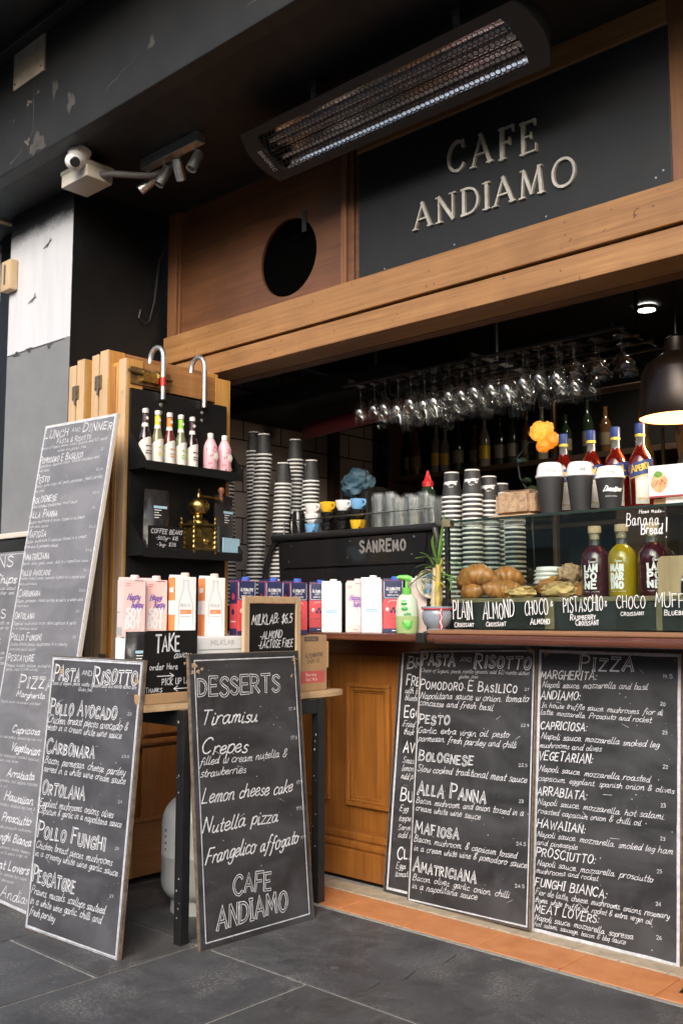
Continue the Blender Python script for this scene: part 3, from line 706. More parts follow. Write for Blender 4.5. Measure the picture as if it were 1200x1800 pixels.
('in a white wine garlic. chilli and', 0.02, 0.097, 0.477, 0.11, 0.0294, 'i'),
('fresh parsley', 0.023, 0.059, 0.192, 0.06, 0.0293, 'i')],
'tall':[('LUNCH', 0.01, 2.11, 0.23, 2.107, 0.0468, 'd'),
('AND', 0.249, 2.122, 0.329, 2.12, 0.0186, 'n'),
('DINNER', 0.344, 2.114, 0.595, 2.106, 0.0462, 'd'),
('PASTA & RISOTTO', 0.133, 2.074, 0.429, 2.072, 0.0258, 's'),
('Choice of linguini penne. risotto (gnocchi add $2) risotto', -0.006, 2.055, 0.563, 2.058, 0.0142, 'i'),
('dishes are gluten free', 0.151, 2.034, 0.397, 2.033, 0.0139, 'i'),
('POMODORO E BASILICO', 0.007, 1.982, 0.384, 1.989, 0.0336, 's'),
('21', 0.525, 2.012, 0.552, 2.009, 0.0101, 'n'),
('Napolitana sauce & onion. tomato concasse and', 0.003, 1.963, 0.519, 1.975, 0.0162, 'i'),
('fresh basil', 0.001, 1.941, 0.105, 1.942, 0.0151, 'i'),
('PESTO', 0.003, 1.886, 0.126, 1.888, 0.0386, 's'),
('22.9', 0.512, 1.917, 0.564, 1.913, 0.01, 'n'),
('Garlic. extra virgin oil. pesto parmesan. fresh parsley', 0.001, 1.863, 0.569, 1.879, 0.0171, 'i'),
('and chilli', 0.001, 1.84, 0.094, 1.841, 0.0139, 'i'),
('BOLOGNESE', 0.002, 1.783, 0.224, 1.791, 0.0382, 's'),
('22.5', 0.513, 1.809, 0.565, 1.805, 0.0098, 'n'),
('Slow cooked traditional meat sauce', 0.0, 1.759, 0.398, 1.772, 0.0179, 'i'),
('ALLA PANNA', -0.004, 1.713, 0.252, 1.713, 0.0379, 's'),
('23', 0.526, 1.739, 0.552, 1.737, 0.0097, 'n'),
('Bacon. mushroom & onion. tossed in a cream', 0.0, 1.684, 0.479, 1.695, 0.0167, 'i'),
('white wine sauce', -0.001, 1.663, 0.181, 1.664, 0.0146, 'i'),
('MAFIOSA', 0.005, 1.615, 0.181, 1.619, 0.0363, 's'),
('24.5', 0.528, 1.65, 0.579, 1.647, 0.0096, 'n'),
('Bacon. mushroom & capsicum tossed in a cream', 0.002, 1.587, 0.518, 1.604, 0.0165, 'i'),
('white wine & pomodoro sauce', 0.0, 1.564, 0.295, 1.569, 0.0144, 's2'),
('AMATRICIANA', 0.005, 1.505, 0.241, 1.512, 0.0359, 's'),
('24.5', 0.529, 1.544, 0.58, 1.542, 0.0095, 'n'),
('Bacon. olives. garlic. onion. chilli in a napolitana sauce', 0.006, 1.481, 0.564, 1.496, 0.0153, 'i'),
('POLLO AVOCADO', 0.006, 1.429, 0.273, 1.436, 0.0314, 's'),
('26', 0.539, 1.454, 0.565, 1.453, 0.0094, 'n'),
('Chicken breast pieces. avocado & pesto in a cream and', 0.007, 1.41, 0.56, 1.423, 0.0152, 'i'),
('white wine sauce', 0.006, 1.384, 0.17, 1.389, 0.0131, 'i'),
('CARBONARA', 0.019, 1.33, 0.218, 1.337, 0.0325, 's'),
('23.5', 0.53, 1.362, 0.581, 1.362, 0.0093, 'n'),
('Bacon. parmesan. cheese parsley served in a white wine.', 0.014, 1.302, 0.576, 1.321, 0.0159, 'i'),
('cream sauce', 0.021, 1.28, 0.129, 1.284, 0.0119, 'i'),
('ORTOLANA', 0.021, 1.223, 0.2, 1.229, 0.0335, 's'),
('24', 0.534, 1.27, 0.562, 1.27, 0.0101, 'n'),
('Eggplant. mushrooms. onion. olives capsicum & garlic', 0.02, 1.195, 0.549, 1.217, 0.0157, 'i'),
('in a napolitana sauce', 0.023, 1.173, 0.236, 1.18, 0.0137, 'i'),
('POLLO FUNGHI', 0.019, 1.121, 0.291, 1.134, 0.0341, 's'),
('25', 0.538, 1.156, 0.565, 1.156, 0.0099, 'n'),
('Chicken breast pieces. mushrooms in a creamy', 0.015, 1.096, 0.502, 1.121, 0.0155, 'i'),
('white wine garlic sauce', 0.015, 1.074, 0.248, 1.085, 0.0135, 'i'),
('PESCATORE', 0.024, 1.025, 0.259, 1.036, 0.0346, 's'),
('Prawns. mussels. scallops. sauteed in', 0.019, 0.998, 0.401, 1.018, 0.0153, 'i'),
('garlic. chilli & fresh parsley', 0.025, 0.979, 0.302, 0.998, 0.0134, 'i'),
('PIZZA', 0.162, 0.914, 0.459, 0.927, 0.0593, 'd'),
('Margherita', 0.153, 0.87, 0.398, 0.878, 0.0267, 'b'),
('Napoli sauce. mozzarella and basil', 0.025, 0.833, 0.367, 0.849, 0.0127, 'i'),
('Capriciosa', 0.168, 0.708, 0.406, 0.723, 0.0307, 'b'),
('Napoli sauce. mozzarella. smoked leg ham and', -0.038, 0.669, 0.425, 0.698, 0.0133, 'i'),
('Vegetarian', 0.182, 0.631, 0.429, 0.637, 0.0371, 'b'),
('Napoli sauce. mozzarella roasted capsicum.', -0.01, 0.59, 0.433, 0.614, 0.0139, 'i'),
('spanish onion and olives', -0.003, 0.569, 0.264, 0.584, 0.0123, 'i'),
('Arrabiata', 0.185, 0.517, 0.421, 0.529, 0.034, 'b'),
('Napoli sauce. mozzarella. hot salami roasted', -0.058, 0.475, 0.45, 0.509, 0.0148, 'i'),
('capsicum chilli oil', -0.029, 0.447, 0.21, 0.471, 0.0131, 'i'),
('Hawaiian', 0.199, 0.416, 0.442, 0.427, 0.0362, 'b'),
('Napoli sauce. mozzarella. smoked leg ham &', -0.021, 0.375, 0.463, 0.408, 0.0145, 'i'),
('Prosciutto', 0.208, 0.328, 0.449, 0.344, 0.0369, 'b'),
('Napoli sauce. mozzarella prosciutto mushrooms.', -0.013, 0.279, 0.465, 0.318, 0.0135, 'i'),
('Funghi Bianca', 0.165, 0.245, 0.478, 0.264, 0.0367, 'b'),
('Fior de latte. cheese. mushrooms. onions. rosemary', 0.008, 0.197, 0.48, 0.233, 0.0141, 'i'),
('thyme. white truffle oil & extra virgin oil', 0.017, 0.173, 0.464, 0.213, 0.0133, 'i'),
('Meat Lovers', 0.165, 0.123, 0.493, 0.152, 0.038, 'b'),
('Napoli sauce. mozzarella. sopressa hot salami', 0.047, 0.09, 0.488, 0.126, 0.0138, 'i'),
('sausage bacon & bbq sauce', 0.107, 0.069, 0.389, 0.095, 0.0129, 'i'),
('Andiamo', 0.297, 0.02, 0.598, 0.042, 0.046, 'i')],
'ins':[('MAINS', 0.142, 1.488, 0.557, 1.484, 0.0548, 'n2'),
('Fish & Chips', 0.055, 1.409, 0.584, 1.405, 0.0413, 'b'),
('with tartare or more sauce about', 0.061, 1.376, 0.579, 1.374, 0.0164, 's2'),
('garden salad and butter see', 0.066, 1.349, 0.568, 1.349, 0.0164, 's2'),
('SALADS', 0.101, 1.226, 0.522, 1.233, 0.0458, 'n2'),
('rocket parmesan with a', 0.107, 1.195, 0.547, 1.204, 0.0161, 's2'),
('house dressing on dinner so', 0.111, 1.17, 0.546, 1.18, 0.0161, 's2'),
('KIDS', 0.258, 1.096, 0.493, 1.103, 0.0313, 'n2'),
('pasta with napoli side', 0.135, 1.046, 0.526, 1.059, 0.0158, 's2'),
('small margherita or', 0.139, 1.022, 0.525, 1.036, 0.0158, 's2'),
('chips and nuggets', 0.144, 0.996, 0.526, 1.011, 0.0158, 's2')],
}

# ------------------------------------------------------------------ ground
g = MB(); g.add([(-900, -900, -.012), (900, -900, -.012), (900, 900, -.012), (-900, 900, -.012)], [[0, 1, 2, 3]], 'street'); struct('ground', g)
g = MB(); g.add([(-14, -6.5, -.006), (10, -6.5, -.006), (10, .3, -.006), (-14, .3, -.006)], [[0, 1, 2, 3]], 'mortar'); struct('paving_bed', g)
g = MB(); J = .006
def slab(x0, x1, y0, y1):
    g.box(x0+J, x1-J, y0+J, y1-J, -.03, random.uniform(-.0012, .0012), 'bluestone', .004, None, 1)
for i in range(-18, 20):
    x0 = -3.036 + .5805*i; yy = -.915 if i % 2 == 0 else -1.366
    if i % 2: slab(x0, x0+.5805, -1.366, -.915)
    while yy > -6.4: slab(x0, x0+.5805, max(yy-.905, -6.5), yy); yy -= .905
xs = [-14, -12, -10.4, -8.7, -7.0, -5.3, -3.9, -2.262, -.55, 1.1, 2.8, 4.5, 6.2, 8, 10]
crk = [(-2.288, -.915), (-2.262, -.82), (-2.275, -.74), (-2.232, -.66), (-2.262, -.55), (-2.228, -.44), (-2.25, -.34), (-2.23, -.25)]
for a, b in zip(xs, xs[1:]):
    if b == -2.262: 
        for side in (-1, 1):
            xe = a+J if side < 0 else -.55-J
            poly = [(x + side*.0032, y) for x, y in crk]; poly[0] = (poly[0][0], -.915+J)
            vs = [(x, y, 0) for x, y in poly] + [(xe, poly[-1][1], 0), (xe, poly[0][1], 0)]
            n = len(vs); vs2 = [(x, y, -.03) for x, y, z in vs]
            idx = list(range(n)); 
            if side > 0: idx = idx[::-1]
            g.add(vs + vs2, [idx] + [[i, (i+1) % n, n+(i+1) % n, n+i] for i in range(n)], 'bluestone')
    elif a != -2.262: slab(a, b, -.915, -.25)
struct('pavement', g)
g = MB()
xt = -8.0; k = 0
xt = -1.537 - .355*18
while xt < 3: g.box(xt+.003, xt+.352, -.222, -.006, -.03, .002, 'terracotta', .004, None, 2); xt += .355
struct('doorstep_tiles', g)
g = MB(); xt = -8.1
while xt < 3: g.box(xt+.001, xt+.184, .0, .11, -.03, .004, 'beige_tile', .002, None, 1); xt += .186
g.box(-8, 3, -.2485, -.2235, -.03, .0005, 'mortar', .002); struct('threshold_strip', g)

# ------------------------------------------------------------------ menu boards
def board(key, name, label, mat, edge='edge_dark', brd=.022, bw=.008, chips=(), dbl=False, thick=.016, backed=True):
    p = POSE[key]; w, h = p[6], p[7]
    o = thing(name, label, 'menu board', (0, 0, 0), 'chalked menu boards leaning at the cafe front', False)
    o.rotation_mode = 'QUATERNION'
    M = Matrix.Translation(p[:3]) @ Matrix.Rotation(p[5], 4, 'Z') @ Matrix.Rotation(p[3], 4, 'X') @ Matrix.Rotation(p[4], 4, 'Y')
    o.location = p[:3]; o.rotation_quaternion = M.to_quaternion()
    b = MB(); b.box(0, w, .0, thick, 0, h, mat, .002, None, 1)
    b.build('panel', o, (0, 0, 0))
    b = MB(); e = .003
    b.box(-e, 0, .0012, thick+.001, -e, h+e, edge, .001); b.box(w, w+e, .0012, thick+.001, -e, h+e, edge, .001)
    b.box(0, w, .0012, thick+.001, -e, 0, edge, .001); b.box(0, w, .0012, thick+.001, h, h+e, edge, .001)
    b.build('worn_edge', o, (0, 0, 0))
    b = MB()
    for k, (i, ww) in enumerate([(brd, bw)] + ([(brd*.42, bw*.35)] if dbl else [])):
        for a, c in (((i, i), (w-i, i)), ((w-i, i), (w-i, h-i)), ((w-i, h-i), (i, h-i)), ((i, h-i), (i, i))):
            n = 14; b.ribbon([(a[0]+(c[0]-a[0])*t/n, a[1]+(c[1]-a[1])*t/n) for t in range(n+1)], ww, -.0006-.0001*k-.00002*(len(b.f) % 5), 'chalk_line', None, .22)
    b.build('chalk_border', o, (0, 0, 0))
    b = MB()
    for (t, u0, v0, u1, v1, hh, st) in TEXT[key]: letter(b, t, u0, v0, u1, v1, hh, st)
    for k in range(70): blot(b, random.uniform(.01, w-.01), random.uniform(.01, h-.01), random.choice((.0008, .0010, .0014, .0022)), -.0004-.00001*(k % 9), 'chalk_line', k, 7, .6)
    for k in range(9):
        x, z = random.uniform(.03, w-.08), random.uniform(.03, h-.05); b.ribbon([(x, z), (x+random.uniform(.01, .04), z+random.uniform(-.02, .02))], .0012, -.0005-.00001*k, 'chalk_line', None, .6)
    b.build('chalk_lettering', o, (0, 0, 0))
    if chips:
        b = MB()
        for k, (u, v, r) in enumerate(chips):
            for q in range(16): blot(b, u*w + random.gauss(0, r*.75), v*h + random.gauss(0, r*.75), r*random.uniform(.10, .42), -.0022-.00005*q-.001*k, 'chip_wood', k*50+q, 14, .8)
        b.build('chipped_patch', o, (0, 0, 0))
    return o
board('pizza', 'menu_board', 'black board headed PIZZA leaning under the bar at the right', 'slate', 'edge_dark', .009, .010, ((.985, .985, .008), (.06, .985, .01)), True)
board('pasta_r', 'menu_board', 'black board with pomodoro, pesto and bolognese between the PIZZA and breakfast boards', 'slate', 'edge_dark', .009, .006, ((.06, .985, .012), (.96, .985, .014)))
board('bfast', 'menu_board', 'half hidden board headed BR behind the pasta board under the bar', 'slate', 'edge_dark', .022, .010)
board('dess', 'menu_board', 'black board headed DESSERTS standing in front of the small table', 'slate', 'edge_dark', .024, .0042, ((.055, .955, .020), (.95, .965, .012), (.92, .905, .006)))
board('pasta_l', 'menu_board', 'knee high board with pollo avocado and carbonara in front of the tallest board', 'slate_mid', 'edge_dark', .011, .007, ((.13, .945, .012), (.965, .93, .011)), True)
board('tall', 'menu_board', 'tallest grey board headed LUNCH AND DINNER leaning by the folded doors', 'slate_sheen', 'cream_plastic', .006, .010)
board('ins', 'menu_board', 'grey board at the left edge behind the LUNCH AND DINNER board', 'slate_sheen', 'black_paint', .012, .003)

# ------------------------------------------------------------------ pillar, beam, soffit
pl = thing('pillar', 'square pillar painted white above grey left of the folded doors', 'pillar', (-4.88, -.3, 0))
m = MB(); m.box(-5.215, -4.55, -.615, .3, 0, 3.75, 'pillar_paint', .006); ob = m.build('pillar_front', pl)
m = MB(); m.box(-4.552, -4.546, -.612, .3, 0, 3.6, 'black_paint', .002); m.build('black_side', pl)
m = MB()
m.ribbon([(-5.21, 2.738), (-5.0, 2.737), (-4.9, 2.735), (-4.8, 2.733), (-4.6, 2.73)], .006, -.6175, 'soot_patch')
for k, (x, z, a) in enumerate(((-4.79, 3.305, .3), (-4.935, 3.02, -.2))):
    m.ribbon([(x-.05, z-.012), (x-.015, z+.002), (x+.03, z+.012+a*.02)], .007, -.6176-.0002*k, 'soot_patch'); m.ribbon([(x-.015, z-.014), (x+.004, z+.006), (x+.02, z+.03)], .006, -.6182-.0002*k, 'soot_patch')
for k, (x, z) in enumerate(((-4.96, 2.735), (-4.75, 2.722), (-5.1, 2.732))): blot(m, x, z, .014, -.6182-.0002*k, 'soot_patch', 31+k, 16, .9, 1.8)
m.build('scuff_mark', pl)
m = MB(); m.box(-5.9, -4.56, -.70, -.62, 1.585, 1.66, 'black_gloss', .006); m.box(-5.9, -4.57, -.72, -.62, 1.66, 1.69, 'cream_plastic', .006)
tag(m.build('wall_ledge'), 'black ledge with pale top crossing the pillar above the left board', 'ledge')
lt = thing('key_box', 'small tan wooden box screwed to the left edge of the white pillar', 'box', (-5.16, -.62, 3.1))
m = MB(); m.box(-5.225, -5.115, -.665, -.6165, 3.115, 3.295, 'pale_wood_up', .008); m.build('box_body', lt)
m = MB(); m.box(-5.19, -5.172, -.667, -.655, 3.15, 3.27, 'dark_ink', .001); m.build('slot', lt)

bmo = thing('overhead_beam', 'deep black painted beam running along the front above the cafe', 'beam', (-2, -.95, 3.57))
m = MB(); m.box(-14, 8, -.95, -.86, 3.565, 4.22, 'beam_paint', .008); m.build('beam_face', bmo)
m = MB(); zb = 4.0
def crackline(pts, w, k): m.ribbon(pts, w*.8, -.9513-.0002*k, 'patch_grey', None, .6)
crackline([(-3.75, 3.68), (-3.71, 3.70), (-3.67, 3.70), (-3.63, 3.725), (-3.60, 3.725), (-3.55, 3.74), (-3.50, 3.765)], .004, 0)
crackline([(-4.40, 3.98), (-4.405, 3.86), (-4.40, 3.72), (-4.43, 3.66)], .004, 1)
crackline([(-2.78, 3.66), (-2.70, 3.665), (-2.62, 3.70)], .004, 2)
crackline([(-4.62, 3.60), (-4.55, 3.62), (-4.50, 3.64)], .006, 3)
for k, (x, z, r, a) in enumerate(((-4.45, 3.875, .018, 1.5), (-4.36, 3.90, .012, 1.2), (-4.45, 3.665, .02, 1.3), (-4.60, 3.83, .01, 1.0))): blot(m, x, z, r*.85, -.9525-.0002*k, 'patch_grey', 60+k, 18, .9, a)
for k, (x, z, r, a) in enumerate(((-4.05, 3.73, .05, .7), (-3.40, 3.77, .03, .7), (-4.2, 3.86, .045, .6), (-4.35, 3.62, .05, 1.5), (-2.3, 3.66, .06, 1.2))): blot(m, x, z, r, -.9520-.0002*k, 'soot_patch', 80+k, 22, .5, a)
m.build('flaking_paint', bmo)
m = MB(); m.box(-4.60, -4.30, -.9505-.012, -.9505, 3.99, 4.245, 'plywood_patch', .002)
for x in (-4.58, -4.32):
    for z in (4.02, 4.21): m.lathe([(.005, 0), (.005, .004)], 'dark_ink', 8, TR((x, -.9625, z), 0, R(90)))
tag(m.build('plywood_patch'), 'pale plywood patch screwed onto the black beam at upper left', 'patch')
cn = thing('canopy', 'dark grey street canopy projecting above the black beam', 'canopy', (-2, -1.3, 4.25))
m = MB(); m.box(-14, 8, -1.55, -.86, 4.225, 4.30, 'black_metal', .01); m.build('canopy_deck', cn)
m = MB(); m.box(-14, 8, -1.02, -.955, 4.19, 4.224, 'heater_black', .006); m.box(-14, 8, -1.56, -1.48, 4.17, 4.224, 'heater_black', .008); m.build('gutter', cn)
sf = thing('soffit', 'flat black soffit between the beam and the timber front', 'ceiling', (-2, -.4, 3.57))
m = MB(); m.box(-14, 8, -.86, .35, 3.575, 3.62, 'soffit_black', .002); m.build('soffit_board', sf)
m = MB(); m.box(-5.30, -5.26, -.86, -.5, 3.560, 3.5745, 'pale_wood', .002); m.build('timber_batten', sf)

# neighbouring shop window seen past the pillar
nb = thing('shop_window', 'pale shop window with yellow panel left of the white pillar', 'window', (-6.0, -.45, 0))
m = MB(); m.box(-9, -5.62, -.40, -.395, .5, 3.50, 'shop_glass', 0); m.build('pane', nb)
m = MB(); m.box(-5.62, -5.545, -.47, -.36, 0, 3.50, 'white_plastic', .004); m.box(-9, -5.545, -.47, -.36, 3.50, 3.56, 'steel', .004); m.build('window_frame', nb)
m = MB(); m.add([(-5.63, -.36, 3.49), (-6.3, -.36, 3.49), (-6.3, -.36, 3.2), (-5.63, -.36, 3.30)], [[0, 1, 2, 3]], 'yellow_panel'); m.add([(-5.64, -.36, 3.02), (-6.2, -.36, 2.86), (-6.2, -.36, 2.80), (-5.64, -.36, 2.97)], [[0, 1, 2, 3]], 'yellow_panel'); m.build('yellow_panel', nb)
m = MB(); m.box(-9, -5.62, -.25, -.2, .0, 3.5, 'backing_glow', .004); m.build('backing_panel', nb)
m = MB(); m.box(-9, -5.545, -.47, -.2, 3.562, 3.574, 'dark_interior', 0); m.box(-9, -5.62, -.47, -.2, 0, .5, 'black_paint', .004); m.box(-5.545, -5.22, -.5, -.3, 0, 3.57, 'black_paint', .004); m.build('window_surround', nb)

# ------------------------------------------------------------------ timber shopfront
sp = thing('timber_shopfront', 'varnished timber front framing the open serving hatch', 'shopfront', (-2.8, 0, 2.6))
XR = 1.2
m = MB(); m.box(-4.50, XR, -.035, .10, 2.674, 2.832, 'fascia_wood', .004); m.build('upper_fascia', sp)
m = MB(); rr = random.Random(21)
for k in range(34):
    x = rr.uniform(-4.3, -1.2); lo = k % 2; z = rr.uniform(2.57, 2.655) if lo else rr.uniform(2.69, 2.82); y = (-.0184 if lo else -.0354) - .0001*k/10
    m.ribbon([(x, z), (x + rr.uniform(-.012, .012), z + rr.uniform(-.012, .012))], rr.uniform(.0015, .004), y, 'dent', None, .4)
for k, (x, z) in enumerate(((-1.60, 2.745), (-1.53, 2.76), (-2.55, 2.70), (-3.3, 2.79), (-3.9, 2.72), (-1.9, 2.80))): m.lathe([(.004, 0), (.004, .001)], 'dark_ink', 8, TR((x, -.0352, z), 0, R(90)))
m.ribbon([(-1.605, 2.735), (-1.607, 2.75), (-1.603, 2.762)], .005, -.0365, 'dent')
m.build('dent_mark', sp)
m = MB(); m.box(-4.50, XR, -.018, .16, 2.556, 2.666, 'fascia_wood', .005); m.box(-4.48, XR, -.004, .10, 2.666, 2.674, 'dark_interior', 0); m.build('lower_fascia', sp)
m = MB(); m.box(-4.50, XR, .165, .24, 2.556, 2.70, 'panel_wood', .004); m.build('inner_lintel', sp)
# side panel with the round vent hole
cx, cz, rr = -3.53, 3.085, .205; x0, x1, z0, z1 = -4.42, -3.135, 2.8335, 3.574
N = 96; m = MB(); vi = []; vo = []
for i in range(N):
    a = 2*math.pi*i/N; c, s_ = math.cos(a), math.sin(a); t = min(((x1-cx)/c if c > 0 else (x0-cx)/c) if abs(c) > 1e-6 else 1e9, ((z1-cz)/s_ if s_ > 0 else (z0-cz)/s_) if abs(s_) > 1e-6 else 1e9)
    vi.append((cx+rr*c, cz+rr*s_)); vo.append((cx+t*c, cz+t*s_))
for (px, pz_) in ((x0, z0), (x1, z0), (x0, z1), (x1, z1)):
    k = min(range(N), key=lambda i: (vo[i][0]-px)**2+(vo[i][1]-pz_)**2); vo[k] = (px, pz_)
vs = [(x, .02, z) for x, z in vi] + [(x, .02, z) for x, z in vo] + [(x, .038, z) for x, z in vi]
m.add(vs, [[i, N+i, N+(i+1) % N, (i+1) % N] for i in range(N)] + [[i, (i+1) % N, 2*N+(i+1) % N, 2*N+i] for i in range(N)], 'panel_wood'); m.build('side_panel', sp)
m = MB(); m.lathe([(rr+.004, 0), (rr+.004, .5), (.0, .5)], 'void_black', 48, TR((cx, .036, cz), 0, R(-90))); m.build('vent_duct', sp)
m = MB(); m.box(-4.50, -4.421, -.012, .08, 2.833, 3.574, 'stile_wood', .004); m.build('stile', sp); m = MB(); m.box(-4.418, -4.405, .002, .0195, 2.834, 3.573, 'stile_wood', .002)
m.build('bead', sp); m = MB(); m.box(-3.133, -3.098, -.012, .08, 2.833, 3.574, 'stile_wood', .004); m.box(-3.097, -3.062, .004, .08, 2.833, 3.574, 'panel_wood', .003); m.box(-3.061, -3.03, .018, .08, 2.833, 3.574, 'panel_wood', .003); m.build('stile', sp)
m = MB(); m.box(-1.462, -1.34, -.012, .08, 2.833, 3.574, 'stile_wood', .004); m.build('stile', sp)
m = MB(); m.box(-3.03, -1.463, -.008, .08, 3.468, 3.574, 'fascia_wood', .004); m.build('top_rail', sp)
m = MB(); m.box(-1.339, XR, .01, .08, 2.833, 3.574, 'panel_wood', .004); m.build('side_panel', sp)
m = MB(); m.box(-3.425, -3.395, .0135, .0192, 3.19, 3.30, 'soot_patch', .001); m.build('vent_catch', sp)

# sign with metal letters
sg = thing('cafe_sign', 'black signboard with metal letters CAFE ANDIAMO above the hatch', 'sign', (-2.25, 0, 2.84))
m = MB(); m.box(-3.022, -1.466, -.003, .016, 2.842, 3.462, 'sign_black', .003)
for x, z in ((-1.50, 2.90), (-1.53, 2.88), (-2.86, 2.852), (-2.0, 2.862), (-2.46, 2.865)): m.lathe([(.004, 0), (.004, .003)], 'steel', 8, TR((x, -.003, z), 0, R(90)))
m.build('sign_panel', sg)
SERIF = {  # strokes: (points, width factor) ; w = stroke of a roman capital
'A': ((((0, 0), (.40, 1.0)), .07), (((.38, 1.0), (.80, 0)), .13), (((.17, .36), (.63, .36)), .06), (((-.10, 0), (.12, 0)), .05), (((.66, 0), (.92, 0)), .05)),
'N': ((((.08, 0), (.08, 1)), .07), (((.08, 1), (.74, 0)), .13), (((.74, 0), (.74, 1)), .07), (((-.05, 0), (.22, 0)), .05), (((-.05, 1), (.14, 1)), .05), (((.60, 1), (.88, 1)), .05)),
'D': ((((.10, 0), (.10, 1)), .13), (((.0, 1), (.36, .99), (.62, .86), (.74, .62), (.76, .45), (.70, .22), (.55, .06), (.36, .01), (.0, 0)), .09)),
'I': ((((.15, 0), (.15, 1)), .13), (((0, 0), (.30, 0)), .05), (((0, 1), (.30, 1)), .05)),
'M': ((((.06, 0), (.14, 1)), .07), (((.14, 1), (.50, .08)), .12), (((.50, .08), (.86, 1)), .07), (((.86, 1), (.95, 0)), .13), (((-.06, 0), (.19, 0)), .05), (((.81, 0), (1.08, 0)), .05), (((.02, 1), (.16, 1)), .05), (((.84, 1), (.99, 1)), .05)),
'O': ((((.42, 1), (.18, .92), (.03, .70), (0, .48), (.05, .24), (.20, .06), (.42, 0), (.66, .07), (.80, .27), (.84, .50), (.79, .74), (.64, .93), (.42, 1)), .10),),
'C': ((((.72, .78), (.66, .92), (.46, 1), (.22, .93), (.05, .72), (.0, .48), (.07, .22), (.24, .05), (.46, 0), (.62, .05), (.74, .18)), .10), (((.72, 1.0), (.72, .76)), .04)),
'F': ((((.12, 0), (.12, 1)), .13), (((0, 1), (.60, 1)), .055), (((.12, .52), (.46, .52)), .055), (((0, 0), (.28, 0)), .05), (((.60, 1.02), (.60, .82)), .045), (((.46, .62), (.46, .42)), .045)),
'E': ((((.12, 0), (.12, 1)), .13), (((0, 1), (.60, 1)), .055), (((.12, .52), (.46, .52)), .055), (((0, 0), (.64, 0)), .055), (((.60, 1.02), (.60, .84)), .045), (((.46, .62), (.46, .42)), .045), (((.64, -.02), (.66, .20)), .045))}
def metal_letter(ch, x, z, h, wx):
    m = MB()
    for k, (P, w) in enumerate(SERIF[ch]):
        P = [Vector((x + p[0]*h*wx, z + p[1]*h)) for p in (parse('~' + ' '.join('%g,%g' % q for q in P))[0] if len(P) > 4 else P)]; w *= h; t = MB(); t.ribbon(P, w, -.016 - .0004*k, 'letter_metal', None, .05)
        n = len(t.v); t.v += [(a, -.003, c) for a, b, c in t.v]
        E_ = {(f[q], f[(q+1) % 4]) for f in t.f for q in range(4)}
        t.f += [[b_, a_, a_+n, b_+n] for (a_, b_) in sorted(E_) if (b_, a_) not in E_]
        m.add(t.v, t.f, 'letter_metal')
    m.build('letter', sg)
for ch, x, z, wx in (('C', -2.480, 3.192, .95), ('A', -2.352, 3.180, .98), ('F', -2.215, 3.168, 1.0), ('E', -2.110, 3.155, 1.0)): metal_letter(ch, x, z, .134, wx*.86)
for ch, x, z, wx in (('A', -2.672, 2.987, .95), ('N', -2.545, 2.983, 1.0), ('D', -2.413, 2.979, .98), ('I', -2.300, 2.974, 1.0), ('A', -2.240, 2.972, .95), ('M', -2.113, 2.967, .90), ('O', -1.960, 2.962, 1.0)): metal_letter(ch, x, z, .115, wx)

# ------------------------------------------------------------------ folded timber doors
fd = thing('folding_door', 'stack of folded honey timber door leaves beside the black pillar side', 'door', (-4.1, -.4, 0))
YB = -.04
def leaf(x0, x1, yf, ztop, main='door_wood'):
    m = MB(); m.box(x0, x1, yf, yf+.012, 0.03, ztop, 'door_end_wood', .002); m.box(x0, x1, yf+.0121, yf+.10, .03, ztop, main, .003)
    m.box(x0+.004, x1-.004, yf+.101, YB-.10, ztop-.13, ztop-.001, 'door_rail_wood', .002); m.box(x0+.004, x1-.004, yf+.101, YB-.10, .03, .30, 'door_rail_wood', .002)
    m.box(x0+.015, x1-.015, yf+.10, YB-.10, .30, 1.02, 'counter_wood', .002); m.box(x0+.004, x1-.004, yf+.101, YB-.10, 1.02, 1.10, 'door_rail_wood', .002); m.box(x0+.020, x1-.020, yf+.10, YB-.1, 1.10, ztop-.13, 'dark_interior', 0)
    m.box(x0, x1, YB-.099, YB, .03, ztop, main, .003)
    return m.build('door_leaf', fd)
leaf(-4.345, -4.283, -.735, 2.505); leaf(-4.272, -4.209, -.735, 2.525)
leaf(-4.140, -4.083, -.735, 2.525); leaf(-4.070, -4.004, -.735, 2.535)
leaf(-3.962, -3.902, -.700, 2.483)
m = MB(); m.box(-4.003, -3.963, -.705, -.60, .03, 2.47, 'door_wood', .006); m.box(-3.992, -3.974, -.711, -.7055, .03, 2.45, 'door_rail_wood', .006); m.build('meeting_stile', fd)
for x, z in ((-4.278, 2.36), (-4.077, 2.38), (-4.245, 1.0), (-3.985, 1.03)):
    m = MB(); m.box(x-.028, x+.028, -.741, -.736, z-.035, z+.035, 'old_brass' if z > 2 else 'dark_ink', .002); m.lathe([(.006, z-.06), (.006, z+.035)], 'dark_ink', 10, None, (x, -.741))
    m.build('hinge', fd)
m = MB(); m.box(-3.90, -3.893, -.68, -.44, 2.36, 2.445, 'old_brass', .003); m.box(-3.893, -3.872, -.62, -.51, 2.375, 2.43, 'brass', .006); m.tube([(-3.88, -.70, 2.418), (-3.88, -.44, 2.41)], .008, 'old_brass', 10)
m.build('latch', fd)
# lower panels of the leaf behind the table
m = MB()
for z0, z1 in ((.30, .62), (.68, 1.02)): m.box(-3.903, -3.896, -.56, -.18, z0, z1, 'counter_wood', .004)
for z in (.29, .65, 1.03): m.box(-3.903, -3.884, -.62, -.12, z-.012, z+.012, 'counter_wood', .005)
m.build('raised_panel', fd)

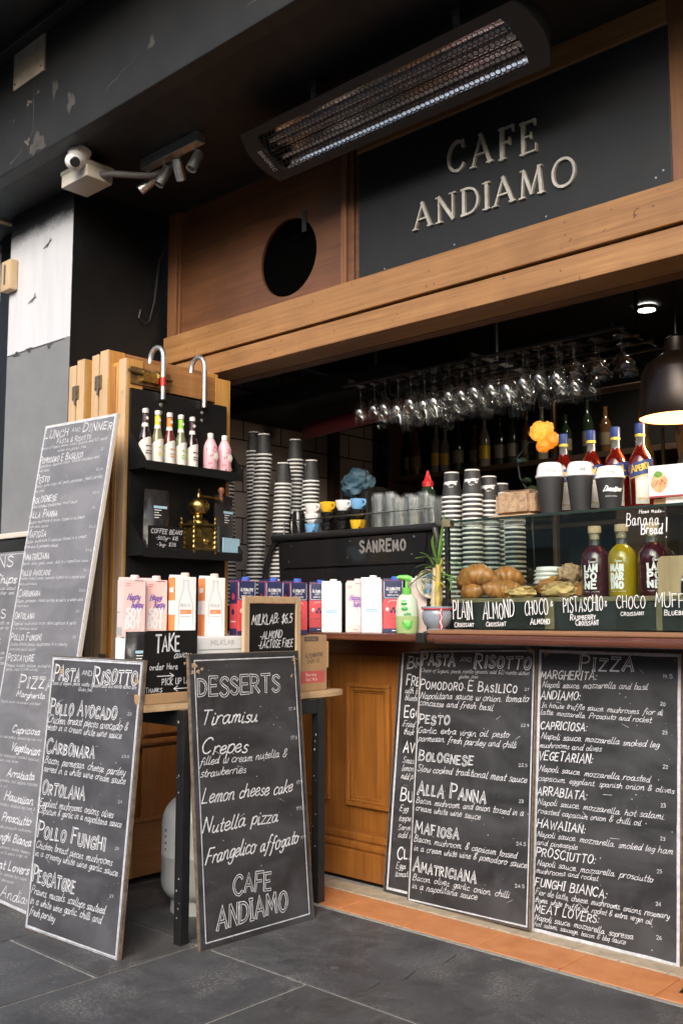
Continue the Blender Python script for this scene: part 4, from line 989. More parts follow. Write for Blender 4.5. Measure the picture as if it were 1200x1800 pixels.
# ------------------------------------------------------------------ hanging shelf unit on the end leaf
su = thing('shelf_unit', 'black two tier shelf hanging by bent pipe hooks on the folded doors', 'shelf', (-3.88, -.39, 1.2))
m = MB(); m.box(-3.888, -3.874, -.690, -.085, 1.20, 2.335, 'black_paint', .012); m.build('back_panel', su)
for z in (1.955, 1.545):
    m = MB(); m.box(-3.873, -3.745, -.690, -.085, z-.022, z, 'black_paint', .003); m.box(-3.752, -3.743, -.688, -.087, z-.03, z+.014, 'black_paint', .003); m.build('shelf', su)
    for y in (-.694, -.090):
        m = MB(); P = [(-3.873, z-.022), (-3.745, z-.022), (-3.745, z+.02), (-3.873, z+.17)]
        n = 4; m.add([(a, y, b) for a, b in P] + [(a, y+.009, b) for a, b in P], [[0, 1, 2, 3], [7, 6, 5, 4]] + [[i, i+4, (i+1) % 4+4, (i+1) % 4] for i in range(4)], 'black_paint'); m.build('side_bracket', su)
for y in (-.512, -.252):
    m = MB(); P = [(-3.858, y, 2.30), (-3.858, y, 2.42), (-3.858, y, 2.50)]
    for k in range(9):
        a = math.pi*k/8; P.append((-3.908+.05*math.cos(a), y-.004*k*.2, 2.515+.055*math.sin(a)))
    P += [(-3.985, y-.01, 2.46)] if False else [(-3.958, y-.01, 2.487)]
    m.tube(P, .0125, 'brushed_steel', 12)
    if y < -.4: m.tube([(-3.8579, y, 2.365), (-3.8579, y, 2.41)], .0138, 'red_plastic', 12)
    m.build('pipe_hook', su)
    for z in (2.275, 2.235):
        m = MB(); m.lathe([(.011, 0), (.010, .004), (.005, .007), (0, .008)], 'steel', 12, TR((-3.874, y, z), 0, 0, R(90))); m.build('bolt', su)

# bottles on the upper shelf
def drink(name, label, loc, liquid, neck, group):
    o = thing(name, label, 'bottle', loc, group, False, R(90))
    m = MB(); m.lathe([(.0, .0), (.027, .0), (.030, .006), (.030, .118), (.027, .142), (.018, .168), (.0135, .19), (.0128, .245), (.014, .25)], liquid, 24); m.build('bottle_body', o, (0, 0, 0))
    m = MB(); m.lathe([(.0150, .247), (.0152, .266), (.012, .269), (0, .269)], 'cap_white', 20); m.build('cap', o, (0, 0, 0))
    m = MB()
    n = 24; vs = []; fs = []
    for i in range(n+1):
        a = math.pi*2*i/n; zt = .112 + .018*math.cos(a+1.2)
        vs += [(.0306*math.cos(a), .0306*math.sin(a), .014), (.0306*math.cos(a), .0306*math.sin(a), zt)]
    for i in range(n): fs.append([2*i, 2*i+2, 2*i+3, 2*i+1])
    m.add(vs, fs, 'label_white', True)
    for z in (.05, .062, .085): m.ribbon([(-.016, z), (-.006, z+.002), (.004, z), (.015, z+.001)], .004, -.0318, neck)
    m.build('label', o, (0, 0, 0))
    m = MB(); m.lathe([(.0142, .198), (.0137, .243)], neck, 20, None, (0, 0), True, False); m.lathe([(.0165, .180), (.0146, .198)], 'label_white', 20); m.lathe([(.0085, 0), (.0085, .001)], 'label_white', 14, TR((0, -.0138, .222), 0, R(90)))
    m.build('neck_label', o, (0, 0, 0))
    return o
SZ = 1.956
for (y, liq, nk, t) in ((-.655, 'drink_dark', 'plum_label', 'dark soda bottle with plum neck label, farthest left on the upper shelf'), (-.583, 'drink_pale', 'yellow_label', 'soda bottle with bright yellow neck label on the upper shelf'), (-.512, 'drink_red', 'orange_label', 'reddish soda bottle with orange neck label on the upper shelf'), (-.443, 'drink_lime', 'green_label', 'soda bottle with lime green neck label on the upper shelf'), (-.372, 'drink_dark', 'plum_label', 'dark soda bottle between the green necked one and the pink bottles')):
    drink('soda_bottle', t, (-3.80, y, SZ), liq, nk, 'soda bottles on the upper shelf')
def pink(loc, label):
    o = thing('pink_bottle', label, 'bottle', loc, 'pink bottles on the upper shelf', False, R(90))
    m = MB(); m.lathe([(0, 0), (.033, 0), (.036, .008), (.0365, .11), (.033, .14), (.022, .165), (.014, .178)], 'pink_bottle', 26); m.build('bottle_body', o, (0, 0, 0))
    m = MB(); m.lathe([(.0155, .178), (.016, .199), (.014, .203), (0, .203)], 'cap_white', 20); m.build('cap', o, (0, 0, 0))
    m = MB(); rr = random.Random(3)
    for k in range(26):
        a = R(-90) + rr.uniform(-1.2, 1.2); z = rr.uniform(.02, .135); p = (.0372*math.cos(a), .0372*math.sin(a), z)
        m.blob(p, (.005, .002, .005), 'rose_print', 1, .4, 3, k)
    m.blob((.008, -.0345, .085), (.017, .003, .022), 'label_white', 2, .05); m.blob((.016, -.033, .025), (.009, .003, .009), 'olive_print', 2, .1)
    m.build('label', o, (0, 0, 0))
pink((-3.80, -.255, SZ), 'round pink floral bottle beside the dark soda bottle on upper shelf'); pink((-3.80, -.163, SZ), 'round pink floral bottle at the inner end of the upper shelf')

def coffee_bag(name, label, loc, rz, s=1.0, lab=True):
    o = thing(name, label, 'coffee bag', loc, 'black coffee bean bags', False, rz)
    from mathutils import noise as NZ
    m = MB(); nx, nz = 12, 16; vs = []; fs = []
    for sgn in (-1, 1):
        for j in range(nz+1):
            v = j/nz
            for i in range(nx+1):
                u = i/nx; w = .075*(1-.10*v)*s; dpt = (.042*(1-v)**.75 + .002)*(1-(abs(2*u-1))**3*.85)*s
                k = NZ.noise(Vector((u*4, v*5, sgn+loc[1]*7)))*.007*s
                vs.append(((2*u-1)*w, sgn*(dpt+k*(1 if 0 < i < nx else 0)), v*.30*s))
        b0 = 0 if sgn < 0 else (nx+1)*(nz+1)
        for j in range(nz):
            for i in range(nx):
                q = [b0+j*(nx+1)+i, b0+j*(nx+1)+i+1, b0+(j+1)*(nx+1)+i+1, b0+(j+1)*(nx+1)+i]
                fs.append(q if sgn < 0 else q[::-1])
    h = (nx+1)*(nz+1)
    for j in range(nz): fs += [[j*(nx+1), (j+1)*(nx+1), h+(j+1)*(nx+1), h+j*(nx+1)], [j*(nx+1)+nx, h+j*(nx+1)+nx, h+(j+1)*(nx+1)+nx, (j+1)*(nx+1)+nx]]
    for i in range(nx): fs += [[nz*(nx+1)+i, nz*(nx+1)+i+1, h+nz*(nx+1)+i+1, h+nz*(nx+1)+i], [i, h+i, h+i+1, i+1]]
    m.add(vs, fs, 'coffee_bag_black', True); m.build('bag_body', o, (0, 0, 0))
    m = MB(); y = -.052*s
    if lab: m.box(-.066*s, .066*s, y, y+.004, .006*s, .085*s, 'sky_label', .002)
    m.quad(-.03*s, .045*s, .208*s, .220*s, -.024*s, 'sky_label')
    for k in range(4): m.ribbon([(-.028*s, (.199-.012*k)*s), ((-.005 if k % 2 else .008)*s, (.199-.012*k)*s)], .004*s, -.030*s, 'white_ink')
    m.build('bag_label', o, (0, 0, 0))
    return o
coffee_bag('coffee_bag', 'black coffee bag with pale blue base left of the brass grinder', (-3.828, -.560, 1.546), R(86), 1.0)
coffee_bag('coffee_bag', 'black coffee bag with pale blue base right of the brass grinder', (-3.815, -.150, 1.546), R(100), 1.02)
# price card for beans
cs = thing('price_card', 'small black card reading COFFEE BEANS standing on the lower shelf', 'price card', (-3.746, -.56, 1.546), None, False, R(90))
m = MB(); m.box(-.103, .103, 0, .006, 0, .118, 'black_paint', .002); m.build('card', cs, (0, 0, 0))
m = MB(); letter(m, 'COFFEE BEANS', -.09, .083, .095, .083, .020, 'c'); letter(m, '-500gr- $18', -.06, .053, .07, .056, .017, 'c'); letter(m, '-1kg- $36', -.055, .023, .06, .026, .017, 'c'); m.build('chalk_lettering', cs, (0, 0, 0))
# brass coffee grinder
gr = thing('coffee_grinder', 'antique brass coffee grinder with turned posts and crank on the lower shelf', 'coffee grinder', (-3.80, -.325, 1.546), None, False, R(90))
m = MB(); m.box(-.075, .075, -.06, .06, .012, .028, 'grinder_brass', .004); m.box(-.060, .060, -.048, .048, .028, .135, 'grinder_brass', .003); m.box(-.078, .078, -.062, .062, .135, .148, 'grinder_brass', .004)
m.lathe([(.02, 0), (.018, .003), (.008, .006), (.006, .014), (0, .016)], 'brass', 16, TR((.015, -.049, .06), 0, R(90))); m.lathe([(.024, 0), (.022, .003), (0, .004)], 'brass', 16, TR((-.04, -.049, .10), 0, R(90)))
m.build('grinder_box', gr, (0, 0, 0))
for sx in (-.066, .066):
    for sy in (-.05, .05):
        m = MB(); pr = [(.010, 0), (.012, .01)] 
        for k in range(5): pr += [(.007, .018+.024*k), (.012, .028+.024*k), (.007, .038+.024*k)]
        pr += [(.011, .15), (.006, .16), (.009, .172), (.005, .182), (0, .188)]
        m.lathe(pr, 'brass', 14, None, (sx, sy)); m.build('post', gr, (0, 0, 0))
m = MB(); m.lathe([(.052, .148), (.050, .16), (.022, .182), (.020, .19), (.040, .20), (.052, .225), (.054, .245), (.046, .262), (.030, .275), (.014, .285), (.010, .30), (.012, .305), (.006, .312), (.008, .322), (0, .33)], 'brass', 28); m.build('hopper_dome', gr, (0, 0, 0))
m = MB(); m.tube([(-.005, 0, .292), (.06, -.01, .288), (.13, -.02, .278)], .006, 'brass', 10); m.build('crank', gr, (0, 0, 0))
m = MB(); m.lathe([(.006, .272), (.010, .285), (.008, .30), (.012, .31), (.017, .325), (.014, .338), (0, .344)], 'copper_wood', 16, None, (.128, -.02)); m.build('crank_knob', gr, (0, 0, 0))

# ------------------------------------------------------------------ outdoor heater hanging from the soffit
HP = (-3.275, -.302, 3.30); HM = Matrix.Translation(HP) @ Matrix.Rotation(R(0), 4, 'Z') @ Matrix.Rotation(R(-118.0), 4, 'X') @ Matrix.Rotation(R(0), 4, 'Y')
ax_u = (HM.to_3x3() @ Vector((1, 0, 0))); ax_v = (HM.to_3x3() @ Vector((0, 0, -1)))
HW, HH = 1.502, .287
ht = thing('patio_heater', 'long black radiant heater with mesh grille hanging before the signboard', 'heater', HP, None, False)
nrm = ax_u.cross(ax_v).normalized()            # frame: u along, v up, n = towards the viewer side
view = Vector((0, -3.4, 1.25)) - Vector(HP)
if nrm.dot(view) < 0: nrm = -nrm
HM3 = Matrix((ax_u, -nrm, ax_v)).transposed()
ht.rotation_mode = 'QUATERNION'
det = HM3.determinant()
ht.rotation_quaternion = HM3.to_quaternion() if det > 0 else Matrix((ax_u, nrm, ax_v)).transposed().to_quaternion()
SGN = 1 if det > 0 else -1                      # local -y (times SGN) faces the viewer
def hy(y): return y*SGN
def rrect(x0, x1, z0, z1, bulge, n=10):
    P = []
    for i in range(n+1):
        t = -1 + 2*i/n; P.append((x1 + bulge*(1-t*t)*.9 - bulge*.4, (z0+z1)/2 + t*(z1-z0)/2))
    for i in range(n+1):
        t = 1 - 2*i/n; P.append((x0 - bulge*(1-t*t)*.9 + bulge*.4, (z0+z1)/2 + t*(z1-z0)/2))
    return P
outer = rrect(0, HW, 0, HH, .05); inner = rrect(.085, HW-.085, .034, HH-.040, .02)
m = MB(); n = len(outer)
vs = [(x, hy(0), z) for x, z in outer] + [(x, hy(0), z) for x, z in inner] + [(x, hy(.012), z) for x, z in outer] + [(x*.985+HW*.0075, hy(.10), z*.72+HH*.14) for x, z in outer] + [(x, hy(.02), z) for x, z in inner]
fs = [[i, (i+1) % n, n+(i+1) % n, n+i] for i in range(n)] + [[i, (i+1) % n, 2*n+(i+1) % n, 2*n+i] for i in range(n)] + [[2*n+i, 2*n+(i+1) % n, 3*n+(i+1) % n, 3*n+i] for i in range(n)] + [[3*n+i for i in range(n)]] + [[n+i, n+(i+1) % n, 4*n+(i+1) % n, 4*n+i] for i in range(n)]
m.add(vs, fs, 'heater_black'); m.build('housing', ht, (0, 0, 0))
m = MB()                                        # curved mirror troughs behind the tubes
x0, x1, z0, z1 = .09, HW-.09, .036, HH-.042
for (za, zb) in ((z0, (z0+z1)/2-.004), ((z0+z1)/2+.004, z1)):
    TP_ = [(0, .015), (.03, .020), (.36, .0645), (.42, .068), (.58, .068), (.64, .0645), (.97, .020), (1, .015)]; K = len(TP_)-1; vs = []
    for t, y in TP_:
        z = za+(zb-za)*t
        vs += [(x0, hy(y), z), (x1, hy(y), z)]
    m.add(vs, [[2*k, 2*k+1, 2*k+3, 2*k+2] for k in range(K)], 'reflector', True)
m.build('reflector', ht, (0, 0, 0))
for za in (.090, .187):
    m = MB(); m.tube([(x0+.02, hy(.035), za), (x1-.02, hy(.035), za)], .011, 'tube_glass', 12); m.build('heating_tube', ht, (0, 0, 0))
m = MB()                                        # expanded-metal grille of oval openings
px = .0245; pzz = .0245; row = 0; z = .040
while z < HH-.046:
    x = .096 + (px/2 if row % 2 else 0)
    while x < HW-.096:
        a = .0085; b = .0098; c = []
        for k in range(6):
            q = math.pi/6 + math.pi*k/3; c.append((x + px*.5774*math.cos(q)*1.0, z + pzz*.5774*math.sin(q)))
        inn = [(x + (p[0]-x)*.80, z + (p[1]-z)*.80) for p in c]
        m.add([(p[0], hy(.004), p[1]) for p in c] + [(p[0], hy(.004), p[1]) for p in inn], [[k, (k+1) % 6, 6+(k+1) % 6, 6+k] for k in range(6)], 'heater_black')
        x += px
    z += pzz*.866; row += 1
m.build('grille', ht, (0, 0, 0))
m = MB(); mirror = 1
T_ = Matrix.Translation((.045, hy(-.0012), .178)) @ Matrix.Rotation(R(90), 4, 'Y')
letter(m, 'BROMIC', 0, -.009, .125, -.009, .020, 'f', 'grey_ink', 'heater_black', 0 if True else 0, T_)
m.build('maker_lettering', ht, (0, 0, 0))
for (xx, yy, zl) in ((-2.87, -.47, 3.45), (-2.10, -.47, 3.45)):
    m = MB(); m.box(xx-.016, xx+.016, yy-.004, yy+.004, zl, 3.574, 'steel', .001); m.box(xx-.05, xx+.05, yy-.03, yy+.03, 3.560, 3.5745, 'heater_black', .002)
    o = m.build('hanging_bracket'); o.parent = ht; bpy.context.view_layer.update(); o.matrix_parent_inverse = ht.matrix_world.inverted()

# ------------------------------------------------------------------ camera, conduit, track lights under the soffit
cc = thing('security_camera', 'cream dome security camera on a junction box at the pillar top', 'camera', (-4.2, -.75, 3.5))
m = MB(); m.box(-4.37, -4.135, -.80, -.645, 3.44, 3.52, 'cream_plastic', .008); m.box(-4.375, -4.13, -.805, -.64, 3.505, 3.527, 'cream_plastic', .006); m.build('junction_box', cc)
m = MB(); m.lathe([(.052, .060), (.055, .045), (.056, .02), (.050, -.01), (.030, -.036), (0, -.042)], 'white_plastic', 28, TR((-4.175, -.83, 3.525), 0, R(-12), R(14))); m.box(-4.26, -4.20, -.83, -.77, 3.50, 3.575, 'cream_plastic', .01); m.build('dome_housing', cc)
m = MB(); m.blob((-4.172, -.848, 3.505), (.047, .047, .045), 'ceramic_white', 3, 0); m.build('camera_ball', cc)
m = MB(); d = (Vector((0.0, -3.0, 1.3)) - Vector((-4.172, -.848, 3.505))).normalized(); q = d.to_track_quat('Z', 'Y').to_matrix().to_4x4(); m.lathe([(.026, .030), (.024, .046), (.020, .049), (0, .049)], 'lens_black', 20, Matrix.Translation(Vector((-4.172, -.848, 3.505)) + d*.004) @ q); m.build('lens', cc)
m = MB(); m.tube([(-4.17, -.72, 3.475), (-4.07, -.69, 3.463), (-3.98, -.62, 3.45), (-3.92, -.56, 3.45), (-3.86, -.52, 3.47), (-3.82, -.50, 3.50)], .017, 'conduit', 12)
tag(m.build('conduit_pipe'), 'grey bent conduit running from the camera box to the spotlights', 'conduit')
m = MB(); m.tube([(-4.49, -.02, 3.40), (-4.52, -.06, 3.30), (-4.53, -.08, 3.05), (-4.545, -.10, 2.93), (-4.54, -.14, 2.90), (-4.54, -.18, 2.93), (-4.54, -.17, 2.98)], .006, 'black_metal', 8)
tag(m.build('loose_cable'), 'thin black cable looping down beside the timber panel edge', 'cable')
tk = thing('track_light', 'steel bar of four small spotlights under the soffit left of the heater', 'light', (-3.8, -.52, 3.57))
m = MB(); m.box(-4.03, -3.57, -.555, -.505, 3.520, 3.574, 'brushed_steel', .003); m.build('ceiling_bar', tk)
for x, y, az, tl in ((-3.99, -.53, 40, 50), (-3.86, -.53, 60, 28), (-3.74, -.53, -60, 40), (-3.61, -.53, 75, 25)):
    T_ = TR((x, y, 3.44), R(az), 0, R(tl)); sp_ = MB(); sp_.lathe([(.0, .055), (.022, .05), (.026, .03), (.026, -.055), (.021, -.052), (.017, -.02), (0, -.018)], 'brushed_steel', 18, T_); sp_.tube([(x, y, 3.52), (x, y, 3.445)], .006, 'steel', 8)
    s_ = sp_.build('spotlight', tk)
    m = MB(); m.lathe([(0, -.045), (.012, -.045), (.016, -.050)], 'steel', 14, T_); m.build('bulb', s_, org=tk.location)

# ------------------------------------------------------------------ bar counter under the hatch
bc = thing('bar_counter', 'timber panelled bar counter with dark polished top under the hatch', 'counter', (-2.5, .1, 0))
m = MB(); m.box(-4.0, XR, -.045, .80, 1.132, 1.166, 'bar_top_wood', .012, None, 4); m.build('counter_top', bc)
m = MB(); m.box(-2.56, XR, -.062, .0, 1.128, 1.158, 'bar_top_wood', .014, None, 4); m.box(-2.60, XR, -.04, .06, 1.1665, 1.186, 'bar_edge_light', .008, None, 3); m.build('bullnose_edge', bc)
m = MB(); m.box(-2.645, -2.60, -.066, .0, 1.13, 1.172, 'black_metal', .006); m.build('joint_strip', bc)
m = MB(); m.box(-4.05, XR, .265, .29, .10, 1.13, 'counter_wood', .002); m.build('front_panel', bc)
def framed(x0, x1, z0, z1):
    m = MB(); f = .0
    for k, (w, y) in enumerate(((.020, .242), (.016, .250), (.010, .258))):
        a0, a1, b0, b1 = x0+f, x1-f, z0+f, z1-f
        m.box(a0, a1, y, .2645, b1-w, b1, 'counter_wood', .004); m.box(a0, a1, y, .2645, b0, b0+w, 'counter_wood', .004)
        m.box(a0, a0+w, y, .2645, b0+w, b1-w, 'counter_wood', .004); m.box(a1-w, a1, y, .2645, b0+w, b1-w, 'counter_wood', .004); f += w
    m.build('moulded_panel', bc)
framed(-3.335, -3.055, .322, .914); framed(-3.85, -3.45, .331, .918); framed(-2.9, -2.62, .322, .914)
m = MB(); m.box(-4.05, XR, .155, .2645, .012, .14, 'counter_wood', .004); m.box(-4.05, XR, .17, .2645, .14, .175, 'counter_wood', .012, None, 3); m.box(-4.05, XR, .195, .2645, .175, .212, 'counter_wood', .010, None, 3); m.build('skirting', bc)
m = MB(); m.box(-4.05, XR, .24, .2645, 1.05, 1.131, 'bar_top_wood', .004); m.build('apron', bc)

# ------------------------------------------------------------------ interior shell
it = thing('bar_interior', 'dark bar room with a tiled left wall behind the hatch', 'room', (-2, 2, 0))
m = MB(); m.box(-4.80, -4.755, .25, 2.6, 0, 2.95, 'subway_tile', 0); m.build('tiled_wall', it)
m = MB(); m.box(-4.755, -4.70, 1.60, 1.68, 1.0, 2.95, 'dark_table_wood', .006); m.build('corner_trim', it)
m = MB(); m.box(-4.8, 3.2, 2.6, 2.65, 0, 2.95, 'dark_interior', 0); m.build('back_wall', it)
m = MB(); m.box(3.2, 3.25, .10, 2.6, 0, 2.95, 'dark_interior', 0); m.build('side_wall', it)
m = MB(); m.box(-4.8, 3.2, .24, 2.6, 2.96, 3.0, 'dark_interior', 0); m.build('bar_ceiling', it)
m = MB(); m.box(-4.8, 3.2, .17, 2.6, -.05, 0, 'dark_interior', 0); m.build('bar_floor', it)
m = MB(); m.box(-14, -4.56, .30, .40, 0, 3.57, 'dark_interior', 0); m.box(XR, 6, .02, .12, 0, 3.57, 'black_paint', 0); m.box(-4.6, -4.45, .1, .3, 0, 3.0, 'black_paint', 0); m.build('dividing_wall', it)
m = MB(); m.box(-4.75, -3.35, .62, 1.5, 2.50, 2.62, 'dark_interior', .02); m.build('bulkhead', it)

def tag1(mb, name, label, cat, group=None): return tag(mb.build(name), label, cat, group)
# ducts / rolled blinds seen upper left in the dark
m = MB(); m.tube([(-4.3, .95, 2.40), (-3.35, .75, 2.395)], .05, 'maroon_strip', 16); tag1(m, 'rolled_blind', 'dull red roll on the rack high inside at the left', 'roll')
for k, z in enumerate((2.49, 2.46)):
    m = MB(); m.lathe([(.036, 0), (.036, .9), (.026, .9), (.026, 0)], 'cup_grey', 20, TR((-3.42+.095*k, .62, z), 0, R(-90)), (0, 0), True, True)
    tag1(m, 'cardboard_tube', ('open ended tube at left of the pair beside the hanging glasses', 'open ended tube at right of the pair beside the hanging glasses')[k], 'tube', 'open tubes on the rack')
# back bar with bottles
bb = thing('back_bar', 'dark shelf wall of bottles at the back of the bar', 'shelf', (-2.5, 2.2, 0))
m = MB(); m.box(-4.45, 1.5, 1.95, 2.3, 2.19, 2.225, 'dark_table_wood', .004); m.box(-4.45, 1.5, 1.95, 2.3, 1.78, 1.81, 'dark_table_wood', .004); m.box(-4.48, -4.45, 1.94, 2.3, 0, 2.95, 'dark_table_wood', .004); m.box(-4.45, 1.5, 2.3, 2.33, 0, 2.9, 'dark_interior', 0); m.build('bottle_shelf', bb)
m = MB(); m.box(-4.45, 1.5, 1.9, 2.3, .0, 1.25, 'dark_table_wood', .004); m.build('cabinet', bb)
BB = []
for k, (mat, lab) in enumerate((('back_bottle_brown', 'back_label'), ('back_bottle_green', 'dim_label'), ('back_bottle_pale', 'gold_ink'))):
    o = thing('liquor_bottle', 'spirit bottle', 'bottle', (0, 0, -50), 'spirit bottles on the back bar', False)
    m = MB(); m.lathe([(0, 0), (.036, 0), (.038, .01), (.038, .17), (.030, .20), (.014, .235), (.013, .29), (.015, .30), (0, .30)], mat, 18); m.build('bottle_body', o, (0, 0, 0))
    m = MB(); m.lathe([(.0385, .05), (.0385, .13)], lab, 18); m.build('label', o, (0, 0, 0)); BB.append(o)
bot = ['brown spirit bottle with tan label on the dark back shelf', 'dark green spirit bottle with grey label on the dark back shelf', 'pale spirit bottle with gold label on the dark back shelf']
used = set(); rr = random.Random(11); x = -4.38; k = 0
while x < -2.75:
    for z in (2.226, 1.811):
        j = rr.randrange(3); 
        if z < 2 and rr.random() < .3: continue
        lc = (x + rr.uniform(-.01, .01), 2.04 + rr.uniform(-.02, .02), z); sc = (1, 1, rr.uniform(.9, 1.15))
        if j not in used: BB[j].location = lc; BB[j]['label'] = bot[j]; BB[j].scale = sc; used.add(j)
        else: dup(BB[j], lc, bot[j], rr.uniform(-.6, .6), sc)
    x += rr.choice((.095, .12, .16))
# downlight, pendant, flower lamp
dl = thing('downlight', 'small bright round downlight in the dark bar ceiling', 'light', (-2.377, 1.66, 2.95))
m = MB(); m.lathe([(.05, -.012), (.058, -.006), (.058, .01)], 'steel', 28, None, (-2.36, 1.66), True, False, 0, False); m.v = [(a, b, c+2.945) for a, b, c in m.v]; m.build('trim_ring', dl)
m = MB(); m.lathe([(.0, 2.935), (.045, 2.935), (.047, 2.945)], 'lamp_disc', 28, None, (-2.36, 1.66)); m.build('lamp_face', dl)
ld = bpy.data.lights.new('downlight_beam', 'SPOT'); ld.energy = 22; ld.spot_size = R(150); ld.spot_blend = .6; ld.shadow_soft_size = .05; ld.color = (1, .86, .68)
lo = bpy.data.objects.new('downlight_beam', ld); COL.objects.link(lo); lo.location = (-2.36, 1.66, 2.93)
pd = thing('pendant_lamp', 'bronze bottle shaped pendant lamp glowing cream underneath at the right', 'lamp', (-1.652, .4, 2.04), None, False)
m = MB(); m.lathe([(.156, 0), (.158, .006), (.150, .10), (.138, .19), (.120, .225), (.085, .25), (.055, .27), (.047, .30), (.045, .33), (.02, .345), (0, .35)], 'bronze', 40, None, (0, 0), True, False, 0, False); m.build('lamp_shade', pd, (0, 0, 0))
m = MB(); m.lathe([(0, .004), (.152, .004)], 'pendant_glow', 40); m.build('diffuser', pd, (0, 0, 0))
m = MB(); m.tube([(0, 0, .34), (0, 0, .95)], .004, 'black_metal', 8); m.build('cord', pd, (0, 0, 0))
ld = bpy.data.lights.new('pendant_bulb', 'POINT'); ld.energy = 5; ld.shadow_soft_size = .06; ld.color = (1, .74, .45)
lo = bpy.data.objects.new('pendant_bulb', ld); COL.objects.link(lo); lo.location = (-1.652, .4, 1.98)
fl = thing('flower_lamp', 'glowing orange flower lamp on a thin dark stem beside the aperitif bottles', 'lamp', (-2.46, .68, 1.17))
m = MB()
c0 = Vector((-2.452, .68, 2.105))
for k, (dx, dz, r, ry) in enumerate(((-.016, .024, .052, .03), (.020, .036, .036, .026), (.034, -.020, .044, .030), (.004, -.050, .034, .028))):
    if k == 2: m.build('flower_head', fl); m = MB()
    m.blob((c0.x+dx*1.0, c0.y+.01*(k % 3), c0.z+dz), (r, ry, r*.92), 'flower_glow' if k < 2 else 'flower_core', 4, .17, 2.4, k)
m.build('inner_petal', fl)
m = MB(); m.tube([(-2.47, .70, 2.08), (-2.55, .72, 2.09), (-2.62, .72, 2.02), (-2.60, .71, 1.92), (-2.54, .70, 1.83), (-2.52, .69, 1.6), (-2.50, .68, 1.166)], .005, 'black_metal', 8)
for k, t in enumerate(((-2.60, 2.0), (-2.55, 1.86), (-2.52, 1.80), (-2.58, 1.9), (-2.50, 1.84))): m.blob((t[0]+.02, .70, t[1]), (.035, .02, .018), 'back_bottle_green', 1, .3, 3, k)
m.build('stem', fl)
m = MB(); m.add([(-2.10, 1.52, 1.75), (-1.99, 1.47, 1.75), (-2.10, 1.47, 2.46), (-2.20, 1.52, 2.46)], [[0, 1, 2, 3]], 'tan_art'); m.add([(-2.10, 1.53, 1.75), (-1.99, 1.48, 1.75), (-2.10, 1.48, 2.46), (-2.20, 1.53, 2.46)], [[3, 2, 1, 0]], 'dark_table_wood')
m.blob((-2.13, 1.505, 2.25), (.025, .004, .07), 'dark_ink', 2, .2); m.blob((-2.12, 1.505, 2.02), (.03, .004, .06), 'dark_ink', 2, .2, 3, 3)
tag1(m, 'leaning_panel', 'tan leaning panel with dark ovals behind the aperitif bottles', 'panel')
m = MB(); m.lathe([(.06, 1.811), (.065, 1.9), (.05, 2.0), (.06, 2.08), (.035, 2.2), (.018, 2.26), (.02, 2.36), (0, 2.38)], 'gold_foil', 18, None, (-2.46, 1.8)); m.box(-2.6, -2.3, 1.7, 1.92, 1.166, 1.81, 'dark_table_wood', .004)
tag1(m, 'gold_vase', 'crinkled gold foil vase glinting in front of the tan panel', 'vase')
m = MB(); m.box(-2.95, -2.925, 1.6, 1.64, 1.2, 2.5, 'dark_table_wood', .004); m.box(-2.30, -2.285, 1.65, 1.67, 1.2, 2.45, 'dark_table_wood', .004); m.box(-2.95, -2.285, 1.62, 1.66, 2.5, 2.53, 'dark_table_wood', .004)
tag1(m, 'mirror_frame', 'thin tan frame standing in the dark back bar', 'frame')

# ------------------------------------------------------------------ hanging stemware
rk = thing('glass_rack', 'black overhead rack from which the stemware hangs', 'rack', (-2.7, .8, 2.5))
m = MB()
for y in (.46, .60, .74, .88): m.box(-3.55, -1.9, y-.012, y+.012, 2.478, 2.49, 'black_metal', .002)
for x in (-3.5, -2.7, -1.95): m.box(x-.01, x+.01, .44, .90, 2.492, 2.515, 'black_metal', .002); m.box(x-.006, x+.006, .66, .68, 2.51, 2.97, 'black_metal', .001)
m.build('rack_rail', rk)
def glass_obj(name, label, prof, group, seg=24, mat='wine_glass', cat='glass', rib=0):
    m = MB(); m.lathe(prof, mat, seg, None, (0, 0), True, False, rib); o = m.build(name); tag(o, label, cat, group); return o
wine = [(.034, 0), (.034, -.003), (.010, -.008), (.0045, -.02), (.004, -.075), (.010, -.085), (.030, -.105), (.038, -.135), (.036, -.17), (.030, -.205), (.029, -.205), (.035, -.17), (.037, -.135), (.029, -.107), (.008, -.088), (.0, -.085), (0, 0)]
coupe = [(.036, 0), (.036, -.003), (.010, -.008), (.0045, -.02), (.004, -.07), (.012, -.08), (.038, -.10), (.058, -.125), (.060, -.145), (.058, -.145), (.056, -.126), (.036, -.102), (.010, -.083), (0, -.081), (0, 0)]
L1 = 'tulip wine glass hanging upside down from the overhead rack'; L2 = 'wide coupe glass hanging at the right end of the rack'
g0 = glass_obj('wine_glass', L1, [(0, 0)] + wine[:-1], 'wine glasses hanging from the rack'); g1 = glass_obj('coupe_glass', L2, [(0, 0)] + coupe[:-1], 'coupe glasses hanging from the rack')
first = True; rr = random.Random(5)
for r_, y in enumerate((.50, .64, .80)):
    x = -3.46 + .04*r_
    while x < -2.22:
        lc = (x, y+rr.uniform(-.01, .01), 2.478); sc = rr.choice((.95, 1.0, 1.05, 1.15))
        if first: g0.location = lc; first = False
        else: dup(g0, lc, None, rr.uniform(0, 6), (sc, sc, sc))
        x += rr.choice((.078, .086, .094))
for k, (x, y) in enumerate(((-2.19, .53), (-2.08, .53), (-1.965, .55), (-2.14, .68), (-2.02, .69))):
    if k == 0: g1.location = (x, y, 2.478)
    else: dup(g1, (x, y, 2.478))

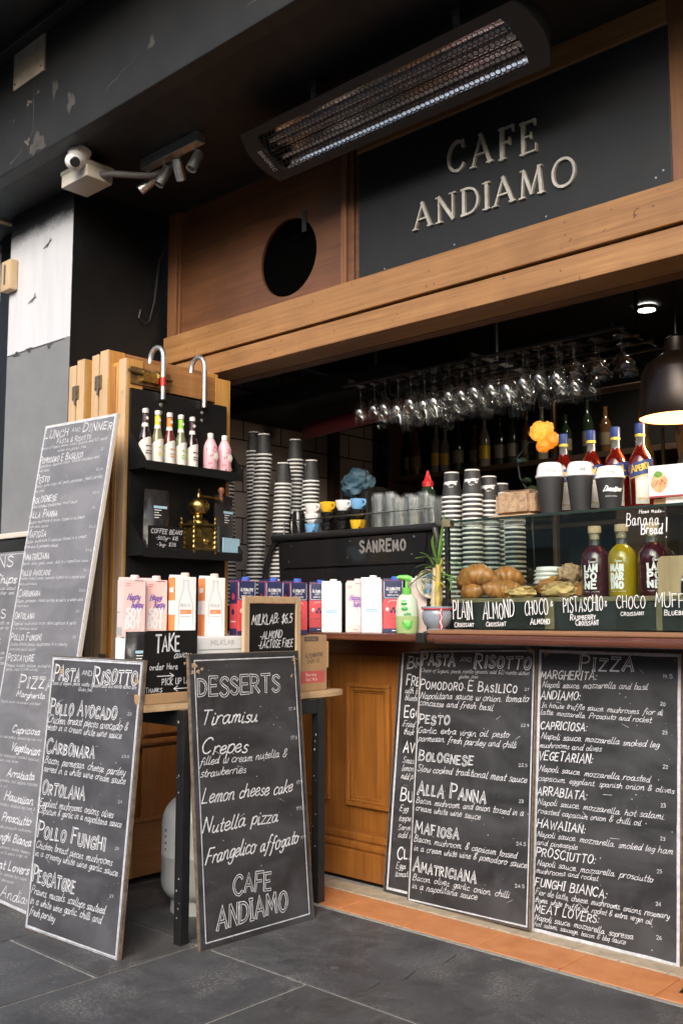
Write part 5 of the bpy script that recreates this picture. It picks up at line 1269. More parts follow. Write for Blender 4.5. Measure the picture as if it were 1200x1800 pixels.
# ------------------------------------------------------------------ espresso machine (seen from behind)
em = thing('espresso_machine', 'long black espresso machine lettered SANREMO with cups on top', 'coffee machine', (-3.35, .5, 1.166))
m = MB(); P = [(-3.90, 1.19), (-2.885, 1.19), (-2.86, 1.645), (-3.93, 1.645)]
m.prism(P, .345, .80, 'black_gloss'); m.box(-3.88, -2.90, .40, .78, 1.166, 1.19, 'black_matt', .004); m.build('machine_body', em)
m = MB(); m.prism([(-3.875, 1.50), (-2.905, 1.50), (-2.89, 1.642), (-3.895, 1.642)], .332, .344, 'black_gloss'); m.prism([(-3.87, 1.22), (-2.91, 1.22), (-2.90, 1.488), (-3.88, 1.488)], .337, .344, 'black_gloss'); m.build('back_panel', em)
m = MB(); m.box(-3.955, -2.85, .325, .83, 1.648, 1.682, 'black_metal', .014, None, 3); m.tube([(-3.96, .335, 1.668), (-2.845, .335, 1.668)], .02, 'black_metal', 14); m.build('cup_tray', em)
m = MB(); m.tube([(-3.95, .345, 1.66), (-3.99, .345, 1.60), (-4.03, .345, 1.50), (-4.04, .345, 1.42), (-4.02, .345, 1.34), (-3.97, .345, 1.24)], .016, 'black_metal', 12); m.tube([(-2.85, .345, 1.66), (-2.835, .345, 1.60), (-2.86, .345, 1.48), (-2.885, .345, 1.24)], .018, 'black_metal', 12); m.build('side_frame', em)
m = MB(); m.tube([(-3.92, .38, 1.685), (-3.92, .38, 1.765), (-3.6, .38, 1.765), (-2.88, .38, 1.765), (-2.88, .38, 1.685)], .004, 'steel', 8); m.build('cup_rail', em)
m = MB(); letter(m, 'SANREMO', -3.315, 1.565, -3.005, 1.566, .052, 'f', 'machine_ink', 'black_gloss', .3312); m.build('maker_lettering', em)
for x, z in ((-3.817, 1.62), (-3.834, 1.535), (-3.383, 1.625), (-3.402, 1.54), (-2.965, 1.625), (-2.98, 1.54)):
    m = MB(); m.lathe([(.006, 0), (.005, .004), (0, .005)], 'steel', 10, TR((x, .332, z), 0, R(90))); m.build('screw', em)

# ------------------------------------------------------------------ crockery and glasses on the machine
def cup_proto(name, label, mat):
    o = thing(name, label, 'cup', (0, 0, -50), 'coffee cups on top of the espresso machine', False)
    m = MB(); m.lathe([(0, 0), (.024, 0), (.026, .004), (.038, .025), (.044, .06), (.0415, .06), (.035, .026), (.0, .008)], mat, 26); m.build('cup_bowl', o, (0, 0, 0))
    m = MB(); m.tube([(.041, 0, .050), (.058, 0, .052), (.066, 0, .040), (.060, 0, .026), (.038, 0, .018)], .0055, mat, 10); m.build('handle', o, (0, 0, 0)); return o
CUPS = {c: cup_proto('coffee_cup', c, 'ceramic_'+c) for c in ('white', 'blue', 'black', 'yellow')}
used = set(); ZT = 1.683
def put_cup(c, x, z, label, rz=-.6, y=.44, flip=False):
    if c in used: o = dup(CUPS[c], (x, y, z), label)
    else: o = CUPS[c]; o.location = (x, y, z); o['label'] = label; used.add(c)
    o.rotation_euler = (math.pi if flip else 0, 0, rz)
cs_ = [(-3.76, ['blue', 'white', 'white'], 'leftmost cup stack'), (-3.645, ['black', 'black', 'yellow'], 'second cup stack from left'), (-3.53, ['black', 'black', 'white'], 'third cup stack from left'), (-3.425, ['yellow', 'black', 'blue'], 'rightmost cup stack')]
pos = ['bottom', 'middle', 'top']
for x, st, nm_ in cs_:
    for k, c in enumerate(st): put_cup(c, x, ZT + .056*k, '%s coffee cup, %s of the %s on the machine' % (c, pos[k], nm_), R(-40 + 14*k))
TP = [(.028, 0), (.030, .002), (.036, .10), (.034, .10), (.028, .006), (.0, .005)]
gl0 = glass_obj('tumbler', 'clear straight tumbler stacked on the espresso machine beside the cups', [(0, 0)] + TP, 'clear tumblers on the machine', 20, 'clear_glass', 'glass', .05)
k = 0
for i, (x, y, n_) in enumerate(((-3.27, .42, 2), (-3.19, .42, 2), (-3.11, .40, 1), (-3.02, .40, 1), (-2.935, .42, 1), (-3.25, .53, 2), (-3.16, .54, 2), (-3.06, .53, 2), (-2.97, .53, 1), (-2.905, .50, 1))):
    for q in range(n_):
        sc = (1, 1, 1.0 if i < 2 or i > 4 else 1.55) if n_ == 2 else (1.1, 1.1, 1.5)
        if k == 0: gl0.location = (x, y, ZT); gl0.scale = sc
        else: dup(gl0, (x, y, ZT + q*.088*sc[2]), None, 0, sc)
        k += 1
hz = [(-3.86, .45), (-3.93, .52)]
m = MB(); 
for (x, y) in ((-3.87, .44),): m.lathe([(.0, 0), (.035, 0), (.036, .12), (.028, .14), (0, .145)], 'ceramic_black', 20, None, (x, y))
m.v = [(a, b, c+ZT) for a, b, c in m.v]; tag1(m, 'milk_canister', 'black gloss canister left of the white cups on the machine', 'canister')
m = MB(); m.lathe([(.0, 0), (.04, 0), (.042, .11), (.034, .13), (.012, .14), (.008, .17), (0, .172)], 'ceramic_black', 20, None, (-3.98, .50)); m.lathe([(.012, .155), (.010, .17), (0, .172)], 'cap_white', 10, None, (-3.98, .50))
m.v = [(a, b, c+ZT-.02) for a, b, c in m.v]; tag1(m, 'dark_pot', 'small dark pot with pale knob at the machine\'s left end', 'pot')
o = thing('sauce_bottle', 'dark squeeze bottle with red nozzle cap behind the tumblers', 'bottle', (-3.10, .62, 1.683), None, False)
m = MB(); m.lathe([(0, 0), (.045, 0), (.048, .02), (.048, .17), (.036, .21), (.028, .225)], 'back_bottle_green', 22); m.build('bottle_body', o, (0, 0, 0))
m = MB(); m.lathe([(.03, .225), (.03, .25), (.020, .262), (.012, .285), (.005, .31), (0, .312)], 'red_plastic', 20); m.build('nozzle_cap', o, (0, 0, 0))
m = MB(); m.box(-4.02, -3.80, .95, 1.15, 1.17, 2.02, 'dark_interior', .03); m.blob((-3.90, .98, 2.03), (.10, .09, .085), 'blue_bag', 4, .30, 2.6, 4)
tag1(m, 'coffee_hopper', 'dark hopper topped with crumpled blue plastic behind the cups', 'hopper')

# ------------------------------------------------------------------ stacks of takeaway cups
def cup_mesh(name, body):
    m = MB()                                     # stands mouth down: white rolled rim at the bottom, white edged base on top
    m.lathe([(.0450, 0), (.0485, .0), (.0505, .003), (.0500, .0085), (.0472, .010)], 'cup_white', 22, None, (0, 0), True, False, 0, False)
    m.lathe([(.0475, .009), (.0355, .122)], body, 22, None, (0, 0), True, False, 0, False); m.lathe([(.0356, .1215), (.0358, .127), (.033, .128), (.032, .124), (0, .123)], 'cup_white', 22)
    return m.build(name)
PITCH = .0225
m = MB(); m.box(-4.62, -4.06, .28, .66, 1.166, 1.30, 'black_matt', .01); tag1(m, 'riser_box', 'low black box carrying the cup stacks left of the coffee machine', 'box')
cupA = cup_mesh('paper_cup', 'cup_black'); cupB = cup_mesh('paper_cup', 'cup_grey')
usedc = set()
def stack(x, y, z0, ztop, label, proto, lean=(0, 0), text=False):
    """cups nested mouth down; only the top one shows its whole side"""
    n = int((ztop - .128 - z0)/PITCH) + 1
    for k in range(n):
        z = z0 + PITCH*k; t = (z - z0)
        loc = (x + lean[0]*t, y + lean[1]*t, z); lb = ('topmost black cup of the ' if k == n-1 else 'nested black cup in the ') + label
        if proto not in usedc: o = proto; usedc.add(proto)
        else: o = proto.copy(); COL.objects.link(o)
        o.location = loc
        tag(o, lb, 'paper cup', 'nested cups of the ' + label if k < n-1 else None)
        if k == n-1 and 'group' in o: del o['group']
        o.rotation_euler = (random.uniform(-.012, .012), random.uniform(-.012, .012), 0 if text and k == n-1 else random.uniform(0, 6)); s_ = random.uniform(.985, 1.015); o.scale = (s_, s_, 1)
        if text and k == n-1:
            m = MB(); T_ = Matrix.Rotation(R(30), 4, 'Z') @ Matrix.Rotation(math.pi, 4, 'Y'); letter(m, 'Dimattina', -.030, -.082, .032, -.078, .020, 'b', 'white_ink', 'cup_grey', 0); letter(m, 'coffee', -.012, -.055, .012, -.055, .006, 'n', 'white_ink', 'cup_grey', 0)
            m.v = [tuple(T_ @ Vector((px, -math.sqrt((.0475 - .0106*((-pz-.009)/.1))**2 - px*px) - .0006 + py*.3, pz))) for px, py, pz in m.v]
            m.build('lettering', o, (0, 0, 0))
stack(-4.36, .36, 1.30, 2.17, 'stack behind the shelf unit', cupA, (-.05, 0))
stack(-4.345, .56, 1.30, 2.36, 'rear stack next to the tiled wall', cupA, (-.03, .0))
stack(-4.20, .40, 1.30, 2.285, 'tallest front stack left of the machine', cupA, (.10, 0))
stack(-4.02, .42, 1.30, 2.125, 'shorter stack beside the machine tube', cupA, (.07, 0))
stack(-4.05, .56, 1.30, 2.27, 'rear stack behind the shorter one', cupA, (.04, 0))
stack(-3.93, .56, 1.30, 2.145, 'stack nearest the machine tray', cupA, (.06, 0))
for x, y, zt, nm_ in ((-2.790, .405, 1.945, 'leftmost stack by the pastry case'), (-2.667, .40, 1.94, 'second stack by the pastry case'), (-2.645, .505, 1.91, 'third stack by the pastry case'), (-2.655, .625, 1.905, 'rear stack by the pastry case'), (-2.50, .50, 1.80, 'rightmost stack behind the pastry case')):
    stack(x, y, 1.33, zt, nm_, cupB, (0, 0), True)
m = MB(); m.box(-2.845, -2.44, .35, .68, 1.166, 1.33, 'black_matt', .008); tag1(m, 'riser_box', 'dark box under the cup stacks by the pastry case', 'box')

# ------------------------------------------------------------------ pastry case
pc = thing('pastry_case', 'glass pastry case with chalk lettered front on the bar counter', 'display case', (-1.9, .25, 1.186))
XC = .3
m = MB(); m.box(-2.555, XC, .050, .056, 1.19, 1.642, 'case_glass', 0); m.build('front_glass', pc)
m = MB(); m.box(-2.56, XC, .045, .34, 1.645, 1.655, 'case_glass', 0); m.box(-2.56, XC, .042, .0495, 1.6445, 1.6555, 'glass_edge', .001); m.build('top_glass', pc)
m = MB(); m.box(-2.56, -2.552, .06, .34, 1.19, 1.642, 'case_glass', 0); m.build('side_glass', pc)
m = MB(); m.box(-2.565, -2.548, .040, .062, 1.186, 1.645, 'black_metal', .003); m.box(-2.575, -2.535, .036, .075, 1.628, 1.662, 'olive_trim', .004); m.build('corner_post', pc)
m = MB(); m.box(-2.55, XC, .062, .34, 1.300, 1.318, 'olive_trim', .002); m.build('shelf', pc)
m = MB()
for a, b in ((-2.546, -2.09), (-2.045, -1.62), (-1.595, -1.17), (-1.14, -.7)): m.box(a, b, .066, .074, 1.19, 1.298, 'slate_panel', .001)
m.build('dark_strip', pc)
m = MB()
for a, b in ((-2.089, -2.046), (-1.619, -1.596), (-1.169, -1.141)): m.box(a, b, .064, .078, 1.19, 1.299, 'olive_trim', .002)
m.build('divider', pc)
m = MB(); m.box(-2.55, XC, .335, .34, 1.19, 1.64, 'case_glass', 0); m.build('rear_glass', pc)
m = MB()
CASE = [('PLAIN', -2.528, 1.229, -2.422, 1.234, 0.075), ('CROISSANT', -2.522, 1.197, -2.42, 1.199, 0.02), ('ALMOND', -2.375, 1.231, -2.215, 1.239, 0.071), ('CROISSANT', -2.36, 1.2, -2.259, 1.203, 0.02), ('CHOCO', -2.171, 1.248, -2.057, 1.252, 0.06), ('&', -2.051, 1.282, -2.038, 1.282, 0.021), ('ALMOND', -2.146, 1.21, -2.053, 1.213, 0.025), ('PISTASCHIO', -1.993, 1.257, -1.819, 1.265, 0.056), ('&', -1.816, 1.281, -1.804, 1.281, 0.02), ('RASPBERRY', -1.965, 1.228, -1.852, 1.231, 0.022), ('CROISSANT', -1.942, 1.206, -1.839, 1.211, 0.022), ('CHOCO', -1.767, 1.273, -1.647, 1.276, 0.049), ('CROISSANT', -1.751, 1.244, -1.655, 1.248, 0.016), ('MUFFIN', -1.613, 1.276, -1.455, 1.275, 0.052), ('BLUEBERRY', -1.58, 1.248, -1.458, 1.248, 0.019), ('Home made...', -1.665, 1.628, -1.563, 1.626, 0.016), ('Banana', -1.717, 1.584, -1.581, 1.582, 0.05), ('Bread', -1.659, 1.548, -1.571, 1.546, 0.036), ('!', -1.562, 1.531, -1.550, 1.53, 0.072)]
for (t, a, b, c, d, h) in CASE: letter(m, t, a, b, c, d, h, 'n' if h > .03 else 's', 'white_ink', 'black_paint', .0492, None, .48 if h > .045 else 1.0)
m.build('chalk_lettering', pc)

def croissant(name, label, loc, rz, rx=0, s=1.0, grp='croissants in the pastry case'):
    m = MB(); N_ = 46; K = 18; vs = []; fs = []
    for i in range(N_+1):
        t = -1 + 2*i/N_; a = t*1.35; cx_, cy_ = .072*math.sin(a), -.072*math.cos(a)+.072
        env = .040*max(0, 1-abs(t)**1.9)**.8 + .007; rr = env*(.90 + .12*abs(math.sin(math.pi*t*3.5))**.5)
        for k in range(K):
            q = 2*math.pi*k/K; r0 = rr*(1 + .05*math.sin(3*q+9*t)); ox = math.sin(a)*0 
            vs.append(((cx_ + math.sin(a)*math.cos(q)*r0*.9)*s, (cy_ - math.cos(a)*math.cos(q)*r0*.9)*s, (.038 + math.sin(q)*r0*.92)*s))
    for i in range(N_):
        for k in range(K): fs.append([i*K+k, i*K+(k+1) % K, (i+1)*K+(k+1) % K, (i+1)*K+k])
    fs += [list(range(K))[::-1], [N_*K+k for k in range(K)]]
    m.add(vs, fs, 'croissant_crust', True); gs = m.slot('croissant_gold')     # baked brown crests, golden folds between them
    for q in range(N_*K):
        i = q//K
        if abs(math.sin(math.pi*(-1 + 2*(i+.5)/N_)*3.5)) < .62: m.mi[q] = gs; o = m.build(name, sharp=60); tag(o, label, 'pastry', grp); o.location = loc; o.rotation_euler = (rx, 0, rz); return o
croissant('croissant', 'large upright croissant at the front of the pastry pile', (-2.455, .115, 1.405), R(25), R(-68), 1.15)
croissant('croissant', 'croissant lying at the left end of the pastry case', (-2.495, .135, 1.316), R(-20), R(10), .85)
croissant('croissant', 'croissant right of the large upright one', (-2.335, .135, 1.316), R(200), R(12), 1.0)
croissant('croissant', 'croissant at the back of the pile', (-2.375, .24, 1.40), R(40), R(-60), 1.0)
def pastry(label, c, rad, seed, mat='pastry_pale', dust=True):
    m = MB(); m.blob((0, 0, rad[2]*.8), rad, mat, 3, .28, 3.2, seed); rr = random.Random(seed)
    for k in range(26):
        a = rr.uniform(0, 6.28); q = rr.uniform(0, .85); T_ = TR((rad[0]*q*math.cos(a), rad[1]*q*math.sin(a), rad[2]*(.85+.95*math.sqrt(max(0, 1-q*q)))), rr.uniform(0, 6), rr.uniform(-.5, .5), rr.uniform(-.5, .5))
        m.box(-.012, .012, -.006, .006, -.001, .001, 'pastry_pale', .001, T_, 1)
    o = m.build('almond_pastry'); o.location = c; tag(o, label, 'pastry', 'flaky pastries in the case'); return o
pastry('flaky pale almond pastry right of the croissants', (-2.255, .15, 1.318), (.075, .055, .028), 3)
pastry('large pale pastry in the middle of the case', (-2.075, .16, 1.318), (.085, .06, .034), 5)
pastry('brown topped pastry left of the first raspberry bottle', (-1.985, .20, 1.318), (.06, .05, .034), 8, 'croissant_crust')
pastry('small brown pastry behind the pale ones', (-2.17, .26, 1.33), (.07, .05, .045), 9, 'croissant_crust')
pastry('small dark pastry on the steel tray', (-2.07, .24, 1.385), (.05, .045, .04), 12, 'loaf_crust')
m = MB(); m.box(-2.34, -1.95, .17, .22, 1.372, 1.378, 'plastic_wrap', .002); m.box(-2.34, -1.95, .17, .18, 1.368, 1.382, 'plastic_wrap', .002); m.tube([(-2.33, .20, 1.318), (-2.33, .20, 1.372)], .006, 'steel', 8); m.tube([(-1.965, .20, 1.318), (-1.965, .20, 1.372)], .006, 'steel', 8)
tag1(m, 'clear_tray', 'clear plastic tray raised over the pastries', 'tray')
lp = thing('lid_pile', 'pile of white plastic cup lids behind the pastries', 'lids', (-2.20, .285, 1.38), None, False)
for k in range(4):
    lidm = MB(); lidm.lathe([(.062, 0), (.064, .006), (.056, .010), (.054, .02), (.0, .022)], 'white_plastic', 28); lidm.build('lid', lp, (.002*k, 0, .017*k))
m = MB(); m.box(-2.26, -2.14, .23, .333, 1.318, 1.379, 'black_matt', .004); tag1(m, 'lid_box', 'dark box under the white lids in the pastry case', 'box')

# juice bottles
def juice(label, loc, liq, lines, rz=0):
    o = thing('juice_bottle', label, 'bottle', loc, 'cork topped juice bottles in the case', False, rz)
    m = MB(); m.lathe([(0, 0), (.050, 0), (.055, .008), (.055, .150), (.050, .172), (.036, .192), (.021, .204)], liq, 32); m.build('liquid_body', o, (0, 0, 0))
    m = MB(); m.lathe([(.0555, .150), (.0508, .1725), (.0368, .193), (.0215, .206), (.0205, .245), (.024, .247), (.024, .252)], 'clear_glass', 32, None, (0, 0), True, True) if False else m.lathe([(.0212, .204), (.0205, .245), (.0235, .247), (.0235, .252)], 'clear_glass', 28, None, (0, 0), True, True); m.build('glass_neck', o, (0, 0, 0))
    m = MB(); m.lathe([(.018, .228), (.018, .252), (.025, .253), (.026, .258), (.026, .278), (.024, .281), (0, .282)], 'cork', 24); m.build('cork', o, (0, 0, 0))
    m = MB(); y = -.0565
    for k, t in enumerate(lines):
        for q in range(1): letter(m, t, -.028, .098-.033*k, .026, .098-.033*k, .026, 'f', 'white_ink', 'white_ink', y, None, 1.2)
    letter(m, 'Tommys', -.014, .132, .018, .134, .008, 'b', 'white_ink', 'white_ink', y); letter(m, 'raw juice', -.03, .018, .03, .018, .005, 'n', 'white_ink', 'white_ink', y)
    m.v = [(x, -math.sqrt(max(0, .0563**2 - x*x)) + (yy - y) , z) for x, yy, z in m.v]; m.build('lettering', o, (0, 0, 0)); return o
juice('dark raspberry juice bottle left of the yellow one', (-1.905, .15, 1.319), 'raspberry_drink', ('LAM', 'PO', 'NE'), R(12))
juice('yellow mandarin juice bottle between the two red ones', (-1.79, .15, 1.319), 'mandarin_drink', ('MAN', 'DAR', 'INO'), R(8))
juice('dark raspberry juice bottle beside the wooden boards', (-1.665, .15, 1.319), 'raspberry_drink', ('LAM', 'PO', 'NE'), R(36))
# wooden boards at the right end inside the case
m = MB(); P = [(-1.615, 1.19), (-1.50, 1.19), (-1.50, 1.465), (-1.60, 1.465), (-1.611, 1.458), (-1.615, 1.445)]; m.prism([(x, z) for x, z in P], .084, .102, 'pale_wood_up')
tag1(m, 'wooden_board', 'tall pale wooden board with rounded corner at the case end', 'board')
m = MB(); P = [(-1.645, 1.19), (-1.56, 1.19), (-1.56, 1.352), (-1.635, 1.352), (-1.645, 1.343)]; m.prism(P, .108, .122, 'pale_wood_up'); tag1(m, 'wooden_board', 'shorter pale wooden board behind the tall one', 'board')
m = MB(); P = [(-1.525, 1.20), (-1.32, 1.20), (-1.32, 1.36)]
for k in range(10): 
    a = math.pi*k/9; P.append((-1.4225+.1025*math.cos(a), 1.36+.08*math.sin(a)))
m.prism(P, .076, .083, 'black_paint'); m.ribbon([(-1.518, 1.375), (-1.50, 1.395), (-1.47, 1.40), (-1.44, 1.385), (-1.43, 1.36)], .008, .0752, 'white_ink'); tag1(m, 'arched_sign', 'black arched card partly cut off in front of the wooden boards', 'sign')

# things on the case top: display cups, aperitif bottles, menu card, loaf
def dcup(label, loc, kind, s=1.0):
    o = thing('display_cup', label, 'paper cup', loc, 'lidded sample cups on the pastry case', False, R(35))
    m = MB(); m.lathe([(0, .0), (.036, 0), (.037, .003), (.052, .150)], 'cup_grey' if kind != 's' else 'cup_black', 48, None, (0, 0), True, False, .028 if kind == 'rib' else 0)
    if kind != 'rib': m.lathe([(.0362, .001), (.0372, .008)], 'cup_white', 32)
    m.build('cup_body', o, (0, 0, 0))
    m = MB(); m.lathe([(.053, .146), (.056, .149), (.056, .156), (.052, .160), (.0505, .176), (.046, .194), (.040, .204), (.034, .206), (.032, .200), (0, .199)], 'white_plastic', 32); m.build('lid', o, (0, 0, 0))
    m = MB()
    if kind == 's': letter(m, 'Dimattina', -.030, .085, .034, .083, .024, 'b', 'white_ink', 'cup_black', -.053); letter(m, 'good coffee', -.022, .060, .020, .058, .006, 'n', 'white_ink', 'cup_black', -.053)
    m2 = {'rib': 'REG', 's': 'SML'}.get(kind, 'LARGE')
    k0 = len(m.v); letter(m, m2, -.016, .166, .018, .166, .012, 'n', 'dark_ink', 'dark_ink', -.053)
    m.v = [(x, -math.sqrt(max(0, (.0385+.0111*(z/.10) if z < .15 else .0523 - .1*(z-.16))**2 - x*x)) - .0012 + (yy+.053), z) for x, yy, z in m.v]; m.build('lettering', o, (0, 0, 0)); o.scale = (s, s, s*.98); return o
dcup('ribbed black cup with white lid, leftmost of the sample cups', (-2.10, .15, 1.656), 'rib', 1.08); dcup('plain black cup with white lid between two sample cups', (-1.958, .14, 1.656), 'plain', 1.02); o = dcup('shortest black sample cup with white script and white lid', (-1.822, .13, 1.656), 's', 1.02); o.scale = (1.06, 1.06, .84)
def aperitif(label, loc):
    o = thing('aperitif_bottle', label, 'bottle', loc, 'red aperitif bottles on the pastry case', False, R(30))
    m = MB(); m.lathe([(0, 0), (.044, 0), (.047, .006), (.046, .05), (.050, .17), (.049, .20), (.038, .232), (.022, .258), (.018, .272)], 'aperitif_red', 30); m.build('bottle_body', o, (0, 0, 0))
    m = MB(); m.lathe([(.0182, .272), (.0172, .315), (.019, .318)], 'bottle_clear', 22); m.build('bottle_neck', o, (0, 0, 0))
    m = MB(); m.lathe([(.0185, .318), (.0195, .322), (.0195, .358), (.017, .361), (0, .361)], 'deep_blue', 22); m.lathe([(.0197, .306), (.0195, .317)], 'gold_ink', 18); m.build('cap', o, (0, 0, 0))
    def wrap(x0, x1, za, zb, zc, zd, mat, off):
        n = 14; vs = []
        for i in range(n+1):
            t = i/n; x = x0+(x1-x0)*t; 
            for z in (za+(zb-za)*t, zc+(zd-zc)*t):
                r = (.046 + .0335*max(0, z-.05)) + off; xx = max(-r*.97, min(r*.97, x)); vs.append((xx, -math.sqrt(r*r-xx*xx), z))
        m.add(vs, [[2*i, 2*i+2, 2*i+3, 2*i+1] for i in range(n)], mat, True)
    m = MB(); wrap(-.044, .044, .135, .155, .19, .214, 'deep_blue', .0008); wrap(-.044, .044, .132, .152, .136, .156, 'gold_ink', .001); wrap(-.026, .026, .03, .03, .134, .150, 'dim_white', .0006); wrap(-.022, .022, .055, .055, .125, .13, 'cap_white', .0012); wrap(-.015, .015, .05, .05, .054, .054, 'gold_ink', .0016); m.build('label', o, (0, 0, 0))
    m = MB(); letter(m, 'APEROL', -.038, .156, .038, .175, .030, 's', 'gold_ink', 'deep_blue', -.05, None, 1.25)
    m.v = [(x, -math.sqrt(max(0, (.0478+.0335*(z-.05))**2 - x*x)) - .0004 + (yy+.05), z) for x, yy, z in m.v]; m.build('lettering', o, (0, 0, 0)); return o
for x, y, t in ((-2.115, .29, 'red aperitif bottle mostly hidden behind the ribbed cup'), (-1.985, .29, 'red aperitif bottle behind the plain black cup'), (-1.875, .29, 'red aperitif bottle behind the short scripted cup'), (-1.765, .285, 'red aperitif bottle beside the menu card, fully showing its label')): aperitif(t, (x, y, 1.656))
mc = thing('menu_card', 'white menu card with pasta picture and red lower stripe', 'card', (-1.57, .10, 1.656), None, False, R(4))
m = MB(); m.box(-.075, .26, 0, .003, .03, .152, 'white_card', .0005); m.box(-.075, .26, -.0006, .0, .030, .037, 'maroon_strip', 0); m.build('card', mc, (0, 0, 0))
m = MB(); m.box(-.02, .24, .02, .06, 0, .03, 'white_card', .002); m.box(-.07, -.02, .03, .06, 0, .028, 'kraft', .002); m.build('card_stand', mc, (0, 0, 0))
m = MB(); m.quad(-.073, -.001, .038, .150, -.0004, 'label_white'); m.blob((-.035, -.001, .088), (.031, .0012, .038), 'food_pasta', 3, .1, 3, 1); m.blob((-.037, -.0022, .118), (.016, .0012, .012), 'food_green', 2, .4, 3, 2)
for k in range(5): m.ribbon([(-.058+.01*k, .075), (-.048+.009*k, .095), (-.036+.008*k, .08), (-.030+.008*k, .10)], .003, -.0032-.0003*k, 'food_red' if k % 2 else 'pastry_pale')
for k in range(5): m.ribbon([(.09, .125-.014*k), (.20, .125-.014*k)], .0022, -.0006, 'grey_ink')
m.build('pasta_picture', mc, (0, 0, 0))
lf = thing('banana_bread', 'wrapped brown banana loaf on a small board on the pastry case', 'loaf', (-2.29, .22, 1.656))
m = MB(); m.box(-2.395, -2.175, .13, .31, 1.656, 1.670, 'pale_wood', .003); m.build('serving_board', lf)
m = MB()
b = bmesh.new(); bmesh.ops.create_cube(b, size=1); bmesh.ops.bevel(b, geom=list(b.edges), offset=.14, segments=4, affect='EDGES'); bmesh.ops.subdivide_edges(b, edges=list(b.edges), cuts=3, use_grid_fill=True)
from mathutils import noise as NZ
for v in b.verts:
    k = 1 + .06*NZ.fractal(v.co*6, 1, 2, 4); v.co = Vector((-2.285+v.co.x*.195*k, .22+v.co.y*.14*k, 1.722+v.co.z*.104*k))
m.bm(b, 'loaf_crust', True); m.build('loaf', lf, sharp=80)
b = bmesh.new(); bmesh.ops.create_cube(b, size=1); bmesh.ops.bevel(b, geom=list(b.edges), offset=.14, segments=4, affect='EDGES'); bmesh.ops.subdivide_edges(b, edges=list(b.edges), cuts=3, use_grid_fill=True)
for v in b.verts:
    k = 1 + .10*NZ.fractal(v.co*9 + Vector((4, 4, 4)), 1, 2, 4); v.co = Vector((-2.285+v.co.x*.21*k, .22+v.co.y*.155*k, 1.723+v.co.z*.112*k))
m = MB(); m.bm(b, 'plastic_wrap', False); m.build('plastic_wrap', lf)

# ------------------------------------------------------------------ small bar table in front of the doors
tb = thing('bar_table', 'narrow bar table with black steel legs and rough pale timber top', 'table', (-3.3, -.6, 0))
m = MB(); N_ = 24; fr = []; rr = random.Random(4)
for i in range(N_+1):
    y = -1.135 + 1.13*i/N_; fr.append((-3.100 + rr.uniform(-.006, .006) - .03*max(0, (i-21)/3)**2, y))
poly = fr + [(-3.62, -.005), (-3.62, -1.10), (-3.30, -1.125)]
n = len(poly); m.add([(x, y, .880) for x, y in poly] + [(x + .004*math.sin(9*y), y, .906) for x, y in poly], [list(range(n))[::-1], [n+i for i in range(n)]] + [[i, (i+1) % n, n+(i+1) % n, n+i] for i in range(n)], 'pale_wood'); m.build('table_top', tb)
for x in (-3.088, -3.55):
    for y in (-.955, -.205):
        m = MB(); m.box(x-.021, x+.021, y-.021, y+.021, 0, .88, 'black_metal', .003); 
        rr = random.Random(int(x*100+y*10))
        for k in range(9): blot(m, x + rr.uniform(-.015, .015), rr.uniform(.1, .85), rr.uniform(.002, .005), y-.0215-.0001*k, 'cup_white', k, 9, .7, .6)
        m.build('leg', tb)
m = MB()
for x in (-3.088, -3.55): m.box(x-.018, x+.018, -.933, -.227, .815, .875, 'black_metal', .003)
for y in (-.955, -.205): m.box(-3.528, -3.110, y-.018, y+.018, .815, .875, 'black_metal', .003)
m.build('frame', tb)

# boxes on the table carrying the milk cartons
ZB = .907
bx = thing('cardboard_box', 'brown cardboard milk box with red band at the far end of the table', 'box', (-3.25, -.17, ZB))
m = MB(); m.box(-3.45, -3.148, -.262, -.088, ZB, 1.155, 'kraft', .003); m.box(-3.446, -3.152, -.175, -.090, 1.1555, 1.1575, 'kraft', .001); m.build('carton_body', bx)
Tx = Matrix.Translation((-3.1478, -.175, ZB)) @ Matrix.Rotation(R(90), 4, 'Z')
m = MB(); m.quad(-.087, .072, .035, .088, -.0004, 'kraft_red', Tx); letter(m, 'ALTERNATIVE', -.055, .145, .062, .155, .022, 's', 'dark_ink', 'kraft', -.0006, Tx); letter(m, 'DAIRY CO', -.04, .122, .04, .126, .016, 'n', 'dark_ink', 'kraft', -.0006, Tx); letter(m, 'Barista', -.05, .066, .02, .066, .014, 'n', 'pale_pink', 'kraft', -.001, Tx); letter(m, 'Oat Milk', -.05, .045, .025, .045, .014, 'n', 'pale_pink', 'kraft', -.001, Tx)
m.quad(-.06, .03, .222, .243, -.0005, 'dark_ink', Tx); letter(m, 'READ ONLY', -.05, .227, .02, .227, .011, 'n', 'kraft', 'kraft', -.001, Tx); m.build('printed_label', bx)
m = MB(); m.box(-3.149, -3.144, -.089, -.080, ZB+.10, ZB+.22, 'kraft', .001); m.build('torn_flap', bx)
wb = thing('white_box', 'white carton box behind the framed milk price board', 'box', (-3.25, -.72, ZB))
m = MB(); m.box(-3.46, -3.15, -.89, -.555, ZB, 1.105, 'white_card', .003); m.box(-3.463, -3.147, -.893, -.552, 1.105, 1.158, 'white_card', .004); m.build('box_body', wb)
Tx = Matrix.Translation((-3.1465, -.72, ZB)) @ Matrix.Rotation(R(90), 4, 'Z')
m = MB(); letter(m, 'MILKLAB', -.06, .218, .07, .220, .018, 'n', 'grey_ink', 'white_card', -.0006, Tx); letter(m, 'MILKLAB', -.08, .155, .10, .158, .03, 's', 'grey_ink', 'white_card', .0026, Tx); m.build('printed_label', wb)
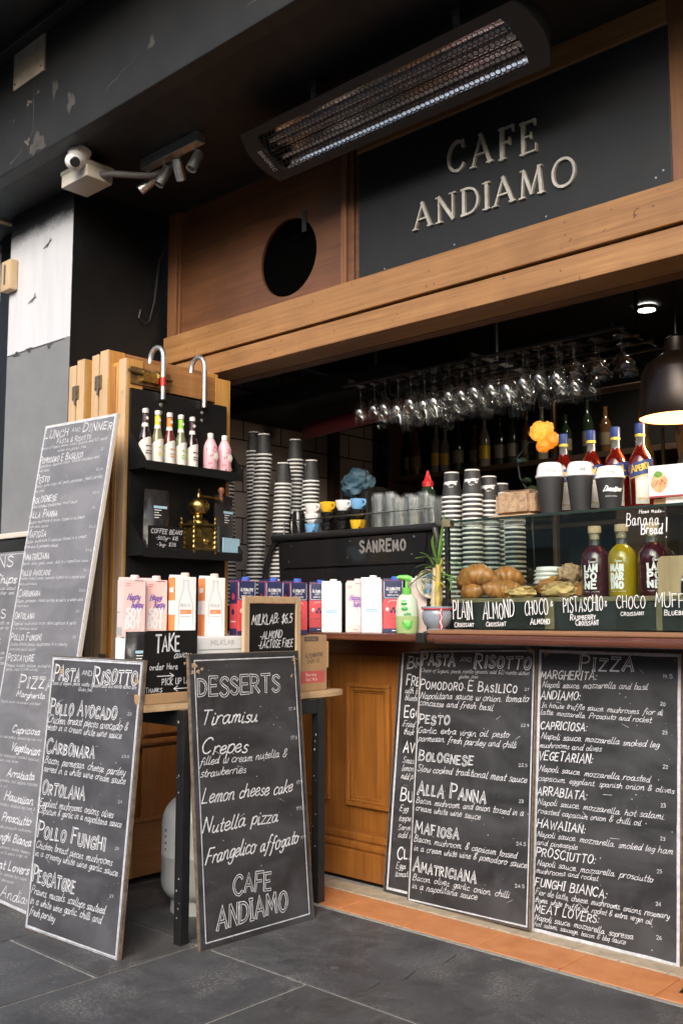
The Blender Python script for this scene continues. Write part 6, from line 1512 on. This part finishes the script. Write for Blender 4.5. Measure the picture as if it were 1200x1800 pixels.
w2 = thing('white_box', 'white box under the pink cartons behind the coffee bag', 'box', (-3.4, -.98, ZB))
m = MB(); m.box(-3.375, -3.30, -1.085, -.885, ZB, 1.158, 'white_card', .003); Tx = Matrix.Translation((-3.2995, -1.0, ZB)) @ Matrix.Rotation(R(90), 4, 'Z'); m.build('box_body', w2)
m = MB()
for k in range(4): m.ribbon([(-.07, .19-.03*k), (-.02, .19-.03*k)], .008, -.0006, 'grey_ink', Tx)
m.build('printed_label', w2)

def carton(kind, label, loc, rz, s=1.0):
    W, Dp, H_ = .094, .068, .232*s
    o = thing('milk_carton', label, 'milk carton', loc, 'milk cartons on the bar and boxes', False, rz)
    body, side, cap = {'pink': ('pink_card', 'pale_pink', 'pale_pink'), 'orange': ('white_card', 'orange_card', 'peach_card'), 'navy': ('red_card', 'navy_card', 'blue_cap'), 'white': ('white_card', 'white_card', 'white_plastic'), 'plain': ('pale_pink', 'white_card', 'white_plastic')}[kind]
    m = MB(); m.box(-W/2, W/2, -Dp/2, Dp/2, 0, H_, body, .003)
    m.quad(-W/2+.002, W/2-.002, .001, H_-.002, 0, body, Matrix.Translation((0, Dp/2+.0003, 0)) @ Matrix.Rotation(math.pi, 4, 'Z'))
    SL = Matrix.Translation((-W/2-.0005, 0, 0)) @ Matrix.Rotation(R(-90), 4, 'Z'); SR_ = Matrix.Translation((W/2+.0005, 0, 0)) @ Matrix.Rotation(R(90), 4, 'Z')
    for T_ in (SL, SR_): m.quad(-Dp/2+.0015, Dp/2-.0015, .001, H_-.002, 0, side, T_)
    m.build('carton_body', o, (0, 0, 0))
    m = MB(); m.box(-W/2+.002, W/2-.002, .004, .012, H_-.001, H_+.010, body if kind != 'navy' else 'navy_card', .002, Matrix.Translation((0, Dp*.30, 0)))
    m.lathe([(.0165, H_-.002), (.0175, H_), (.0175, H_+.015), (.015, H_+.018), (0, H_+.018)], cap, 22, None, (W*.10, -.006), True, False, .02); m.build('cap', o, (0, 0, 0))
    m = MB(); y = -Dp/2-.0008; ink = lambda *a, **k: letter(m, *a, **k)
    h = H_/.232
    if kind == 'pink':
        ink('Happy', -.030, .148*h, .022, .150*h, .026, 'b', 'violet_ink', 'pink_card', y); ink('happy', -.012, .118*h, .036, .120*h, .026, 'b', 'violet_ink', 'pink_card', y)
        ink('SOY', -.032, .078*h, .034, .078*h, .036, 'f', 'white_ink', 'pink_card', y-.0004); ink('BOY', -.036, .036*h, .032, .036*h, .036, 'f', 'white_ink', 'pink_card', y-.0004)
        ink('SOY', -.0335, .077*h, .0325, .077*h, .036, 'n', 'blue_ink', 'pink_card', y-.0001); ink('BOY', -.0375, .035*h, .0305, .035*h, .036, 'n', 'blue_ink', 'pink_card', y-.0001)
        for k in range(2): m.ribbon([(-.036, (.214-.008*k)*h), (-.018, (.214-.008*k)*h)], .002, y, 'red_card')
        m.ribbon([(.0, .226*h), (.036, .226*h)], .003, y, 'dark_ink'); m.ribbon([(-.01, .012), (.008, .012)], .003, y, 'red_card')
        m.quad(-.03, .028, .006, .04, -.0006, 'grey_ink', SL)
        for k in range(5): m.ribbon([(-.024+.012*k, .008), (-.024+.012*k, .038)], .004, -.0012, 'white_ink', SL)
        m.ribbon([(-.03, .10), (.0, .10)], .003, -.0008, 'violet_ink', SL); m.ribbon([(.0, .222*h), (-.006, .20*h)], .0015, -.0008, 'grey_ink', SL)
    elif kind in ('orange', 'white'):
        P = [(-.010, .222*h), (-.010, .19*h), (-.020, .16*h), (-.030, .13*h), (-.032, .10*h), (-.032, .012), (-.028, .006), (.028, .006), (.032, .012), (.032, .10*h), (.030, .13*h), (.020, .16*h), (.010, .19*h), (.010, .222*h)]
        m.ribbon(P, .0018, y, 'grey_ink'); m.ribbon([(-.011, .217*h), (.011, .217*h)], .0012, y, 'grey_ink')
        ink('MILKLAB', -.024, .116*h, .022, .116*h, .012, 't', 'grey_ink', body, y)
        col = 'orange_card' if kind == 'orange' else 'blue_ink'
        m.quad(-.026, .026, .088*h, .104*h, y-.0002, col); ink('ALMOND' if kind == 'orange' else 'LACTOSE', -.022, .092*h, .006 if kind == 'orange' else .022, .092*h, .006, 'n', 'white_ink', col, y-.0004)
        m.ribbon([(-.024, .078*h), (.024, .078*h)], .0016, y, 'grey_ink')
        if kind == 'orange':
            m.quad(-Dp/2+.002, Dp/2-.002, .085*h, .140*h, -.0005, 'white_card', SL); m.quad(-.02, .015, .172*h, .190*h, -.0006, 'white_card', SL)
        else:
            for k in range(5): m.ribbon([(-.02, (.15-.012*k)*h), (.02, (.15-.012*k)*h)], .002, -.0008, 'grey_ink', SL)
    elif kind == 'navy':
        m.quad(-W/2+.001, W/2-.001, .150*h, H_-.001, y, 'navy_card'); m.quad(-W/2+.001, W/2-.001, .001, .020, y, 'navy_card')
        m.ribbon([(-.041, .226*h), (-.041, .158*h), (-.037, .154*h), (.037, .154*h), (.041, .158*h), (.041, .226*h)], .0018, y-.0003, 'white_ink')
        ink('ALTERNATIVE', -.032, .188*h, .032, .188*h, .016, 's', 'white_ink', 'navy_card', y-.0004); ink('DAIRY CO', -.018, .176*h, .018, .176*h, .008, 'n', 'white_ink', 'navy_card', y-.0004); ink('BARISTA OAT MILK', -.026, .163*h, .026, .163*h, .007, 'n', 'white_ink', 'navy_card', y-.0004)
        for k, (a, b) in enumerate(((0, .108), (-.009, .095), (.009, .095))): m.blob((a, y-.0008, b*h), (.007, .0006, .008), 'navy_card', 1, .15, 2, k)
        m.blob((-.028, y-.0008, .105*h), (.009, .0006, .009), 'pale_pink', 1, .3, 3, 5); m.ribbon([(-.025, .062*h), (.025, .062*h)], .002, y-.0003, 'dark_ink'); m.ribbon([(-.024, .135*h), (-.012, .142*h), (.012, .142*h), (.024, .135*h)], .002, y-.0003, 'pale_pink')
        m.ribbon([(-.006, .011), (.008, .011)], .004, y-.0003, 'white_ink')
        m.blob((0, -.0012, .165*h), (.013, .0006, .016), 'magenta_card', 2, .3, 3, 2, SL); m.quad(-.03, .032, .03, .135*h, -.0006, 'red_card', SL)
        m.blob((0, -.0018, .10*h), (.013, .0006, .013), 'navy_card', 2, .3, 3, 2, SL); m.ribbon([(-.02, .06), (.02, .06)], .006, -.0012, 'pale_pink', SL)
    m.build('printed_design', o, (0, 0, 0)); return o
ZC = 1.159
for kind, label, x, y, rz, s in (
    ('pink', 'pink soy carton at the left end of the milk row', -3.335, -1.040, 80, 1.0), ('pink', 'second pink soy carton, behind the left orange carton', -3.345, -.925, 80, 1.0),
    ('orange', 'left white and orange almond milk carton', -3.275, -.830, 80, 1.06), ('orange', 'right white and orange almond milk carton', -3.265, -.680, 80, 1.06),
    ('navy', 'navy and red oat carton left of the framed price board', -3.25, -.515, 78, 1.02), ('navy', 'navy and red oat carton behind the framed price board', -3.23, -.365, 78, 1.02), ('navy', 'navy and red oat carton behind the board\'s right edge', -3.23, -.215, 74, 1.02)):
    carton(kind, label, (x, y, ZC), R(rz + random.uniform(-5, 5)), s)
ZC2 = 1.167
for kind, label, x, y, rz, s in (
    ('navy', 'navy and red oat carton just left of the white cartons on the bar', -3.345, .06, 45, 1.0), ('white', 'left white lactose free carton with blue band on the bar', -3.225, .025, 42, 1.0), ('pink', 'pink soy carton between two white cartons on the bar', -3.10, .06, 40, 1.0),
    ('white', 'right white lactose free carton with blue band on the bar', -2.975, .025, 40, 1.05), ('navy', 'navy and red oat carton between white cartons on the bar', -2.865, .05, 38, 1.02), ('plain', 'plain pale carton behind the green soap pump', -2.745, .075, 36, 1.02)):
    carton(kind, label, (x, y, ZC2), R(rz + random.uniform(-5, 5)), s)
m = MB(); m.box(-3.60, -3.47, -.50, -.12, ZB, 1.158, 'kraft', .004); m.box(-3.46, -3.20, -.55, -.28, ZB, 1.157, 'kraft', .004)
tag1(m, 'cardboard_box', 'plain brown box hidden under the oat cartons behind the price board', 'box')

# signs on the table
ta = thing('takeaway_sign', 'black card sign reading TAKE away order here on a timber block', 'sign', (-3.12, -1.0, ZB), None, False, R(88))
m = MB(); m.box(-.155, .115, .02, .08, 0, .040, 'dark_table_wood', .003); m.box(-.155, .115, -.012, .019, 0, .040, 'kraft', .004); m.build('timber_base', ta, (0, 0, 0))
m = MB(); P = []
for cx_, cz_, a0 in ((.113, .268, 0), (-.113, .268, 90), (-.113, .052, 180), (.113, .052, 270)):
    for k in range(5): P.append((cx_ + .012*math.cos(R(a0+22.5*k)), cz_ + .012*math.sin(R(a0+22.5*k))))
m.prism(P, .0, .008, 'black_paint'); m.build('card', ta, (0, 0, 0))
m = MB()
letter(m, 'TAKE', -.075, .198, .045, .202, .062, 'n', 'chalk', 'black_paint', -.0008); letter(m, 'away...', .012, .172, .118, .178, .030, 'i', 'chalk', 'black_paint', -.0008); letter(m, 'order Here', -.10, .130, .035, .130, .024, 'n', 'chalk', 'black_paint', -.0008)
m.ribbon([(-.065, .105), (.012, .105)], .0032, -.0008, 'chalk'); m.ribbon([(-.006, .115), (.013, .105), (-.006, .095)], .0032, -.001, 'chalk'); letter(m, 'PICK UP Line', -.042, .070, .115, .073, .024, 'n', 'chalk', 'black_paint', -.0008)
m.ribbon([(.015, .054), (.11, .054)], .0032, -.0008, 'chalk'); m.ribbon([(.032, .064), (.014, .054), (.032, .044)], .0032, -.001, 'chalk'); letter(m, 'THANKS', -.118, .044, -.038, .045, .019, 's', 'chalk', 'black_paint', -.0008); m.build('chalk_lettering', ta, (0, 0, 0))
fb = thing('framed_board', 'pale framed chalkboard listing milk prices behind the DESSERTS board', 'sign', (-3.105, -.475, ZB), None, False, R(92)); W2 = .172
m = MB()
for a, b, c, d in ((-W2, -W2+.030, 0, .42), (W2-.030, W2, 0, .42), (-W2+.030, W2-.030, .39, .42), (-W2+.030, W2-.030, 0, .03)): m.box(a, b, -.009, .009, c, d, 'pale_wood_up' if b-a < .05 else 'pale_wood', .003)
m.build('frame', fb, (0, 0, 0))
m = MB(); m.box(-W2+.031, W2-.031, -.002, .006, .031, .389, 'black_paint', 0); m.build('slate', fb, (0, 0, 0))
m = MB(); y = -.003
letter(m, 'MILKLAB: $6.5', -.125, .300, .125, .308, .040, 'c', 'chalk', 'black_paint', y); letter(m, '-ALMOND', -.075, .238, .06, .243, .032, 'c', 'chalk', 'black_paint', y); letter(m, '-LACTOSE FREE', -.085, .200, .128, .203, .032, 'c', 'chalk', 'black_paint', y); letter(m, 'ALTERNATIVE:', -.122, .132, .11, .140, .034, 'c', 'chalk', 'black_paint', y); letter(m, '-OAT', -.075, .085, .0, .085, .03, 'c', 'chalk', 'black_paint', y); letter(m, '-SOY', -.075, .045, .0, .045, .03, 'c', 'chalk', 'black_paint', y); m.build('chalk_lettering', fb, (0, 0, 0))
coffee_bag('coffee_bag', 'crumpled black coffee bag left of the TAKE away sign', (-3.215, -1.075, ZB), R(70), .92, False)

# gas bottle below the table
gb = thing('gas_bottle', 'pale grey gas bottle standing under the bar table', 'gas bottle', (-3.40, -.62, 0), None, False, R(60))
pr = [(0, .055), (.10, .055)] + [(.158*math.sin(R(a)) if False else .10 + .058*math.sin(R(a)), .125 - .07*math.cos(R(a))) for a in range(10, 91, 16)] + [(.158, .23), (.1595, .233), (.1595, .24), (.158, .243), (.158, .36)] + [(.06 + .098*math.cos(R(a)), .36 + .115*math.sin(R(a))) for a in range(8, 91, 12)] + [(0, .478)]
m = MB(); m.lathe(pr, 'gas_grey', 40); m.build('tank', gb, (0, 0, 0))
m = MB(); m.lathe([(.112, 0), (.118, .0), (.112, .075), (.106, .075)], 'gas_grey', 32, None, (0, 0), True, True); m.build('foot_ring', gb, (0, 0, 0))
m = MB(); m.lathe([(.085, .455), (.088, .455), (.088, .56), (.085, .56)], 'gas_grey', 30, None, (0, 0), True, True); m.lathe([(.02, .47), (.022, .53), (.012, .54), (.012, .56), (0, .56)], 'brass', 14); m.build('collar', gb, (0, 0, 0))
m = MB(); T_ = Matrix.Rotation(R(-52), 4, 'Z'); m.quad(-.055, .055, .255, .365, -.159, 'white_card', T_)
for k in range(4): m.ribbon([(-.05, .345-.026*k), (.02 + .02*(k % 2), .345-.026*k)], .010, -.1593, 'dark_ink', T_)
m.v = [(x, yy, z) for x, yy, z in m.v]
iv = T_.inverted(); vs = []
for p in m.v:
    q = iv @ Vector(p); d = .159 + (-q.y-.159); a = q.x/.159; vs.append(tuple(T_ @ Vector((d*math.sin(a), -d*math.cos(a), q.z))))
m.v = vs; m.build('warning_label', gb, (0, 0, 0))

# soap pump, plant, fan on the bar
sp_ = thing('soap_pump', 'clear green hand soap bottle with bright green pump on the bar', 'soap bottle', (-2.735, -.012, 1.167), None, False, R(38))
m = MB(); pr2 = [(0, 0), (.044, 0), (.048, .006), (.050, .06), (.049, .11), (.043, .15), (.030, .168), (.016, .176)]
m.lathe([(r, z) for r, z in pr2[:4]] + [(.0497, .075)], 'soap_gel', 30, TR((0, 0, 0)) @ Matrix.Scale(.62, 4, (0, 1, 0))); m.lathe([(.0497, .075)] + pr2[4:], 'soap_bottle', 30, Matrix.Scale(.62, 4, (0, 1, 0))); m.build('bottle_body', sp_, (0, 0, 0))
m = MB(); m.lathe([(.019, .170), (.020, .174), (.020, .196), (.017, .20), (.007, .202), (.007, .235)], 'green_pump', 22, None, (0, 0), True, False, .03); m.tube([(-.045, 0, .243), (-.03, 0, .247), (0, 0, .243), (.022, 0, .238)], [.006, .009, .014, .012], 'green_pump', 12); m.build('pump_head', sp_, (0, 0, 0))
m = MB(); y = -.0335
m.blob((-.012, y+.002, .135), (.015, .003, .012), 'soap_green', 2, .02); m.quad(-.026, .003, .1345, .1375, y-.003, 'white_ink'); m.blob((-.010, y+.0015, .108), (.015, .003, .008), 'soap_green', 2, .05); letter(m, 'aloe', -.012, .08, .018, .08, .014, 'b', 'soap_green', 'soap_green', y)
m.blob((.0, y+.002, .038), (.020, .003, .022), 'green_pump', 2, .15, 3, 4); m.ribbon([(-.018, .05), (-.005, .028), (.012, .03), (.02, .052)], .006, y-.0018, 'soap_green'); m.build('label', sp_, (0, 0, 0))
fn = thing('round_fan', 'small round blue patterned disc standing tilted beside the plant pot', 'disc', (-2.66, .055, 1.168), None, False, R(65))
T_ = TR((0, 0, .215), 0, R(-12)); m = MB(); m.lathe([(.0, -.003), (.060, -.003), (.066, -.005), (.067, .0), (.066, .005), (.0, .004)], 'cream_plastic', 36, T_ @ Matrix.Rotation(R(90), 4, 'X')); m.build('disc_rim', fn, (0, 0, 0))
m = MB(); m.lathe([(0, .0048), (.055, .0048)], 'label_white', 30, T_ @ Matrix.Rotation(R(90), 4, 'X')); rr = random.Random(2)
for k in range(9): m.blob((rr.uniform(-.03, .03), -.0055, rr.uniform(-.035, .035)), (rr.uniform(.008, .017), .0008, rr.uniform(.008, .016)), ('blue_ink', 'ceramic_blue', 'blue_bag')[k % 3], 2, .4, 3, k, T_)
m.build('painted_pattern', fn, (0, 0, 0))
m = MB(); m.tube([(0, .01, 0), (0, .008, .15)], .010, 'black_metal', 10); m.lathe([(.03, 0), (.03, .006), (.01, .012)], 'black_metal', 20); m.build('stand', fn, (0, 0, 0))
pp = thing('bamboo_plant', 'lucky bamboo with twisted leaves in a grey pot tied with red cord', 'plant', (-2.595, .02, 1.167), None, False)
m = MB(); m.lathe([(0, 0), (.040, 0), (.045, .004), (.044, .016), (.036, .022), (.054, .04), (.064, .065), (.064, .09), (.058, .104), (.068, .110), (.068, .117), (.060, .117), (.054, .10), (0, .098)], 'pot_grey', 36); m.build('pot', pp, (0, 0, 0))
m = MB()
for k, (x, y, h, lx, mt) in enumerate(((-.018, 0, .19, .012, 'bamboo_pale'), (.012, -.01, .20, .006, 'bamboo'), (.0, .018, .23, .012, 'bamboo'), (-.03, .01, .14, .01, 'bamboo_pale'))):
    P = []; rd = []
    for q in range(13):
        t = q/12; P.append((x+lx*t, y, .098+h*t)); rd.append(.0105*(1.22 if q % 3 == 0 else 1.0))
    m.tube(P, rd, mt, 12)
m.build('cane', pp, (0, 0, 0))
rr = random.Random(9); m = MB()
def blade(base, az, ln, rise, droop, w, mat, curl=0):
    vs = []; n = 14; p = Vector(base)
    for q in range(n+1):
        t = q/n; a = az + curl*t*t; d = Vector((math.cos(a), math.sin(a), 0)); pos = Vector(base) + d*ln*t + Vector((0, 0, rise*t - droop*t*t)); s_ = Vector((-math.sin(a), math.cos(a), 0)); ww = w*.9*(math.sin(math.pi*min(1, .12+t*.88)))**.7
        vs += [tuple(pos - s_*ww), tuple(pos + s_*ww + Vector((0, 0, .004)))]
    m.add(vs, [[2*q, 2*q+1, 2*q+3, 2*q+2] for q in range(n)], mat, True)
top = (.012, 0, .29)
blade((.006, .0, .30), R(80), .05, .26, .03, .010, 'leaf'); blade((.016, 0, .27), R(20), .06, .17, .05, .008, 'leaf'); blade((.01, 0, .24), R(-20), .10, .07, .10, .009, 'leaf', 1.2); blade((.006, 0, .25), R(205), .11, .09, .09, .008, 'leaf_dry', -.9); blade((.0, 0, .22), R(190), .09, .10, .11, .007, 'leaf', 1.5); blade((.01, -.01, .23), R(230), .08, .10, .04, .007, 'leaf', -1.5); blade((.012, 0, .28), R(140), .14, .15, .10, .008, 'leaf', .6); blade((.006, .01, .21), R(-60), .08, .06, .10, .008, 'leaf_dry'); blade((-.01, .0, .20), R(170), .07, .05, .02, .007, 'leaf_dry', 2.0); blade((.015, 0, .20), R(10), .07, .12, .03, .008, 'leaf'); blade((.004, 0, .26), R(180), .13, .05, .12, .009, 'leaf', .8); blade((.012, 0, .26), R(30), .09, .03, .12, .009, 'leaf', -1); blade((.0, 0, .24), R(215), .10, .02, .10, .008, 'leaf_dry', 1.1); blade((.014, 0, .30), R(60), .05, .22, .04, .010, 'leaf'); blade((.008, 0, .27), R(225), .14, .12, .14, .008, 'leaf', .5); blade((.01, .01, .22), R(-30), .08, .09, .08, .008, 'leaf', 1.6); blade((.01, 0, .23), R(150), .09, .01, .07, .008, 'leaf_dry', -1.6); blade((.01, 0, .29), R(250), .06, .19, .05, .009, 'leaf', .8)
for k in range(12): blade((rr.uniform(-.02, .02), rr.uniform(-.01, .015), rr.uniform(.19, .30)), rr.uniform(0, 6.28), rr.uniform(.05, .11), rr.uniform(.03, .15), rr.uniform(.05, .13), rr.uniform(.004, .008), rr.choice(('leaf', 'leaf', 'leaf_dry')), rr.uniform(-2.2, 2.2))
m.build('leaves', pp, (0, 0, 0))
m = MB(); P = [(.0645*math.cos(a), .0645*math.sin(a), .106) for a in [R(5*q) for q in range(73)]]; m.tube(P, .003, 'rope_red', 6, None, False)
T0 = R(-38)
for k in range(3):
    P = [( (.067+.002*(q % 2))*math.cos(T0+.05*math.sin(q*1.4+k*2)), (.067+.002*(q % 2))*math.sin(T0+.05*math.sin(q*1.4+k*2)), .106-.0085*q) for q in range(11)]; m.tube(P, .0034, 'rope_red' if k != 1 else 'cup_white', 6)
m.build('red_cord', pp, (0, 0, 0))
m = MB(); m.tube([(-4.02, .22, 1.167), (-4.02, .22, 1.25)], .045, 'gold_foil', 20); m.tube([(-4.02, .22, 1.25), (-4.02, .22, 1.272)], .047, 'brass', 20)
tag1(m, 'jar', 'small jar with brassy lid below the shelf unit', 'jar')
m = MB(); m.prism([(-1.49, .0), (-1.40, 0), (-1.40, .10)], -.14, -.02, 'black_gloss'); tag1(m, 'door_wedge', 'black wedge at the right edge of the orange tiles', 'wedge')

# ------------------------------------------------------------------ unseen buildings added across the street to darken reflections and low sky
def facade(x0, x1, y, h, mat, label):
    t = thing('unseen_building', label, 'building', ((x0+x1)/2, y-4, 0), 'added buildings across the street')
    m = MB(); m.box(x0, x1, y-8, y, 0, h, mat, .02); m.build('wall', t)
    n = max(2, int((x1-x0)/2.2)); fl = int(h/3.2)
    for f in range(fl):
        for i in range(n):
            a = x0 + (x1-x0)*(i+.25)/n; b = x0 + (x1-x0)*(i+.75)/n
            m = MB(); m.box(a, b, y-.02, y+.03, f*3.2+.9, f*3.2+2.7, 'black_gloss', .01); m.box(a-.06, b+.06, y+.001, y+.08, f*3.2+.78, f*3.2+.899, 'conduit', .01); m.build('window', t)
facade(-30, -13, -15, 6.4, 'kraft', 'added unseen brown two storey building across the street')
facade(-12.9, -2, -15, 5.2, 'cream_plastic', 'added unseen cream low building across the street')
facade(-1.9, 9, -15, 6.6, 'conduit', 'added unseen grey two storey building across the street')
facade(9.1, 26, -15, 5.0, 'kraft', 'added unseen low brown building across the street at the right')
